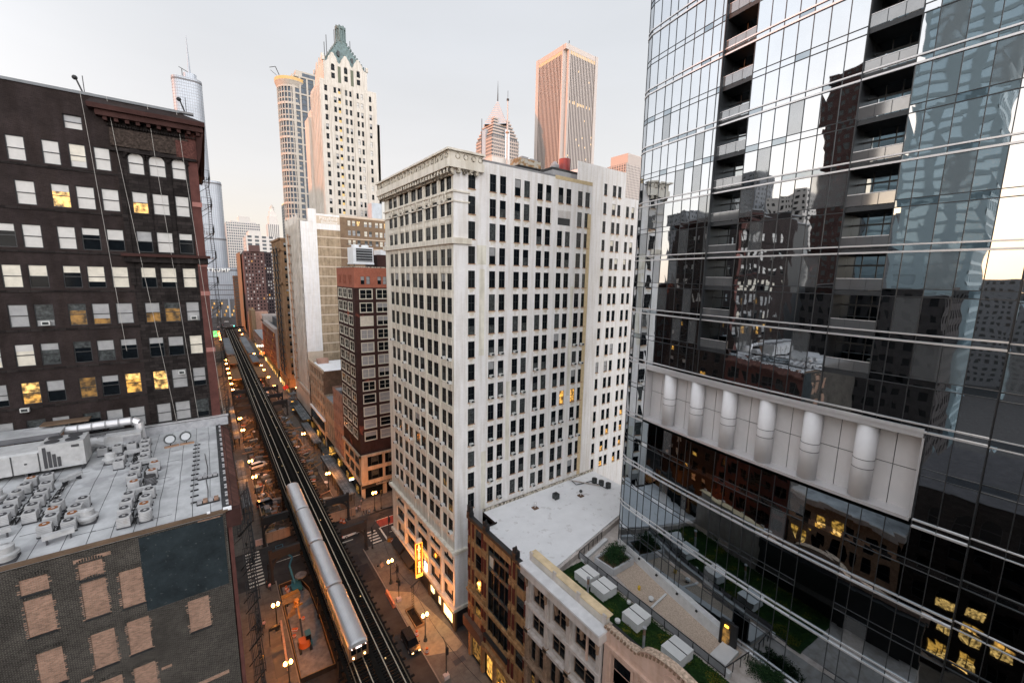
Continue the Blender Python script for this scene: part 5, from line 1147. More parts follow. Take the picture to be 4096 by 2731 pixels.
# ------------------------------------------------------------------ low buildings at lower right
GOB = mat('orange_brown_terracotta', (.34, .19, .09), .8, var=.3, vs=1.2, streak=.3, bump=.4)
MAR = mat('maroon_brick', (.10, .025, .018), .85, var=.3)
LSM = mat('pale_grey_limestone', (.50, .45, .42), .8, var=.15, vs=.8, streak=.2, bump=.25)
BRS = mat('brown_carved_stone', (.24, .16, .11), .85, var=.35, vs=2, bump=.6, bs=5)
PTC = mat('peach_terracotta', (.60, .42, .34), .75, var=.12, vs=.8, streak=.12, bump=.3)
def low_right():
    t = thing('commercial_building', 'narrow gothic orange and maroon fronted building under a bright white flat roof', 'building', (31.7, 38.5, 0))
    w = MB(); rs = []; wins = []
    for (a, b) in ((39.0, 41.0), (49.9, 52.0)):
        for z in (21.2, 17.0, 12.8, 8.6): rs.append((a, b, z, z + 2.9)); wins.append(('W', 31.7, .3, a, b, z, z + 2.9, ('dh', F_BLACK, G_GREY if rnd.random() < .3 else G_DARK, LIT_D if z < 15 and rnd.random() < .5 else G_DARK, None, 0)))
    big = (42.6, 48.4)
    rs.append((big[0], big[1], 8.2, 23.6))
    wall(w, 'W', 31.7, 38.4, 54.0, 5.6, 25.0, rs, GOB, .5)
    for y in (38.4, 41.1, 42.0, 48.5, 49.3, 52.1, 53.3):
        for k in range(5): w.box(31.55, 31.72, y, y + .5, 6 + k * 4, 8.6 + k * 4, MAR); w.box(31.5, 31.72, y - .02, y + .52, 8.6 + k * 4, 9.3 + k * 4, GOB)
    w.box(31.3, 31.7, 38.4, 54, 12.0, 12.5, GOB); w.box(31.2, 31.7, 38.4, 54.1, 5.2, 6.0, GOB); w.box(31.45, 31.7, 42, 49, 23.7, 24.8, GOB); w.box(31.35, 32.1, 38.4, 54, 24.9, 25.4, STEEL_B)
    w.face([(31.7, 54, 0), (37.4, 54, 0), (37.4, 54, 22), (31.7, 54, 22)], DBK); w.face([(37.4, 54, 0), (37.4, 58.6, 0), (37.4, 58.6, 21), (37.4, 54, 21)], DBK); w.build('wall', t)
    c = MB()                              # the great window
    for i in range(5): y = 42.6 + i * 1.45; c.box(32.0, 32.15, y - .07, y + .07, 8.2, 23.6, STEEL_B)
    for z in (11.5, 15.2, 18.9, 21.5): c.box(31.98, 32.2, 42.6, 48.4, z, z + .5, mat('green_grey_spandrel', (.035, .05, .05), .5, var=.3))
    c.box(32.2, 32.25, 42.6, 48.4, 8.2, 23.6, G_DARK); c.box(32.14, 32.2, 47.1, 48.3, 19.5, 21.4, BLIND3); c.build('great_window', t)
    for i, y in enumerate((41.2, 48.8, 53.6)):
        c = MB(); s = 1 if i < 2 else 1.9; c.box(31.4, 32.2, y - .4, y + .4, 25.4, 26.1, STEEL_B); c.cyl(31.8, y, 26.1, 26.1 + .9 * s, .32, STEEL_B, 6, .1); c.box(31.6, 32.0, y - .6, y + .6, 26, 26 + .5 * s, STEEL_B); c.build('finial', t)
    c = MB(); c.box(31.3, 31.68, 42.4, 48.6, 7.4, 8.0, STEEL_B)
    for a, b in ((39.2, 41), (43, 45.6), (46, 48.2), (50, 52.5)): c.box(31.8, 32.4, a, b, .6, 4.6, LIT_D if a != 46 else LIT_Y); c.box(31.75, 31.8, a, b, 4.2, 4.4, STEEL_B)
    c.box(31.9, 33, 38.5, 54, 0.1, 5.4, G_DARK)
    for y in (38.6, 41.9, 45.8, 49.2, 53.1): c.box(31.4, 31.95, y - .3, y + .3, .15, 5.2, GOB)
    c.box(31.5, 31.55, 43.6, 44.6, 2.2, 2.35, OR_()); c.box(30.9, 31.7, 49, 54.4, 5.4, 7.2, mat('brown_canopy', (.12, .065, .045), .8, var=.2)); c.build('shop_front', t)
    place_windows(t, wins)
    r = MB(); R_ = 21.6
    r.face([(32.1, 38.9, R_), (66, 45.5, R_), (66, 58.6, R_), (37.4, 58.6, R_), (37.4, 54, R_), (32.1, 54, R_)], WR)
    r.beam((32.1, 38.7, R_ + .1), (66, 45.3, R_ + .1), .5, .9, WR); r.beam((37.4, 58.45, R_ + .15), (66, 58.45, R_ + .15), .3, .5, CREAM_D); r.beam((58, 58.4, R_ + .25), (62, 52.8, R_ + .15), .15, .2, LSM); r.build('roof', t)
    r = MB(); r.face([(37.4, 54, R_), (37.4, 58.6, R_), (37.4, 58.6, 5), (37.4, 54, 5)], DBK); r.hexa([(33, 38.2, 19.5), (66, 44.7, 19.5), (66, 45.2, 19.5), (33, 38.7, 19.5), (33, 38.2, R_ + .3), (66, 44.7, R_ + .3), (66, 45.2, R_ + .3), (33, 38.7, R_ + .3)], LSM); r.build('party_wall', t)
    for i, (x, y, l) in enumerate(((45.9, 54.0, 'small rooftop turbine vent on the white flat roof, nearest the street'), (56.0, 52.3, 'dark rooftop vent with two hoods on the white flat roof'))):
        u = thing('roof_vent', l, 'vent', (x, y, R_)); b = MB(); b.box(x - .5, x + .5, y - .5, y + .5, R_, R_ + .15, BRN); b.cyl(x, y, R_ + .15, R_ + .8, .1, ALU, 8); b.build('curb', u)
        b = MB(); b.ball((x, y, R_ + 1.0), .32, ALU if i == 0 else G_GREY, 12, 8)
        if i: b.ball((x + .5, y + .2, R_ + .8), .28, ALU)
        b.build('hood', u)
    u = thing('condenser_unit', 'single dark boxy condenser in the middle of the white flat roof', 'condenser', (51.3, 54.3, R_)); b = MB(); b.box(50.8, 51.8, 53.8, 54.8, R_ + .1, R_ + 1.1, G_GREY); b.cyl(51.3, 54.3, R_ + 1.1, R_ + 1.18, .4, STEEL_B, 14); b.build('casing', u)
    b = MB(); b.box(50.8, 51.8, 53.9, 54.0, R_, R_ + .1, STEEL_B); b.box(50.8, 51.8, 54.6, 54.7, R_, R_ + .1, STEEL_B); b.build('feet', u)
    for i, (x, y) in enumerate(((62.2, 54.4), (62.6, 52.9), (63.0, 51.4))):
        u = thing('condenser_unit', ('far', 'middle', 'near')[i] + ' one of three dark round condensers beside the glass tower on the white roof', 'condenser', (x, y, R_), 'three dark condensers on the white roof'); b = MB(); b.cyl(x, y, R_ + .05, R_ + 1.0, .55, G_GREY, 16); b.build('casing', u); b = MB(); b.cyl(x, y, R_ + 1.0, R_ + 1.08, .4, STEEL_B, 12); b.build('fan', u)
    b = MB(); b.tube([(58.5, 57.3, R_ + .3), (58.3, 55.8, R_ + .15), (60, 55.4, R_ + .12), (62, 55.2, R_ + .12), (62.4, 51, R_ + .12)], .08, STEEL_B, 6); tag(b.build('pipe'), 'black curved pipe on the white flat roof leading to three condensers', 'pipe')
    # cream stone building
    t = thing('commercial_building', 'pale grey stone front with deep projecting cornice shelf and brown carved arched windows', 'building', (31.7, 25.3, 0))
    w = MB(); rs = []; wins = []
    for (a, b) in ((26.2, 29.6), (31.0, 33.4), (34.9, 37.3)):
        for z in (21.3, 17.3): rs.append((a, b, z, z + 2.9)); wins.append(('W', 31.7, .3, a, b, z, z + 2.9, ('pair', BRS, G_DARK, G_DARK, None, 0)))
        m = (a + b) / 2
        for z in (12.6, 8.4, 4.2):
            for p, q in ((a - .1, m - .3), (m + .3, b + .1)): rs.append((p, q, z, z + 3.3)); wins.append(('W', 31.7, .3, p, q, z, z + 3.3, ('arch', F_BLACK, G_DARK, LIT_D if rnd.random() < .25 else G_DARK, BRS)))
    wall(w, 'W', 31.7, 25.35, 38.3, 16.6, 25.2, [r for r in rs if r[2] > 17], LSM, .35); wall(w, 'W', 31.7, 25.35, 38.3, .2, 16.6, [r for r in rs if r[2] < 17], BRS, .35)
    for y in (25.4, 30.0, 33.9, 37.7): w.box(31.35, 31.7, y, y + .55, 17, 24.8, LSM); w.box(31.2, 31.7, y - .1, y + .65, 16.2, 17, BRS); w.box(31.3, 31.7, y, y + .5, 1, 16, BRS)
    for z in (20.4, 16.5): w.box(31.2, 31.7, 25.35, 38.3, z, z + .45, LSM)
    for z in (12.0, 7.8, 3.6): w.box(31.1, 31.7, 25.35, 38.3, z, z + .35, BRS)
    w.build('wall', t)
    for y in (25.7, 28.0, 30.3, 32.2, 34.2, 36., 38): c = MB(); c.box(31.0, 31.5, y - .16, y + .16, 24.0, 25.4, BRS); c.box(31.1, 31.4, y - .12, y + .12, 23.3, 24.0, BRS); c.build('bracket', t)
    c = MB(); c.box(30.45, 31.75, 24.9, 38.45, 25.35, 26.5, LSM); c.box(30.3, 31.8, 24.8, 38.5, 26.5, 26.75, mat('pale_lead_top', (.56, .56, .57), .7, var=.15)); c.build('cornice', t)
    c = MB(); c.box(31.9, 32.5, 25.3, 38.3, 26.4, 27.6, mat('cream_parapet', (.55, .50, .44), .8, var=.15)); c.box(31.85, 32.95, 25.2, 38.4, 27.6, 27.7, mat('ochre_coping', (.60, .47, .30), .8, var=.25)); [c.box(31.8, 32.0, y - .25, y + .25, 26.7, 27.95, LSM) for y in (25.5, 29.4, 33.5, 38)]; c.build('parapet', t)
    place_windows(t, wins)
    t = thing('commercial_building', 'peach terracotta fronted building with crumbling ornate gable and big black windows', 'building', (31.7, 12, 0))
    w = MB(); rs = []; wins = []
    for a in (21.6, 18.0, 14.4, 10.8):
        for z in (20.6, 15.6, 10.6): rs.append((a, a + 2.6, z, z + 3.7)); wins.append(('W', 31.7, .5, a, a + 2.6, z, z + 3.7, ('dh', PTC, G_DARK, G_DARK, None, 0)))
    wall(w, 'W', 31.7, 5, 25.2, .2, 26.0, rs, PTC, .55)
    for a in (21.3, 17.7, 14.1, 10.5, 24.4): w.box(31.5, 31.7, a, a + .25, 19.6, 25, PTC); w.box(31.52, 31.7, a + .25 + 2.7, a + 3.2, 19.6, 25, PTC)
    w.box(31.4, 31.7, 5, 25.2, 25.0, 25.3, PTC)
    n = 14; c_ = 17.2
    pr = [(25.2, 26.0), (25.2, 27.0), (22.4, 27.0), (21.2, 27.3)] + [(c_ + 3.6 * math.cos(PI * i / n), 27.3 + 1.5 * math.sin(PI * i / n)) for i in range(n + 1)] + [(12.6, 27.2), (5, 27.0), (5, 26.0)]
    w.face([(31.6, y, z) for y, z in pr], PTC); w.face([(32.2, y, z) for y, z in pr], PTC)
    for a, b in zip(pr[1:], pr[2:-1]): w.face([(31.4, a[0], a[1]), (31.4, b[0], b[1]), (32.3, b[0], b[1] + .02), (32.3, a[0], a[1] + .02)], mat('crumbling_top', (.45, .34, .26), .9, var=.6, vs=4)); w.face([(31.4, a[0], a[1]), (31.4, b[0], b[1]), (31.6, b[0], b[1] - .3), (31.6, a[0], a[1] - .3)], PTC)
    w.build('wall', t)
    c = MB(); [c.rbox((31.5, 25 - i * .42 , 27.1 + (0 if i < 9 else max(0, 1.4 * math.sin(PI * (i - 9) / 18)))), .22, .2, .25, .2, BRS) for i in range(30)]
    for i in range(14): a0, a1 = 2 * PI * i / 14, 2 * PI * (i + 1) / 14; c.beam((31.5, 17.2 + .8 * math.cos(a0), 27.0 + .8 * math.sin(a0)), (31.5, 17.2 + .8 * math.cos(a1), 27 + .8 * math.sin(a1)), .12, .12, PTC)
    c.build('ornament', t); place_windows(t, wins)
    # shared planted roof between the fronts and the glass tower
    t = thing('roof_terrace', 'planted roof and gravel terrace between the stone fronts and curved glass tower', 'terrace', (40, 28, 21))
    b = MB(); Z = 21.0
    b.prism([(32.2, 5), (58, 5), (58, 44), (55, 43), (33, 38.7), (32.2, 38.7)], 18.5, Z, LSM); b.box(32.2, 33.1, 5, 25.2, Z, 26.5, STEEL_B); b.box(32.5, 33.1, 25.2, 38.5, Z, 26.4, LSM); b.build('slab', t)
    b = MB(); GRV = mat('pinkish_gravel', (.50, .40, .32), .95, var=.35, vs=9, bump=.5, bs=20); b.prism([(43.4, 17.5), (47, 17.5), (48.6, 24), (50.0, 32), (50.4, 37.5), (45, 34.5), (43.6, 29)], Z, Z + .06, GRV); b.build('gravel', t)
    b = MB(); pts = [(46.3, 19.6), (47.0, 23.5), (48.0, 28), (49.2, 33), (50.3, 38.2), (52.3, 39.5), (58, 39.6)]
    for a, c in zip(pts, pts[1:]): b.hexa([(a[0], a[1], Z), (a[0] + .9, a[1], Z), (c[0] + .9, c[1], Z), (c[0], c[1], Z), (a[0], a[1], Z + 1.6), (a[0] + .9, a[1], Z + 1.6), (c[0] + .9, c[1], Z + 1.6), (c[0], c[1], Z + 1.6)], mat('white_render', (.62, .62, .62), .8, var=.12, vs=1.5))
    b.build('upstand_wall', t)
    b = MB(); CP = mat('pale_coping', (.60, .60, .60), .8, var=.1); b.beam((42.6, 16.8, Z + .35), (43.5, 40, Z + .35), .55, .7, CP); b.beam((43.9, 27.6, Z + .12), (47.6, 27.9, Z + .12), .25, .25, CP); b.box(43.2, 46.2, 17.6, 19.4, Z, Z + .55, CP); b.beam((43, 39.2, Z + .2), (50, 40.6, Z + .2), .6, .5, CP); b.build('coping', t)
    b = MB()
    P = [(42.55 + (43.4 - 42.55) * k / 12, 17.2 + 22.8 * k / 12) for k in range(13)]
    for k, (x, y) in enumerate(P): b.beam((x - .3, y, Z), (x - .3, y, Z + 1.25), .07, .07, STEEL_B)
    b.beam((P[0][0] - .3, P[0][1], Z + 1.25), (P[-1][0] - .3, P[-1][1], Z + 1.25), .09, .07, STEEL_B); b.beam((P[0][0] - .3, P[0][1], Z + .2), (P[-1][0] - .3, P[-1][1], Z + .2), .05, .05, STEEL_B)
    for k in range(6): x, y = 43.2 + k * 1.3, 40.0 + k * .27; b.beam((x, y, Z), (x, y, Z + 1.25), .07, .07, STEEL_B)
    b.beam((43.1, 40, Z + 1.25), (50, 41.4, Z + 1.25), .09, .07, STEEL_B)
    b.beam((42.3, 17.2, Z + 1.25), (46.4, 16.6, Z + 1.25), .09, .07, STEEL_B); [b.beam((42.3 + k * 1.3, 17.2 - k * .2, Z), (42.3 + k * 1.3, 17.2 - k * .2, Z + 1.25), .07, .07, STEEL_B) for k in range(4)]; b.build('railing', t)
    b = MB()
    gp = MB()
    for k in range(12): gp.box(P[k][0] - .42 + .15, P[k][0] - .38 + .15, P[k][1] + .1, P[k + 1][1] - .1, Z + .3, Z + 1.2, mat('smoky_panel', (.30, .30, .31), .3, var=.1))
    gp.build('railing_panel', t)
    # door on the terrace
    d = thing('terrace_door', 'black framed terrace door with lit exit sign at the foot of the glass tower', 'door', (46.6, 19.2, Z)); b = MB(); b.box(46.1, 46.5, 18.0, 19.9, Z, Z + 3.3, STEEL_B); b.build('frame', d)
    b = MB(); b.box(46.02, 46.1, 18.7, 19.5, Z + .2, Z + 2.4, LIT_D); b.build('glass', d); b = MB(); b.box(45.98, 46.1, 18.9, 19.35, Z + 2.6, Z + 2.85, mat('exit_sign', (.2, .1, .02), .5, var=0, emis=(1., .45, .05), es=4)); b.build('exit_sign', d)
    # sedum carpet
    GN = [mat('sedum_dark', (.016, .042, .011), .9, var=.4, vs=2), mat('sedum_mid', (.038, .075, .014), .9, var=.4, vs=2), mat('sedum_yellow', (.12, .115, .014), .9, var=.4, vs=2)]
    b = MB(); b.prism([(33.2, 14), (42.0, 14), (42.1, 30), (42.9, 39.3), (40, 39.4), (33.6, 38.3)], Z, Z + .12, GN[0])
    from mathutils import noise
    for i in range(26000):
        x, y = rnd.uniform(33.3, 42.8), rnd.uniform(14.5, 39.3)
        if x > 42.0 + (y - 17) * .04: continue
        nn = noise.noise(Vector((x * .5, y * .5, 3))); n2 = noise.noise(Vector((x * 1.6, y * 1.6, 9)))
        h = .12 + max(0, n2 + .3) * .28; s = rnd.uniform(.05, .12); a = rnd.uniform(0, PI); m = GN[2] if nn > .22 and rnd.random() < .6 else GN[1] if nn > -.1 and rnd.random() < .6 else GN[0]
        c, sn = math.cos(a) * s, math.sin(a) * s; tz = rnd.uniform(-.06, .06); z = Z + h
        b.face([(x - c, y - sn, z - tz), (x + sn * .6, y - c * .6, z), (x + c, y + sn, z + tz), (x - sn * .6, y + c * .6, z + .02)], m)
    tag(b.build('ground_cover'), 'dark green and yellow sedum carpet covering the roof behind the stone fronts', 'ground cover', kind='stuff')
    # louvred skylight boxes
    sk = thing('roof_vent_box', 'box', 'vent box', (0, 0, 0)); VW = mat('vent_white', (.70, .70, .69), .5, var=.06)
    b = MB(); b.box(-1.35, 1.35, -1.25, 1.25, 0, .12, STEEL_B); b.box(-1.2, 1.2, -1.1, 1.1, .12, 1.25, VW)
    for k in range(7): b.box(-1.3, 1.3, -1.2, 1.2, .2 + k * .15, .27 + k * .15, VW)
    b.build('louvres', sk); b = MB(); b.box(-1.32, 1.32, -1.22, 1.22, 1.27, 1.36, VW); b.box(-.04, .04, -1.22, 1.22, 1.36, 1.42, STEEL_B); b.build('lid', sk)
    for i, (x, y, l) in enumerate(((40.6, 36.0, 'farthest'), (40.7, 33.0, 'second farthest'), (40.3, 27.3, 'second nearest'), (40.1, 21.6, 'nearest'))):
        l = l + ' of four white louvred boxes standing in the green roof'
        if i: dup(sk, (x, y, Z), -.03, l, 'white vent boxes on the green roof')
        else: sk.location = (x, y, Z); sk['label'] = l; sk['group'] = 'white vent boxes on the green roof'
    for i, (x, y) in enumerate(((38.2, 33.6), (37.6, 24.3))):
        u = thing('roof_post', ('farther' if i == 0 else 'nearer') + ' grey post with rust red top standing in the green roof', 'post', (x, y, Z), 'posts in the green roof'); b = MB(); b.cyl(x, y, Z, Z + 2.3, .16, LDG(), 10); b.cyl(x, y, Z + 2.3, Z + 3.1, .16, INF, 10); b.build('post', u); b = MB(); b.cyl(x, y, Z + 3.1, Z + 3.25, .24, LDG(), 10); b.build('cap', u)
    for i, (x, y, l) in enumerate(((38.3, 28.6, 'small round white roof vent in the green roof beside the stone parapet'), (44.9, 28.4, 'small round white vent cap on the pink gravel'), (41.9, 29.7, 'tiny white vent cap by the railing behind a louvred box'))):
        u = thing('vent_cap', l, 'vent', (x, y, Z)); b = MB(); b.cyl(x, y, Z, Z + .35, .22, STEEL_B, 12); b.cyl(x, y, Z + .35, Z + .6, .34 if i < 2 else .25, VW, 16); b.build('cap', u)
    u = thing('hydrant', 'small yellow hydrant fitting standing on the pink gravel terrace', 'hydrant', (45.3, 30.6, Z)); b = MB(); YL = mat('yellow_paint', (.65, .42, .03), .5, var=.1); b.cyl(45.3, 30.6, Z, Z + .55, .17, YL, 10); b.cyl(45.3, 30.6, Z + .55, Z + .7, .22, YL, 10, .1); b.tube([(45.05, 30.6, Z + .4), (45.55, 30.6, Z + .4)], .1, YL, 8); b.build('body', u)
    # planter with shrub
    u = thing('planter', 'square grey concrete planter box on the terrace holding a dark round shrub', 'planter', (46.5, 36.2, Z)); b = MB(); PC = mat('planter_concrete', (.48, .48, .49), .8, var=.12)
    q = [(44.3, 37.8), (44.5, 34.5), (48.9, 34.4), (48.9, 37.9)]
    for a, c in zip(q, q[1:] + q[:1]): b.beam((a[0], a[1], Z + .55), (c[0], c[1], Z + .55), .3, 1.1, PC)
    b.prism(q, Z, Z + .8, BRN); b.build('box', u)
    def shrub(name, label, cx, cy, z0, rx, ry, rz, n):
        u = thing(name, label, 'shrub', (cx, cy, z0)); b = MB(); rr = random.Random(int(cx * 10)); LM = [mat('leaf_dark', (.012, .035, .014), .8, var=.4, vs=3), mat('leaf_mid', (.035, .075, .025), .8, var=.4, vs=3)]
        for i in range(n):
            a = rr.uniform(0, 2 * PI); f = rr.random() ** .4; e = rr.uniform(0, PI / 2); lump = 1 + .22 * math.sin(a * 5 + e * 4); x = cx + rx * f * lump * math.cos(a) * math.cos(e * .9); y = cy + ry * f * lump * math.sin(a) * math.cos(e * .9); z = z0 + rz * f * lump * math.sin(e) + .1; s = rr.uniform(.05, .11)
            d1 = Vector((rr.uniform(-1, 1), rr.uniform(-1, 1), rr.uniform(-.6, .6))).normalized() * s; d2 = Vector((rr.uniform(-1, 1), rr.uniform(-1, 1), rr.uniform(-.6, .6))).normalized() * s * .6; p = Vector((x, y, z))
            b.face([p - d1, p - d2, p + d1, p + d2], LM[1] if rr.random() < .35 else LM[0])
        b.build('foliage', u); b = MB(); [b.tube([(cx + rr.uniform(-.3, .3), cy + rr.uniform(-.3, .3), z0 - .1), (cx + rr.uniform(-1, 1), cy + rr.uniform(-1, 1), z0 + rz * .7)], .05, BRN, 5) for i in range(7)]; b.build('stem', u)
    shrub('shrub', 'dense round dark green shrub growing in the square concrete planter', 46.7, 36.1, Z + .8, 2.1, 1.75, 2.0, 9000)
    shrub('shrub', 'spreading dark green shrub below the terrace at the foot of the glass tower', 46.0, 14.3, Z - .3, 1.5, 2.6, 1.2, 7000)
    for k, (x, y) in enumerate(((49.3, 33.6), (48.4, 30), (47.6, 26.3), (47.0, 23.2))):
        u = tag(None or thing('wall_light', ('farthest', 'second farthest', 'third', 'nearest')[k] + ' small black floodlight on the white upstand wall of the terrace', 'light', (x, y, Z + 1.3), 'floodlights on the terrace wall')); b = MB(); b.rbox((x - .12, y, Z + 1.35), .25, .25, .2, 0, STEEL_B); b.build('lamp_body', u)
def LDG(): return mat('grey_flashing')
low_right()
# ------------------------------------------------------------------ street level
ASP = mat('worn_asphalt', (.050, .046, .044), .85, var=.4, vs=.25, spot=(.35, .60, (.045, .043, .045)), bump=.2, bs=4)
SIDE = mat('sidewalk_concrete', (.135, .12, .105), .9, var=.25, vs=.8, tile=(1.5, 1.5, .02, (.09, .08, .07), .06), bump=.2)
CURB = mat('curb_stone', (.26, .23, .20), .85, var=.2)
PAINT = mat('road_paint', (.62, .58, .50), .8, var=.3, vs=2)
REDL = mat('red_lane', (.28, .06, .045), .85, var=.25, vs=1)
DIRT = mat('torn_up_ground', (.07, .058, .047), .95, var=.6, vs=.9, bump=.8, bs=2)
BLOCKS = [(-40, 91.2), (104.9, 217.5), (233, 356), (372, 520)]
def street():
    b = MB(); b.box(7.3, 25.1, -40, 700, 0, .004, ASP); struct(b, 'road')
    b = MB(); [b.box(-60, 200, a, c, 0, .006, ASP) for a, c in ((91.2, 104.9), (217.5, 233), (356, 372), (520, 545))]; struct(b, 'cross_road')
    for a, c in BLOCKS:
        b = MB(); b.box(0, 7.15, a, c, 0, .15, SIDE); b.box(7.15, 7.3, a, c, 0, .155, CURB); struct(b, 'sidewalk')
        b = MB(); b.box(25.25, 31.7, a, c, 0, .15, SIDE); b.box(25.1, 25.25, a, c, 0, .155, CURB); b.box(31.7, 60, c - .2 if a < 0 else a, c if a < 0 else a + .2, 0, .15, SIDE); struct(b, 'sidewalk')
    b = MB(); b.box(31.7, 200, 88.9, 91.2, 0, .15, SIDE); b.box(31.7, 200, 104.9, 113, 0, .15, SIDE); struct(b, 'pavement')
    b = MB()
    for i in range(11): b.box(2.6, 5.4, 91.9 + i * 1.2, 92.4 + i * 1.2, .008, .012, PAINT)
    for i in range(5): b.box(27.6, 29.9, 91.9 + i * 1.2, 92.4 + i * 1.2, .008, .012, PAINT)
    for i in range(8): b.box(2.6, 5.4, 218.5 + i * 1.8, 219.2 + i * 1.8, .008, .012, PAINT)
    struct(b, 'crosswalk')
    b = MB(); b.box(30.9, 31.3, 91.5, 97.4, .008, .012, PAINT); b.box(31.2, 80, 97.3, 97.55, .008, .012, PAINT); b.box(31.2, 80, 100.9, 101.1, .008, .012, PAINT); b.box(21.5, 24.3, 96.3, 96.6, .008, .012, PAINT); b.box(8, 20, 97.6, 97.75, .008, .012, PAINT)
    for i in range(8): b.box(32.4 + i * 5, 35.6 + i * 5, 94.2, 94.35, .008, .012, PAINT)
    struct(b, 'lane_marking')
    b = MB(); b.box(31.3, 80, 97.55, 100.9, .007, .010, REDL); struct(b, 'bus_lane')
    b = MB(); b.prism([(25.3, 75), (29, 72), (31.2, 60), (31.5, 55.5), (30, 55), (25.4, 57)], .151, .156, mat('light_patch', (.30, .25, .17), .9, var=.25, vs=1)); b.box(28.5, 30.5, 52.6, 53.6, .152, .158, mat('dark_plate', (.04, .04, .045), .5)); b.box(27.6, 29.2, 79, 79.7, .152, .158, mat('dark_plate')); b.box(27.2, 28.7, 75.3, 76, .152, .158, mat('dark_plate')); b.box(4.3, 6.5, 67.0, 73.4, .152, .158, mat('dark_plate'))
    b.box(20.5, 24.5, 80, 86, .006, .01, mat('new_asphalt', (.03, .03, .033), .8, var=.2)); b.box(19, 23.5, 86.5, 90.3, .006, .01, mat('new_asphalt')); struct(b, 'pavement_patch')
    # torn up street under the tracks, north block
    b = MB(); nx, ny = 26, 150
    from mathutils import noise
    for i in range(nx):
        for j in range(ny):
            def P(i, j): x = 7.2 + i * 18 / nx; y = 106 + j * 108 / ny; return (x, y, .03 + max(0, noise.noise(Vector((x * .45, y * .45, 1)))) * .7)
            b.face([P(i, j), P(i + 1, j), P(i + 1, j + 1), P(i, j + 1)], DIRT)
    tag(b.build('dug_up_earth'), kind='structure', label='rough brown excavated ground filling the roadway beneath the elevated railway')
street()

# ------------------------------------------------------------------ elevated railway
def railway():
    t = thing('elevated_railway', 'black steel elevated railway with two tracks running up the middle of the street', 'railway', (16, 90, 0))
    TIE = mat('oily_timber', (.012, .011, .010), .9, var=.4, vs=3); IR = mat('painted_girder', (.022, .018, .017), .7, var=.3); RL = mat('polished_rail', (.75, .68, .55), .35, metal=.5, var=.1); DKR = mat('deck_plate', (.016, .016, .017), .75, var=.4)
    y0, y1 = 25, 505
    b = MB(); y = y0; k = 0
    while y < y1:
        e = 20.25 if k % 3 == 0 else 19.75; w = 11.75 if k % 4 == 1 else 12.25
        b.box(w, e, y, y + .24, 6.05, 6.28, TIE); y += .55; k += 1
    b.box(15.75, 16.5, y0, y1, 6.28, 6.36, TIE); b.box(12.1, 12.55, y0, y1, 6.28, 6.38, TIE); b.box(19.35, 19.6, y0, y1, 6.28, 6.45, TIE)
    b.build('tie_deck', t)
    for x in (14.25 - .72, 14.25 + .72, 18.0 - .72, 18.0 + .72): b = MB(); b.box(x - .055, x + .055, y0, y1, 6.28, 6.46, RL); b.build('rail', t)
    for x in (14.25 - 1.3, 18.0 + 1.3): b = MB(); b.box(x - .05, x + .05, y0, y1, 6.3, 6.5, mat('third_rail', (.25, .20, .14), .5, metal=.5, var=.2)); b.build('power_rail', t)
    for x in (12.9, 15.4, 16.9, 19.2): b = MB(); b.box(x - .13, x + .13, y0, y1, 4.7, 6.05, IR); b.build('girder', t)
    Y = [33, 47, 61.3, 76, 90.7, 105.4, 120, 134.5, 149, 163.5, 178, 192.5, 205, 218.5, 234, 248, 263, 278, 293, 308, 323, 338, 355, 373, 390, 410, 430, 450, 470, 490]
    for y in Y:
        wide = y in (90.7, 105.4, 218.5, 234, 205)
        xa, xb = (6.6, 25.7) if wide else (12.6, 19.5)
        b = MB(); b.box(xa, xb, y - .3, y + .3, 5.0 if wide else 4.4, 6.0 if not wide else 6.75, IR) if not wide else (b.box(xa, 12.0, y - .35, y + .35, 5.6, 7.3, IR), b.box(20.3, xb, y - .35, y + .35, 5.6, 7.3, IR), b.box(12, 20.3, y - .35, y + .35, 4.4, 6.0, IR))
        if wide:
            for (c, s) in ((xa + .2, 1), (xb - .2, -1)):
                for q in range(5):
                    a0, a1 = PI / 2 * q / 5, PI / 2 * (q + 1) / 5; f = lambda a: (c + s * 2.4 * (1 - math.cos(a)), y, 3.3 + 2.4 * math.sin(a)); b.beam(f(a0), f(a1), .3, .5, IR)
        b.build('cross_girder', t)
        for x in (xa, xb):
            b = MB(); b.box(x - .26, x + .26, y - .26, y + .26, 0, 5.6 if wide else 4.5, IR); b.box(x - .42, x + .42, y - .42, y + .42, 0, .5, IR); b.box(x - .32, x + .32, y - .2, y + .2, 5.2, 7.7 if wide else 4.6, IR); b.build('column', t)
    b = MB()      # curve at the far end
    for i in range(12): a = i / 12 * PI / 2; b.rbox((16 + 20 * (1 - math.cos(a)), 505 + 20 * math.sin(a), 6.2), 4.2, 8, .4, PI / 2 - a, TIE)
    b.box(10, 60, 521, 529, 5.9, 6.3, TIE); b.build('curve_deck', t)
    b = MB()
    for i in range(60): y = 40 + i * 7.3; x = rnd.choice((13.9, 14.6, 17.7, 18.3, 19.5)); b.box(x - .09, x + .09, y, y + .2, 6.3, 6.42, mat('track_lamp', (.6, .5, .3), .4, var=0, emis=(1., .6, .2), es=.7))
    b.build('track_fixture', t)
railway()
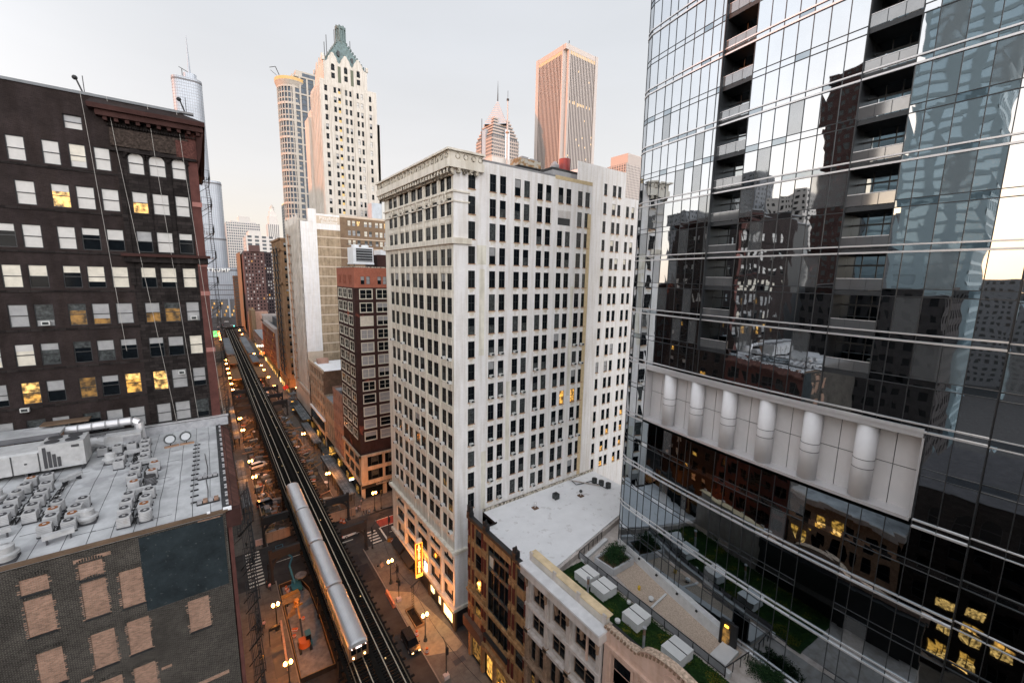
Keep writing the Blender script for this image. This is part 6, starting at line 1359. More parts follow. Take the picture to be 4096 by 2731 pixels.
def station():
    GRF = mat('weathered_grey_roof', (.17, .18, .19), .8, var=.3, vs=.3, bump=.2)
    for i, (xa, xb, l) in enumerate(((8.2, 12.2, 'west'), (19.9, 23.8, 'east'))):
        t = thing('station_platform', l + ' station platform with grey shed roof beside the elevated tracks, far up the street', 'platform', (xa, 330, 0))
        b = MB(); b.box(xa, xb, 262, 420, 6.4, 6.9, mat('platform_boards', (.30, .17, .09), .85, var=.3)); b.build('deck', t)
        b = MB(); m = (xa + xb) / 2; b.hexa([(xa - .4, 322, 10.3), (xb + .2, 322, 10.3), (xb + .2, 405, 10.3), (xa - .4, 405, 10.3), (xa - .2, 322, 11.0), (xb, 322, 11.0), (xb, 405, 11.0), (xa - .2, 405, 11.0)], GRF)
        b.hexa([(xa, 292, 9.6), (xb, 292, 9.6), (xb, 320, 9.6), (xa, 320, 9.6), (xa, 292, 9.9), (xb, 292, 9.9), (xb, 320, 9.9), (xa, 320, 9.9)], mat('platform_boards') if i == 0 else GRF); b.build('roof', t)
        b = MB(); [b.box(m - .1, m + .1, y, y + .2, 6.9, 10.3, STEEL_B) for y in range(324, 404, 8)]; [b.box(x - .15, x + .15, y, y + .3, 0, 6.4, STEEL_B) for y in range(265, 420, 18) for x in (xa + .5, xb - .5)]; b.build('post', t)
station()
# ------------------------------------------------------------------ train
def train():
    SS = mat('brushed_steel_roof', (.80, .81, .83), .42, metal=.6, var=.06, vs=.25, lines=(0, .19, .88)); SD = mat('steel_side', (.36, .33, .30), .4, metal=.6, var=.2); UB = mat('underframe', (.03, .03, .03), .8)
    WG = mat('train_window', (.06, .04, .03), .1, var=.4, vs=1.5, emis=(1., .55, .2), es=.15)
    ends = [(56.0, 70.0), (70.5, 84.7), (85.3, 99.4), (99.9, 113.9)]
    labs = ['front silver train car with lit headlights and destination sign', 'second silver train car, coupled behind the front one', 'third silver train car from the front', 'rearmost silver train car, farthest up the tracks']
    X = 14.25
    for i, ((ya, yb), l) in enumerate(zip(ends, labs)):
        t = thing('train_car', l, 'train', (X, ya, 6.46), 'cars of the elevated train')
        b = MB(); b.box(X - 1.38, X + 1.38, ya + .25, yb - .1, 7.4, 9.45, SD)
        for k in range(4): b.box(X - 1.41, X + 1.41, ya + .3, yb - .15, 7.5 + k * .13, 7.55 + k * .13, SD)
        b.build('body', t)
        b = MB(); n = 14; prof = [(X - 1.40, 9.42)] + [(X + 1.40 * math.cos(PI - PI * k / n), 9.48 + .72 * math.sin(PI * k / n) ** .8) for k in range(n + 1)] + [(X + 1.40, 9.42)]
        ys = [ya + .02, ya + .35, yb - .35, yb - .02]
        sc = [(.90, -.14), (1, 0), (1, 0), (.93, -.1)]
        rows = [[(X + (x - X) * s[0], y, z + s[1] * (z - 9.3)) for x, z in prof] for y, s in zip(ys, sc)]
        for r0, r1 in zip(rows, rows[1:]):
            for k in range(len(prof) - 1): b.face([r0[k], r0[k + 1], r1[k + 1], r1[k]], SS)
        b.face(rows[0], SS); b.face(rows[-1][::-1], SS); o = b.build('roof', t, True)
        b = MB()
        for s in (-1, 1):
            x = X + s * 1.4
            for k in range(9):
                y = ya + .9 + k * (yb - ya - 1.8) / 9
                if k in (2, 6): continue
                b.box(min(x, x + s * .02), max(x, x + s * .02), y, y + 1.1, 8.35, 9.2, WG)
        b.build('side_windows', t)
        for s in (-1, 1):
            for k in (2, 6): y = ya + .9 + k * (yb - ya - 1.8) / 9; b = MB(); x = X + s * 1.4; b.box(min(x, x + s * .03), max(x, x + s * .03), y, y + 1.2, 7.45, 9.3, ALU); b.box(min(x, x + s * .045), max(x, x + s * .045), y + .15, y + .55, 8.2, 9.15, WG); b.box(min(x, x + s * .045), max(x, x + s * .045), y + .65, y + 1.05, 8.2, 9.15, WG); b.build('door', t)
        b = MB(); b.box(X - 1.1, X + 1.1, ya + .8, yb - .8, 6.9, 7.4, UB)
        for y in (ya + 2.4, yb - 2.4):
            for dy in (-.9, .9):
                for s in (-.72, .72): b.tube([(X + s - .06, y + dy, 6.85), (X + s + .06, y + dy, 6.85)], .38, UB, 14)
        b.build('bogie', t)
        if i < 3: b = MB(); b.box(X - .5, X + .5, yb - .15, yb + .7, 7.3, 9.3, UB); b.build('coupling', t)
        if i == 0:
            b = MB(); b.box(X - 1.38, X + 1.38, ya + .02, ya + .25, 7.3, 9.45, mat('orange_lit_end', (.30, .16, .09), .4, metal=.4, var=.2)); b.build('front_end', t)
            b = MB(); b.box(X - 1.12, X - .42, ya - .01, ya + .02, 8.3, 9.1, G_DARK); b.box(X + .42, X + 1.12, ya - .01, ya + .02, 8.3, 9.1, G_DARK); b.build('windscreen', t)
            b = MB(); b.box(X - .36, X + .36, ya - .03, ya + .02, 7.4, 9.1, mat('end_door', (.10, .07, .05), .4)); b.box(X - .25, X + .25, ya - .04, ya - .03, 8.3, 9.0, G_DARK); b.build('end_door', t)
            b = MB(); b.box(X - .42, X + .42, ya - .03, ya + .02, 9.15, 9.38, mat('destination_sign', (.3, .3, .3), .4, var=0, emis=(1., .85, .8), es=3)); b.build('destination_sign', t)
            for s in (-1, 1): b = MB(); b.ball((X + s * .82, ya - .02, 7.75), .13, mat('headlight', (.5, .5, .4), .3, var=0, emis=(1., .62, .25), es=14)); b.build('headlight', t)
            for s in (-1, 1): b = MB(); b.ball((X + s * 1.0, ya - .02, 9.3), .07, mat('marker_light', (.5, .05, .02), .3, var=0, emis=(1., .12 if s > 0 else .8, .05 if s > 0 else .7), es=5)); b.build('marker_light', t)
train()
# ------------------------------------------------------------------ lamps
def lamps():
    GLB = mat('sodium_globe', (.5, .3, .1), .4, var=0, emis=(1., .42, .09), es=40); PST = mat('lamp_post_iron', (.02, .022, .018), .5, var=.2)
    t = thing('street_lamp', 'lamp', 'street lamp', (0, 0, 0))
    b = MB(); b.lathe(0, 0, [(0, .36), (.25, .34), (.5, .2), (.9, .17), (1.1, .10), (4.3, .075), (4.5, .12), (4.7, .05)], PST, 12); b.build('post', t)
    b = MB(); b.beam((-.42, 0, 4.45), (.42, 0, 4.45), .07, .09, PST); [b.cyl(s * .38, 0, 4.45, 4.78, .1, PST, 8) for s in (-1, 1)]; b.build('crossarm', t)
    for s in (-1, 1): b = MB(); b.lathe(s * .38, 0, [(4.76, .12), (4.95, .25), (5.18, .24), (5.42, .1), (5.5, .02)], GLB, 12); b.build('lamp_globe', t)
    L = bpy.data.lights.new('lamp_light', 'POINT'); L.energy = 1900; L.color = (1., .31, .055); L.shadow_soft_size = .35; o = bpy.data.objects.new('lamp_light', L); COL.objects.link(o); o.parent = t; o.location = (0, 0, 5.9)
    W = [(5.8, 77.3, 'by the fenced work pit, upper of the two'), (5.8, 63.5, 'by the fenced work pit, lower of the two')]
    E_ = [(26.5, 76.8, 'beside the orange blade sign on the right sidewalk'), (26.5, 59.9, 'on the right sidewalk behind the parked black car')]
    pl = [(x, y, 'twin globe street lamp ' + l) for x, y, l in W + E_]
    far_w = [134.1, 146.6, 178.6, 194.1, 207.6, 245.8, 259.5, 274.8, 288.6, 302.8, 320, 334, 439, 456, 472, 487, 503]; far_e = [124.5, 162.4, 242.3, 266, 288, 303, 319, 333, 351, 470, 504]
    ordn = ['nearest', 'second', 'third', 'fourth', 'fifth', 'sixth', 'seventh', 'eighth', 'ninth', 'tenth', 'eleventh', 'twelfth', 'thirteenth', 'fourteenth', 'fifteenth', 'sixteenth', 'seventeenth']
    for i, y in enumerate(far_w): pl.append((7.3, y, ordn[i] + ' glowing twin globe street lamp left of the tracks beyond the crossing'))
    for i, y in enumerate(far_e): pl.append((25.1, y, ordn[i] + ' glowing twin globe street lamp right of the tracks beyond the crossing'))
    pl += [(34.5, 251, 'street lamp in the cross street beside the tan brown tower, farther one'), (34.4, 233.5, 'street lamp in the cross street beside the tan brown tower, nearer one'), (34.2, 556, 'street lamp at the far foot of the purple brown slab'), (32.7, 105.8, 'street lamp on the corner sidewalk outside the landmark storefront')]
    for i, (x, y, l) in enumerate(pl):
        if i == 0: t.location = (x, y, .15); t['label'] = l; t['group'] = 'twin globe street lamps'
        else:
            r = dup(t, (x, y, .15), 0, l, 'twin globe street lamps')
            if y > 430: r.scale = (1, 1, 1)
lamps()
def shopfronts():
    t = thing('storefront_strip', 'row of glowing shop windows along the right sidewalk past the second crossing', 'storefront', (31.6, 240, 0))
    for k in range(26):
        y = 240 + k * 7.2
        if 271 < y < 281 or 353 < y < 357: continue
        b = MB(); b.box(31.45, 31.65, y, y + rnd.uniform(2, 4.5), .8, rnd.uniform(2.6, 3.6), rnd.choice((LIT_Y, LIT_W, LIT_S))); b.build('shop_window', t)
    t = thing('storefront_strip', 'row of glowing shop windows along the left sidewalk far up the street', 'storefront', (-.5, 240, 0))
    for k in range(30):
        y = 240 + k * 9; b = MB(); b.box(-.8, -.4, y, y + rnd.uniform(2, 5), .8, rnd.uniform(2.8, 4), rnd.choice((LIT_Y, LIT_W, LIT_S))); b.build('shop_window', t)
    t = thing('storefront_strip', 'lit shop windows below the scaffold canopies right of the tracks', 'storefront', (31.4, 120, 0))
    for k in range(9):
        y = 116 + k * 10.5; b = MB(); b.box(31.3, 31.5, y, y + rnd.uniform(1.5, 3.5), .8, 2.8, rnd.choice((LIT_Y, LIT_D))); b.build('shop_window', t)
shopfronts()
# ------------------------------------------------------------------ cars
def make_car(label, loc, rz, paint, lights=False, suv=True, group=None, glow=True):
    t = thing('suv' if suv else 'car', label, 'car', (0, 0, 0), group, 0); m = mat('paint_' + paint[0], paint[1], .25, var=.03, spec=.6)
    L, W, h1, h2 = (4.9, 1.95, 1.05, 1.78) if suv else (4.5, 1.8, .88, 1.42)
    def sec(b, prof, w0, w1):
        for (x0, z0a, z0b, wa), (x1, z1a, z1b, wb) in zip(prof, prof[1:]):
            p = [(x0, -wa, z0a), (x1, -wb, z1a), (x1, wb, z1a), (x0, wa, z0a), (x0, -wa * w0, z0b), (x1, -wb * w1, z1b), (x1, wb * w1, z1b), (x0, wa * w0, z0b)]; b.hexa(p, m)
    hw = W / 2
    b = MB(); sec(b, [(-L / 2, .4, h1 * .82, hw * .86), (-L / 2 + .25, .3, h1, hw), (L / 2 - .9, .3, h1 * .95, hw), (L / 2 - .2, .3, h1 * .8, hw * .95), (L / 2, .4, h1 * .62, hw * .82)], .94, .94); b.build('body', t, False)
    r0, r1 = (-L / 2 + .35, .7) if suv else (-1.2, .55)
    b = MB(); p = [(r0 - .25, -hw * .92, h1 - .02), (r1 + .75, -hw * .92, h1 - .06), (r1 + .75, hw * .92, h1 - .06), (r0 - .25, hw * .92, h1 - .02), (r0, -hw * .76, h2 - .06), (r1, -hw * .76, h2 - .06), (r1, hw * .76, h2 - .06), (r0, hw * .76, h2 - .06)]; b.hexa(p, G_DARK); b.build('glasshouse', t)
    b = MB(); b.box(r0 - .02, r1 + .04, -hw * .78, hw * .78, h2 - .07, h2, m); b.build('roof', t)
    for x in (-L / 2 + .95, L / 2 - .95):
        for s in (-1, 1): b = MB(); b.tube([(x, s * (hw - .22), .34), (x, s * (hw + .01), .34)], .34, STEEL_B, 16); b.tube([(x, s * (hw), .34), (x, s * (hw + .02), .34)], .2, ALU, 10); b.build('wheel', t)
    for s in (-1, 1):
        b = MB(); b.box(L / 2 - .12, L / 2 + .01, s * hw * .62 - .16, s * hw * .62 + .16, .6, .74, mat('car_headlight', (.5, .5, .5), .3, var=0, emis=(1., .6, .22), es=5 if lights else .3) if lights else BLIND); b.build('headlight', t)
        b = MB(); b.box(-L / 2 - .01, -L / 2 + .1, s * hw * .7 - .14, s * hw * .7 + .14, .7, .85, mat('tail_light', (.3, .01, .01), .3, var=0, emis=(1, .05, .02), es=.8)); b.build('tail_light', t)
        b = MB(); b.box(r1 + .45, r1 + .6, s * (hw + .02), s * (hw + .2), h1, h1 + .14, m); b.build('mirror', t)
    b = MB(); b.box(-L / 2 + .1, L / 2 - .1, -hw * .9, hw * .9, .2, .34, STEEL_B); b.build('underside', t)
    t.location = loc; t.rotation_euler.z = rz; return t
make_car('black suv parked at the right curb behind an orange barrel, seen from above', (24.1, 60.7, .01), -PI / 2, ('black', (.008, .008, .01)), True)
make_car('white car crossing beneath the elevated railway girder at the intersection', (24.3, 98.6, .01), PI * .03, ('white', (.75, .75, .74)), False, False)
base = None
cars = [(22.0, 245, 'silver', (.45, .46, .48)), (22.2, 252.5, 'white', None), (22.0, 260, 'dark', (.03, .035, .045)), (22.1, 268, 'silver', None), (22.0, 277, 'dark', None), (22.2, 286, 'white', None), (22.0, 295, 'silver', None), (22.1, 305, 'dark', None), (9.7, 250, 'dark', None), (9.8, 262, 'silver', None), (9.7, 276, 'white', None)]
src = {}
for i, (x, y, nm, c) in enumerate(cars):
    o_ = ['first', 'second', 'third', 'fourth', 'fifth', 'sixth', 'seventh', 'eighth'][i if i < 8 else i - 8]
    lab = f'{o_} small distant {nm} car parked ' + ('right' if x > 15 else 'left') + ' of the tracks past the second crossing'
    if nm not in src: src[nm] = make_car(lab, (x, y, .01), PI / 2, (nm if nm != 'white' else 'white', c or (.75, .75, .74)), False, False, 'cars parked along the far block')
    else: dup(src[nm], (x, y, .01), PI / 2, lab)
far_cars = [(12, 560, 0), (16, 575, 1), (20, 552, 2), (9, 590, 1), (23, 600, 0), (14, 610, 2), (26, 566, 1), (11, 640, 0), (19, 650, 1), (17, 540, 2)]
for i, (x, y, k) in enumerate(far_cars): dup(list(src.values())[k], (x, y, .01), PI / 2 if i % 2 else 0, 'tiny distant car on the far wide roadway before the silver skyscraper', 'cars on the far roadway')
# ------------------------------------------------------------------ people
def person(label, loc, rz, shirt, legs, hair=(.03, .02, .015), stride=.25, group=None):
    t = thing('person', label, 'person', loc, group, rz)
    V = [(0, 0, .95), (0, 0, 1.15), (0, 0, 1.40), (0, 0, 1.50), (.01, 0, 1.58), (.02, 0, 1.68), (0, .09, .90), (stride, .10, .48), (stride * 1.1, .10, .06), (stride * 1.1 + .16, .10, .03), (0, -.09, .90), (-stride * .7, -.10, .50), (-stride * 1.5, -.10, .09), (-stride * 1.5 + .15, -.10, .04), (0, .19, 1.38), (-stride * .4, .25, 1.12), (-stride * .1, .25, .88), (0, -.19, 1.38), (stride * .5, -.25, 1.12), (stride * .9, -.23, .92)]
    E = [(0, 1), (1, 2), (2, 3), (3, 4), (4, 5), (0, 6), (6, 7), (7, 8), (8, 9), (0, 10), (10, 11), (11, 12), (12, 13), (2, 14), (14, 15), (15, 16), (2, 17), (17, 18), (18, 19)]
    Rr = [.15, .14, .16, .06, .085, .10, .10, .07, .05, .045, .10, .07, .05, .045, .07, .05, .04, .07, .05, .04]
    me = bpy.data.meshes.new('body'); me.from_pydata(V, E, []); o = bpy.data.objects.new('body', me); COL.objects.link(o); o.parent = t
    sk = o.modifiers.new('skin', 'SKIN'); me.skin_vertices.new() if not me.skin_vertices else None
    for v, r in zip(me.skin_vertices[0].data, Rr): v.radius = (r, r)
    me.skin_vertices[0].data[0].use_root = True; sk.use_smooth_shade = True; s2 = o.modifiers.new('sub', 'SUBSURF'); s2.levels = 1; s2.render_levels = 1
    m = bpy.data.materials.new('clothed_person'); m.use_nodes = True; nt = m.node_tree; tc = nt.nodes.new('ShaderNodeTexCoord'); sp = nt.nodes.new('ShaderNodeSeparateXYZ'); nt.links.new(tc.outputs['Object'], sp.inputs[0])
    mr = nt.nodes.new('ShaderNodeMath'); mr.operation = 'MULTIPLY'; mr.inputs[1].default_value = .5; nt.links.new(sp.outputs[2], mr.inputs[0])
    c = _ramp(nt, mr.outputs[0], [(0, (.02, .02, .02)), (.05, legs), (.47, shirt), (.745, (.42, .26, .19))]); nt.nodes[-1].color_ramp.interpolation = 'CONSTANT'
    nt.links.new(c, nt.nodes['Principled BSDF'].inputs['Base Color']); me.materials.append(m)
    b = MB(); b.ball((loc[0] + 0, loc[1], loc[2] + 1.72), .11, mat('hair_%d' % int(hair[0] * 100), hair, .7), 8, 6); h = b.build('hair', t); h.location = (0, 0, 0)
    return t
for nm in ('RAMP',): pass
PP = [((5.5, 89.8), 1.7, (.02, .02, .025), (.02, .02, .03), 'person in dark clothes walking beside the west railway column'), ((5.9, 88.8), 1.7, (.55, .30, .28), (.03, .03, .05), 'person in pink top walking just behind the dark clothed one'),
      ((3.0, 79.5), 1.5, (.02, .03, .025), (.015, .015, .02), 'person in dark clothes on the left sidewalk beside the pink shirted one'), ((3.9, 78.9), 1.5, (.62, .38, .36), (.02, .02, .03), 'person in pink shirt on the left sidewalk above the yellow clad one'),
      ((2.9, 71.3), 1.6, (.62, .40, .05), (.05, .04, .03), 'person in yellow top on the left sidewalk near the black fire escape'),
      ((28.3, 107.5), -1.2, (.40, .36, .40), (.03, .03, .05), 'person in grey top waiting on the far corner, leftmost upright pair'), ((28.9, 107.7), -1.2, (.05, .05, .06), (.03, .03, .04), 'person in dark top standing close right of the grey topped one'), ((29.3, 107.9), -1.2, (.25, .22, .26), (.02, .02, .02), 'person in mauve top at the far corner under the canopy end'),
      ((29.5, 105.1), 3.0, (.02, .02, .02), (.02, .02, .03), 'person in black at the curb holding a pale bag, leftmost of three'), ((30.2, 104.9), 3.0, (.03, .04, .06), (.03, .03, .05), 'person in dark blue at the curb, middle of three'), ((30.8, 104.5), 3.0, (.28, .33, .38), (.03, .03, .04), 'person in light blue at the curb, rightmost of three'),
      ((27.3, 106.3), .5, (.12, .18, .14), (.05, .05, .05), 'person in green top standing alone left of the corner group'), ((31.2, 111.6), .8, (.05, .05, .06), (.03, .03, .03), 'person in dark coat beside the stone pillar of the corner shop'), ((30.5, 110.6), .8, (.30, .22, .2), (.03, .03, .03), 'person in tan coat near the stone pillar of the corner shop'),
      ((28.6, 79.0), -1.0, (.02, .02, .02), (.02, .02, .02), 'person in dark clothes on the right sidewalk left of the blade sign'), ((3.2, 106.6), .9, (.02, .02, .02), (.02, .02, .02), 'person in black crossing at the far left corner'), ((27.5, 243.5), .9, (.05, .05, .06), (.03, .03, .03), 'tiny distant person in dark clothes on the orange lit far sidewalk'), ((28.4, 244.5), .9, (.35, .3, .3), (.03, .03, .03), 'tiny distant person in pale top on the orange lit far sidewalk')]
for i, (p, a, s, g, l) in enumerate(PP): person(l, (p[0], p[1], .15), a, s, g, (.03, .02, .015), .26 if i % 3 else .12)
# ------------------------------------------------------------------ roadworks and street furniture
ORG = mat('safety_orange', (.45, .10, .02), .6, var=.15); BLU = mat('lift_blue', (.02, .12, .16), .5, var=.15); YEL = mat('machine_yellow', (.38, .18, .03), .55, var=.25, vs=2); WD = mat('raw_lumber', (.28, .18, .09), .85, var=.3, vs=2, bump=.3); CONC = mat('rough_concrete', (.20, .19, .185), .9, var=.35, vs=1.2, bump=.3); PLY = mat('plywood_wall', (.42, .26, .17), .85, var=.15, tile=(1.2, 2.4, .02, (.2, .12, .07), .08))
SCF = mat('scaffold_deck', (.16, .18, .19), .8, var=.35, vs=.8, tile=(.9, 1.5, .05, (.06, .07, .075), .25))
def one(name, label, cat, loc, build, part_='body', group=None):
    t = thing(name, label, cat, loc, group); b = MB(); build(b); b.build(part_, t); return t
def works():
    # fenced pit
    t = thing('work_pit', 'fenced concrete work pit in the roadway left of the train', 'work site', (9.8, 75, 0))
    b = MB(); b.prism([(7.6, 64.2), (12.2, 63.6), (12.4, 76), (12.2, 84), (11, 88), (8.0, 88.2)], .0, .22, CONC); b.build('slab', t)
    b = MB(); P = [(7.45, 64), (7.45, 88.3), (11.2, 88.4), (12.3, 84), (12.5, 76), (12.4, 63.6), (7.45, 64)]
    for a, c in zip(P, P[1:]): b.beam((*a, .5), (*c, .5), .06, .9, mat('dark_barrier', (.05, .03, .02), .8, var=.3)); b.beam((*a, 1.0), (*c, 1.0), .1, .08, WD)
    b.build('barrier', t)
    t = thing('boom_lift', 'blue articulated boom lift rising behind the lumber in the work pit', 'boom lift', (10.3, 85.8, .2)); z = .2
    b = MB(); b.box(9.4, 11.2, 84.8, 86.9, z + .4, z + 1.1, BLU); b.box(9.6, 10.8, 86.9, 87.6, z + .5, z + 1.4, BLU); b.build('chassis', t); b = MB(); [b.tube([(x, y, z + .38), (x + .25, y, z + .38)], .38, STEEL_B, 14) for x in (9.25, 11.1) for y in (85.1, 86.6)]; b.build('wheel', t)
    b = MB(); b.beam((10.1, 86.4, z + 1.1), (9.6, 88.8, z + 3.8), .3, .35, BLU); b.beam((9.6, 88.8, z + 3.8), (10.5, 91, z + 4.1), .26, .3, BLU); b.beam((10.5, 91, z + 4.1), (8.8, 93.4, z + 5.2), .22, .26, BLU); b.build('boom', t)
    b = MB(); b.box(7.9, 9.2, 93.2, 94.4, z + 4.6, z + 4.7, BLU); [b.beam(p, q, .06, .06, BLU) for h in (.5, 1.1) for p, q in (((7.9, 93.2, z + 4.6 + h), (9.2, 93.2, z + 4.6 + h)), ((9.2, 93.2, z + 4.6 + h), (9.2, 94.4, z + 4.6 + h)), ((9.2, 94.4, z + 4.6 + h), (7.9, 94.4, z + 4.6 + h)), ((7.9, 94.4, z + 4.6 + h), (7.9, 93.2, z + 4.6 + h)))]; [b.beam((x, y, z + 4.6), (x, y, z + 5.7), .06, .06, BLU) for x in (7.9, 9.2) for y in (93.2, 94.4)]; b.build('basket', t)
    b = MB(); b.cyl(11.3, 86.6, z + 2.2, z + 2.5, 1.0, CONC, 20, 1.1); b.box(11.2, 11.4, 86.5, 86.7, z, z + 2.2, STEEL_B); o = b.build('round_hopper'); tag(o, 'round grey hopper pan beside the blue boom lift', 'hopper')
    t = thing('lumber_stack', 'stack of yellow orange lumber and plywood across the work pit', 'lumber', (9.0, 83.2, .2)); b = MB()
    for i in range(7): b.rbox((8.9 + rnd.uniform(-.1, .1), 82.2 + i * .34, .9 + .03 * (i % 3)), 3.2, .3, .18, .08 + rnd.uniform(-.05, .05), WD)
    b.rbox((8.9, 84.2, 1.1), 3.1, .9, .12, .1, YEL); b.box(8, 8.2, 82, 84.4, .2, .8, STEEL_B); b.box(9.8, 10, 82, 84.4, .2, .8, STEEL_B); b.build('boards', t)
    one('lumber_stack', 'small pile of pale boards left of the excavator boom in the pit', 'lumber', (8.2, 78.5, .2), lambda b: [b.rbox((8.3 + .06 * i, 79 + .2 * i, .4 + .12 * (i % 4)), 1.6, .3, .1, .4 + .1 * i, WD) for i in range(9)])
    t = thing('excavator', 'orange mini excavator with long upright arm parked in the work pit', 'excavator', (9.0, 70.5, .2)); z = .2
    b = MB(); [b.box(x, x + .4, 69.3, 71.5, z, z + .55, STEEL_B) for x in (8.1, 9.7)]; b.build('track', t); b = MB(); b.cyl(9.1, 70.4, z + .6, z + 1.5, .95, ORG, 14, .8); b.box(8.3, 9.2, 70.2, 71.6, z + .6, z + 1.3, ORG); b.build('house', t)
    b = MB(); b.box(9.3, 10.1, 70.2, 71.4, z + .7, z + 2.3, G_DARK); b.box(9.25, 10.15, 70.15, 71.45, z + 2.3, z + 2.4, BLU); b.box(10, 10.2, 69.8, 71.2, z + .6, z + 1.2, BLU); b.build('cab', t)
    b = MB(); b.beam((9.0, 71.5, z + 1.0), (9.1, 74.3, z + 2.6), .3, .4, STEEL_B); b.beam((9.1, 74.3, z + 2.6), (9.4, 79, z + 3.0), .28, .4, YEL); b.beam((8.7, 77.4, z + 2.9), (10.1, 77.7, z + 2.9), .25, .3, YEL); b.build('arm', t); b = MB(); b.rbox((9.4, 79.5, z + 2.2), .8, .8, .9, .2, YEL); b.build('bucket', t)
    for i, (x, y) in enumerate(((8.1, 75.3), (8.5, 75.1), (10.0, 77.1), (8.0, 73.8))): one('work_helmet_bin', ['left', 'right', 'far', 'near'][i] + ' round orange and white bucket in the pit beside the excavator arm', 'bucket', (x, y, .22), lambda b, x=x, y=y: (b.cyl(x, y, .22, .62, .24, ORG, 12, .28), b.cyl(x, y, .45, .55, .29, WR, 12)))
    # drum barrels
    t = thing('traffic_barrel', 'barrel', 'traffic barrel', (0, 0, 0)); b = MB(); b.lathe(0, 0, [(0, .42), (.1, .42), (.12, .3), (.35, .29), (.36, .29)], ORG, 14); b.cyl(0, 0, .36, .5, .285, WR, 14); b.cyl(0, 0, .5, .66, .27, ORG, 14); b.cyl(0, 0, .66, .8, .26, WR, 14); b.cyl(0, 0, .8, 1.05, .25, ORG, 14, .2); b.build('drum', t)
    BL = [(25.7, 61.8, 'orange and white traffic barrel behind the parked black suv'), (25.7, 57.5, 'orange and white traffic barrel in front of the parked black suv'), (31.6, 89.9, 'orange and white traffic barrel by the round bin at the white building corner'), (23.8, 105.4, 'left of two traffic barrels at the far side of the crossing'), (24.3, 104.6, 'right of two traffic barrels at the far side of the crossing'), (8.6, 87.0, 'orange traffic barrel at the far end of the work pit'), (8.8, 86.2, 'orange traffic barrel nearer the lumber at the end of the work pit'), (9.6, 240, 'distant orange barrel left of the tracks')]
    for i, (x, y, l) in enumerate(BL):
        if i: dup(t, (x, y, .05), 0, l, 'orange traffic barrels')
        else: t.location = (x, y, .05); t['label'] = l; t['group'] = 'orange traffic barrels'
    one('litter_bin', 'round brown litter bin at the corner of the white building', 'bin', (31.1, 90.6, .15), lambda b: (b.cyl(31.1, 90.6, .15, 1.1, .42, YEL, 14), b.cyl(31.1, 90.6, 1.1, 1.2, .46, BRN, 14)))
    one('jersey_barrier', 'long orange and pink plastic barrier leaning at the right curb', 'barrier', (24.85, 72.5, 0), lambda b: (b.beam((24.9, 74.9, .45), (24.8, 70.2, .45), .35, .8, mat('faded_orange', (.50, .20, .12), .7, var=.2)), b.beam((24.9, 74.9, .05), (24.8, 70.2, .05), .6, .12, ORG)))
    # tree pit with iron frame pole
    t = thing('planter_pit', 'fenced rectangular dirt pit in the right sidewalk with a lattice pole standing in it', 'pit', (26.8, 65.5, .15)); b = MB(); b.box(26.1, 27.7, 63, 68, .15, .2, mat('dark_soil', (.025, .018, .012), .95, var=.4)); q = [(26.1, 63), (27.7, 63), (27.7, 68), (26.1, 68), (26.1, 63)]
    [b.beam((*a, .45), (*c, .45), .12, .5, WD) for a, c in zip(q, q[1:])]; b.build('frame', t)
    t = thing('cable_pole', 'dark lattice pole with a crossarm carrying sagging cables above the right sidewalk', 'pole', (27.0, 66.4, .15)); b = MB()
    for s in (-.18, .18): b.beam((27 + s, 66.4, .2), (27 + s, 66.4, 6.2), .07, .07, STEEL_B)
    [b.beam((26.82, 66.4, .4 + k * .5), (27.18, 66.4, .7 + k * .5), .05, .05, STEEL_B) for k in range(11)]; b.build('pole', t); b = MB(); b.beam((26.6, 66.3, 6.2), (28.9, 67.2, 6.4), .22, .18, STEEL_B); b.tube([(27.1, 66.4, 4.2), (28.2, 66.9, 4.8), (28.7, 67.1, 6.3)], .03, STEEL_B, 5); b.build('crossarm', t)
    def sag(a, c, d, n=14): a, c = Vector(a), Vector(c); return [tuple(a.lerp(c, i / n) - Vector((0, 0, d * 4 * (i / n) * (1 - i / n)))) for i in range(n + 1)]
    for i, (a, c, d, l) in enumerate((((27.0, 66.4, 6.2), (26.2, 76.0, 6.5), .7, 'thin black cable sagging between the lattice pole and the farther street lamp'), ((27.0, 66.4, 6.2), (26.6, 52.0, 6.0), .8, 'thin black cable sagging from the lattice pole towards the nearer signal pole'), ((26.6, 52, 6), (29, 40, 5), .5, 'thin black cable running off past the nearer signal pole'), ((26.2, 76, 6.5), (28.5, 90.5, 7), .8, 'thin black cable from the street lamp to the crossing'))):
        b = MB(); b.tube(sag(a, c, d), .035, STEEL_B, 5); tag(b.build('cable'), l, 'cable')
    def signal(label, x, y, h=5.2, arm=None, box=True):
        t = thing('traffic_signal', label, 'traffic signal', (x, y, .15)); b = MB(); b.cyl(x, y, .15, h, .09, STEEL_B, 8); b.cyl(x, y, .15, .6, .2, STEEL_B, 8)
        if arm: b.beam((x, y, h), (x + arm[0], y + arm[1], h + .5), .1, .1, STEEL_B)
        b.build('pole', t); b = MB(); b.box(x - .2, x + .2, y - .45, y - .15, h - 1.5, h - .3, STEEL_B); [b.cyl(x, y - .5, h - 1.35 + k * .35, h - 1.2 + k * .35, .12, STEEL_B, 8) for k in range(3)]; b.build('signal_head', t)
        if box: b = MB(); b.box(x - .6, x + .3, y - .6, y + .1, .2, .9, mat('pink_box', (.50, .40, .36), .8, var=.15)); b.build('base_block', t)
    signal('signal pole on a pale concrete block near the orange barrier on the right sidewalk', 26.2, 71.5, 5.0)
    signal('nearest signal pole on a pale block at the bottom of the right sidewalk', 26.4, 51.8, 6.0, (0, 1.2))
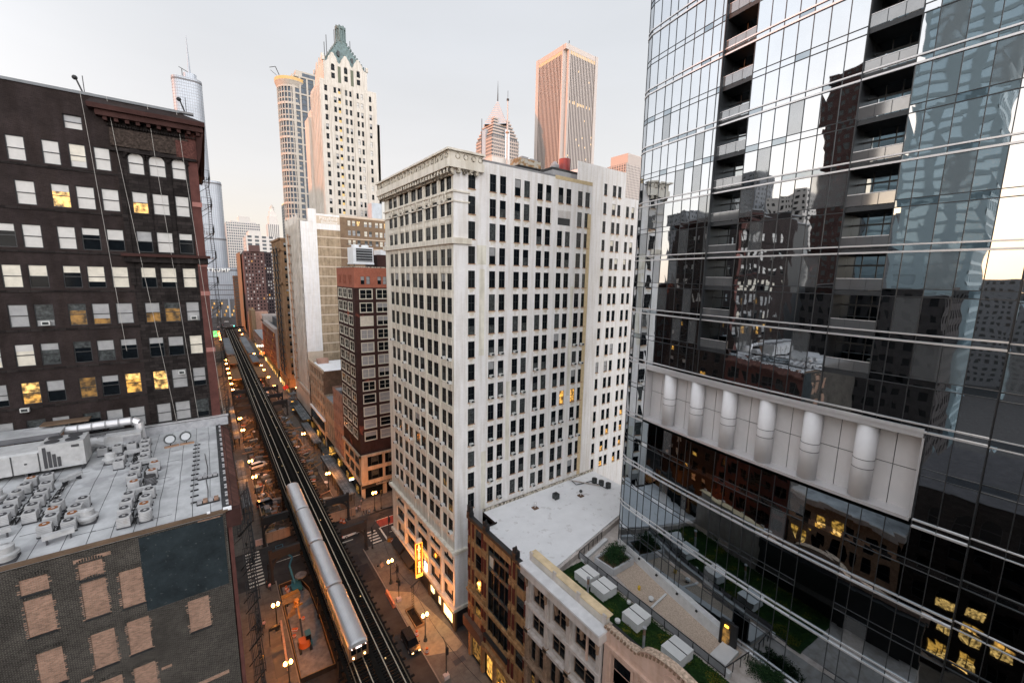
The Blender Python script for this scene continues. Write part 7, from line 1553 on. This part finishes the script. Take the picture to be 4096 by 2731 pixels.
    signal('signal pole without block between two lamps on the right sidewalk', 27.7, 76.4, 4.4, None, False)
    signal('tall signal pole by the corner of the white building at the crossing', 31.3, 91.0, 6.5, (-2.5, 3.5), False)
    signal('signal pole on the far corner sidewalk near the red bus lane', 34.4, 105.6, 5.5, (0, -1), False)
    signal('signal pole left of the tracks beside the west railway column', 6.0, 90.9, 5.2, None, False)
    signal('signal pole standing in the road beside the east railway column', 27.0, 90.2, 5.5, (3, 3), False)
    for i, (x, y, l) in enumerate(((5.2, 74.2, 'arched iron subway entrance frame on the left sidewalk beneath the upper lamp'),)):
        one('iron_arch', l, 'arch', (x, y, .15), lambda b: ([b.beam((x - .9 + .9 * (1 - math.cos(PI * k / 8)), y, 3.2 + .5 * math.sin(PI * k / 8)), (x - .9 + .9 * (1 - math.cos(PI * (k + 1) / 8)), y, 3.2 + .5 * math.sin(PI * (k + 1) / 8)), .1, .1, STEEL_B) for k in range(8)], [b.beam((x + s, y, .15), (x + s, y, 3.2), .09, .09, STEEL_B) for s in (-.9, .9)], b.beam((x - .9, y + .3, 3), (x + .9, y + .3, 3), .08, .5, STEEL_B)))
    one('lattice_mast', 'striped lattice mast between the dark plate and the lower left lamp', 'mast', (6.1, 67, .15), lambda b: (b.beam((6.1, 67.5, .15), (6.0, 72.5, 5.6), .3, .3, RUST), [b.rbox((6.1 - .02 * k, 67.7 + k * .45, .4 + .5 * k), .36, .1, .1, 0, STEEL_B) for k in range(11)]))
    one('grate_pile', 'small heap of iron grating and a bucket on the right sidewalk near the crossing', 'grating', (26.6, 83, .15), lambda b: ([b.rbox((26.8, 82.6 + .1 * k, .2 + .03 * k), .9, .06, .05, .5, RUST) for k in range(10)], b.cyl(26.0, 83.4, .15, .45, .18, STEEL_B, 10), b.cyl(26.7, 83.6, .15, 1.3, .03, STEEL_B, 5)))
    # sidewalk canopies
    def canopy(label, x0, x1, y0, y1, z, m=SCF):
        t = thing('sidewalk_canopy', label, 'canopy', (x0, y0, .15)); b = MB(); b.box(x0, x1, y0, y1, z, z + .3, m); b.build('deck', t); b = MB(); y = y0 + .5
        while y < y1: [b.beam((x, y, .15), (x, y, z), .1, .1, STEEL_B) for x in (x0 + .2, x1 - .2)]; y += 3
        b.box(x0, x0 + .08, y0, y1, z - .6, z, STEEL_B); b.box(x1 - .08, x1, y0, y1, z - .6, z, STEEL_B); b.build('post', t)
    canopy('long grey scaffold canopy over the right sidewalk ending at the crossing', 26.4, 29.0, 110.8, 141, 4.0)
    canopy('grey scaffold canopy over the right sidewalk beyond the open glass frame', 26.9, 29.3, 153.5, 178, 4.0); canopy('farthest grey scaffold canopy beside the pale terracotta front', 28.0, 31.2, 181, 212, 4.2)
    canopy('grey canopy over the left sidewalk beyond the crossing, nearer part', 3.4, 5.6, 118, 151, 4.5); canopy('grey canopy over the left sidewalk, farther part behind a step', 4.2, 6.0, 172, 215, 4.5)
    t = thing('glass_entrance', 'open dark steel and glass entrance frame between the right sidewalk canopies', 'entrance', (28, 142, 0)); b = MB(); q = [(28, 141.6), (31.6, 141.8), (31.9, 147.6), (28.1, 147.4), (28, 141.6)]
    for z in (.2, 4.2): [b.beam((*a, z), (*c, z), .25, .25, mat('teal_steel', (.03, .06, .065), .5, var=.3)) for a, c in zip(q, q[1:])]
    [b.beam((*a, .2), (*a, 4.2), .2, .2, STEEL_B) for a in q]; b.build('frame', t); b = MB(); b.box(28.3, 31.4, 142, 142.1, 3.5, 3.9, LIT_Y); b.box(28.2, 28.3, 143, 146, 2.4, 2.8, LIT_Y); b.build('light_box', t)
    t = thing('scaffold_tower', 'tall grey scaffold stair tower rising beside the tracks near the second crossing', 'scaffold', (28.3, 206, 0)); b = MB()
    for z in range(0, 11, 2):
        [b.beam(p, q_, .09, .09, SCF) for p, q_ in (((26.9, 203, z), (29.7, 203, z)), ((29.7, 203, z), (29.7, 210, z)), ((29.7, 210, z), (26.9, 210, z)), ((26.9, 210, z), (26.9, 203, z)))]; b.box(27, 29.6, 203.2, 206, z, z + .1, SCF); b.beam((27.3, 203.4, z), (29.4, 209, z + 2), .6, .1, SCF) if z < 10 else None
    [b.beam((x, y, 0), (x, y, 11), .11, .11, SCF) for x in (26.9, 28.3, 29.7) for y in (203, 206.5, 210)]; b.build('frame', t); b = MB(); b.box(27.2, 28.4, 203.0, 203.1, 6.4, 6.9, LIT_Y); b.box(27.4, 28.6, 203, 203.1, 2.6, 3.1, LIT_Y); b.build('work_light', t)
    # plywood hoardings
    t = thing('hoarding', 'pale plywood hoarding wall at the near end of the right construction strip', 'hoarding', (24.5, 106.5, 0)); b = MB(); b.box(20.6, 25.6, 106.2, 106.4, .1, 3.0, PLY); b.box(25.5, 25.7, 106.4, 113, .1, 3.0, PLY); b.box(20.4, 25.8, 106.1, 106.5, 2.9, 3.05, STEEL_B); b.build('panels', t)
    for i, (x, l) in enumerate(((25.9, 'left'), (27.2, 'right'))): one('notice_board', l + ' notice board of pale lettered panels beside the plywood hoarding', 'notice board', (x, 106, .15), lambda b: ([b.box(x - .45, x + .45, 105.95, 106, .7 + .3 * k, .92 + .3 * k, PLY) for k in range(6)], b.box(x - .5, x + .5, 106, 106.06, .5, 2.6, RUST), b.box(x - .04, x + .04, 106.0, 106.1, .15, .5, STEEL_B)))
    t = thing('hoarding', 'brown plywood hoarding across the left construction strip at the crossing', 'hoarding', (7.6, 106.5, 0)); b = MB(); b.box(7.2, 12.2, 106.2, 106.4, .1, 2.6, PLY); b.box(7.1, 7.3, 106.4, 122, .1, 2.4, PLY); b.build('panels', t)
    one('notice_board', 'square pale pink notice sign on the left sidewalk at the hoarding corner', 'notice board', (5.6, 105.6, .15), lambda b: (b.box(4.9, 6.4, 105.55, 105.6, .6, 2.2, mat('pink_notice', (.55, .38, .34), .8, var=.1)), [b.box(5.1, 6.2, 105.53, 105.55, .8 + .3 * k, .9 + .3 * k, RUST) for k in range(4)], b.box(5.6, 5.7, 105.6, 105.7, .15, .6, STEEL_B)))
    # clutter in the torn up street
    kinds = []
    def K(name, cat, label, f):
        t = thing(name, label, cat, (0, 0, 0), label_group(name)); b = MB(); f(b); b.build('body', t); kinds.append([t, False, label])
    def label_group(n): return n.replace('_', ' ') + 's on the torn up street'
    K('lumber_stack', 'lumber', 'short stack of raw boards lying on the torn up street', lambda b: [b.rbox((0, -.3 + .15 * i, .1 + .08 * (i % 3)), 2.4, .14, .08, rnd.uniform(-.1, .1), WD) for i in range(6)])
    K('material_crate', 'crate', 'pale square crate on the torn up street beside the elevated railway', lambda b: (b.box(-.7, .7, -.5, .5, .12, .9, PLY), b.box(-.75, .75, -.55, .55, .9, .96, CONC), b.box(-.6, -.4, -.5, .5, 0, .12, STEEL_B), b.box(.4, .6, -.5, .5, 0, .12, STEEL_B)))
    K('white_bag', 'sack', 'pale sack of building material on the torn up street', lambda b: (b.ball((0, 0, .35), .5, WR, 9, 6, .7), b.ball((.5, .2, .3), .4, WR, 8, 5, .7)))
    K('steel_beam', 'steel beam', 'long dark steel beam lying on the torn up street', lambda b: (b.box(-2.6, 2.6, -.15, .15, 0, .06, RUST), b.box(-2.6, 2.6, -.03, .03, .06, .34, RUST), b.box(-2.6, 2.6, -.15, .15, .34, .4, RUST)))
    K('orange_barrier', 'barrier', 'small orange barricade standing on the torn up street', lambda b: (b.box(-.9, .9, -.04, .04, .7, 1.0, ORG), b.box(-.9, .9, -.04, .04, .3, .5, WR), b.beam((-.8, -.3, 0), (-.8, .05, 1), .06, .06, STEEL_B), b.beam((.8, -.3, 0), (.8, .05, 1), .06, .06, STEEL_B)))
    K('equipment_box', 'tool box', 'blue grey steel equipment box on the torn up street', lambda b: (b.box(-1.1, 1.1, -.6, .6, .15, 1.2, SCF), b.box(-1.15, 1.15, -.65, .65, 1.2, 1.3, mat('blue_lid', (.12, .16, .19), .6, var=.2)), b.box(-.9, -.7, -.6, .6, 0, .15, STEEL_B), b.box(.7, .9, -.6, .6, 0, .15, STEEL_B)))
    K('rebar_bundle', 'rebar', 'rusty bundle of reinforcing bars lying on the torn up street', lambda b: [b.tube([(-2, rnd.uniform(-.2, .2), rnd.uniform(.05, .2)), (2, rnd.uniform(-.2, .2), rnd.uniform(.05, .2))], .03, RUST, 4) for i in range(12)])
    K('shoring_plank', 'plank', 'yellow lit plank propped at a slant on the torn up street', lambda b: (b.beam((-1.8, 0, .1), (1.8, .3, 1.9), .12, .3, WD), b.beam((1.6, .2, 0), (1.6, .3, 1.8), .1, .1, WD)))
    kn = len(kinds)
    from mathutils import noise
    for i in range(185):
        side = rnd.random() < .5; x = rnd.uniform(7.8, 11.8) if side else rnd.uniform(20.6, 25.4); y = rnd.uniform(108, 213); k = rnd.choice([0, 0, 1, 1, 2, 3, 4, 5, 6, 6, 7, 7, 0])
        loc = (x, y, .03 + max(0, noise.noise(Vector((x * .45, y * .45, 1)))) * .7); rz = rnd.choice((0, PI / 2)) + rnd.uniform(-.4, .4); e = kinds[k]
        if not e[1]: e[0].location = loc; e[0].rotation_euler.z = rz; e[1] = True
        else: dup(e[0], loc, rz)
    t = make_car('white and dark work van parked among the debris left of the tracks', (9.7, 152.5, .3), .3, ('white', (.75, .75, .74)), False, True)
    t = make_car('dark pickup among debris at the near left of the construction strip', (9.2, 125, .3), .2, ('dark', (.03, .035, .045)), False, True)
    one('awning', 'red awning over the far right sidewalk at the corner of the second crossing', 'awning', (30.5, 245, 3), lambda b: b.hexa([(29.4, 240, 3.0), (31.7, 240, 3.9), (31.7, 247, 3.9), (29.4, 247, 3.0), (29.4, 240, 3.2), (31.7, 240, 4.3), (31.7, 247, 4.3), (29.4, 247, 3.2)], mat('red_canvas', (.40, .03, .02), .8, var=.15)), 'canvas')
    one('awning', 'second red awning farther along the tan brown tower shopfront', 'awning', (30.5, 262, 3), lambda b: b.hexa([(29.4, 258, 3.0), (31.7, 258, 3.9), (31.7, 266, 3.9), (29.4, 266, 3.0), (29.4, 258, 3.2), (31.7, 258, 4.3), (31.7, 266, 4.3), (29.4, 266, 3.2)], mat('red_canvas'), 'canvas')) if False else None
    one('lit_sign', 'glowing green shop sign at the far end of the left sidewalk', 'sign', (3.2, 440, 5), lambda b: b.box(2, 5.5, 440, 440.5, 8, 13, mat('green_neon', (.02, .1, .03), .5, var=0, emis=(.25, 1., .25), es=2)), 'panel')
    one('traffic_light', 'tiny green traffic light at the far crossing over the tracks', 'traffic light', (21, 512, 8), lambda b: (b.ball((21, 512, 9), .5, mat('green_signal', (.02, .1, .06), .4, var=0, emis=(.1, 1., .7), es=5)), b.box(20.9, 21.1, 512.4, 512.6, 0, 9.6, STEEL_B)), 'lamp')
works()
# ------------------------------------------------------------------ west side beyond the frame: what the mirror glass and the canyon need
def west():
    def blk(name, label, x0, x1, y0, y1, z1, wm, gm, nx=8, f=3.8, w=.5, cat='building', pw=3.2):
        t = thing(name, label, cat, (x0, y0, 0)); c = MB(); c.box(x0, x1, y0, y1, 0, z1, gm)
        P = (y1 - y0); n = max(3, int(P / pw)); ribs(c, 'E', x1, y0, y1, 0, z1, n, P / n * w, wm, .25, (f, f * w)); n = max(4, int((x1 - x0) / 3.2)); ribs(c, 'S', y0, x0, x1, 0, z1, n, (x1 - x0) / n * w, wm, .25, (f, f * w)); c.box(x0 - .2, x1 + .3, y0 - .3, y1 + .2, z1 - .6, z1 + .4, wm); c.build('shaft', t); return t
    blk('office_tower', 'teal glass tower west of the avenue seen mirrored in the curved glass', -150, -120, 24, 56, 215, mat('teal_frame', (.26, .34, .37), .5, var=.05), mat('teal_pane', (.45, .58, .64), .25, metal=.6, var=.08, vs=.12), f=4.2, w=.3, pw=14)
    blk('office_tower', 'dark slab tower west of the avenue', -160, -122, 84, 101, 152, DBR, G_GREY)
    blk('office_tower', 'grey tower west of the avenue with slanted top', -235, -200, 202, 224, 143, mat('mid_grey_stone', (.17, .175, .185), .8), G_GREY)
    blk('office_tower', 'pale arched tower west of the avenue', -235, -200, 150, 185, 121, mat('limestone_slab'), G_DARK)
    blk('office_building', 'brown block behind the low flat roofed brick building', -75, -42, 20, 88, 62, mat('charcoal_brick', (.05, .045, .045), .9, var=.3), G_DARK); blk('office_building', 'dark block north of the sooty brick building', -60, -2, 112, 150, 62, DBR, G_GREY)
    blk('office_building', 'stone block beyond the dark one', -50, -1, 152, 214, 48, STONE, G_GREY); blk('office_building', 'brick block past the second crossing on the left', -50, -1, 236, 300, 52, DBR, G_DARK); blk('office_building', 'grey block far up the left side', -50, -1, 302, 355, 40, SK_(), G_DARK); blk('office_building', 'farther grey block on the left side', -50, -1, 374, 515, 45, BRN, G_DARK)
    blk('office_tower', 'long unseen ridge added far to the west-northwest to block the low sun', -345, -320, 90, 420, 116, mat('mid_grey_stone'), G_GREY); blk('office_tower', 'tower far to the northwest', -190, -150, 260, 300, 118, mat('mid_grey_stone'), G_GREY); blk('office_tower', 'broad block far to the west', -330, -290, -20, 60, 66, mat('mid_grey_stone'), G_GREY); blk('office_tower', 'block far to the west-southwest', -260, -200, -140, -60, 72, BRN, G_DARK)  # west-northwest ridge is added out of view to shade the white building
    # low lit stone building opposite the terrace, seen in the mirror glass
    t = thing('stone_building', 'low brown stone building with lit arched windows opposite the glass tower', 'building', (0, 14, 0)); w = MB(); rs = []; wins = []
    for k in range(8):
        y = 15.2 + k * 2.6
        for r, z in enumerate((1.2, 6.2, 10.4, 14.6)): rs.append((y, y + 1.6, z, z + 3.1)); q = rnd.random(); wins.append(('E', -.3, .3, y, y + 1.6, z, z + 3.1, ('dh', F_BLACK, LIT_Y if q < .5 and y > 24 else G_DARK, LIT_W if (q < .45 and y > 22) else G_DARK, None, 0)))
    wall(w, 'E', -.3, 14, 36.6, 0, 20, rs, BRS, .35); w.box(-22, -.65, 14.2, 36.4, 0, 19.4, BRS); w.box(-22, .3, 13.8, 36.6, 19.4, 20.3, LSM); w.face([(-22, 14, 20.32), (0, 14, 20.32), (0, 36.5, 20.32), (-22, 36.5, 20.32)], MEM); w.box(-14, -8, 20, 28, 20.3, 24, ROOF_G); w.build('wall', t); place_windows(t, wins)
    t = thing('stone_building', 'dark arcaded stone building on the avenue just below the viewpoint', 'building', (0, -20, 0)); w = MB(); rs = []; wins = []
    for k in range(9):
        y = -22 + k * 3.8
        for r, z in enumerate((1, 6, 10.5, 15, 19.5, 24)): rs.append((y, y + 2.4, z, z + 3.4)); q = rnd.random(); wins.append(('E', -.5, .4, y, y + 2.4, z, z + 3.4, ('arch', F_BLACK, G_DARK, LIT_W if q < .3 and r < 3 else G_DARK, DST) if r > 1 else ('pair', F_BLACK, LIT_Y if q < .6 else G_DARK, LIT_W if q < .6 else G_DARK, None, 0)))
    wall(w, 'E', -.5, -24, 13.6, 0, 30, rs, DST, .45); w.box(-30, -1.0, -23.8, 13.4, 0, 29.6, DST); w.face([(-30, -24, 30.1), (-.5, -24, 30.1), (-.5, 13.6, 30.1), (-30, 13.6, 30.1)], mat('black_tar_roof', (.05, .05, .055), .9, var=.3)); w.build('wall', t); place_windows(t, wins)
    # east side and south blocks closing the canyon
    blk('office_building', 'stone block south of the view on the east side', 33, 46, -45, -9, 74, STONE, G_DARK); blk('office_tower', 'tall block south of the viewpoint', -30, -3, -90, -40, 96, BRN, G_DARK); blk('office_tower', 'tall stone block farther south', 36, 80, -120, -60, 105, STONE, G_DARK); blk('office_building', 'brick block behind the white corner building', 87, 120, 64, 92, 70, BRN, G_DARK)
    blk('office_building', 'block behind the red topped brick building', 53, 90, 114, 180, 40, BRN, G_DARK)
def SK_(): return mat('grey_stone')
west()
g_ = MB(); g_.box(-3000, 3000, -1500, 4500, -1, 0, mat('asphalt_ground', (.06, .058, .058), .9, var=.3)); struct(g_, 'ground')
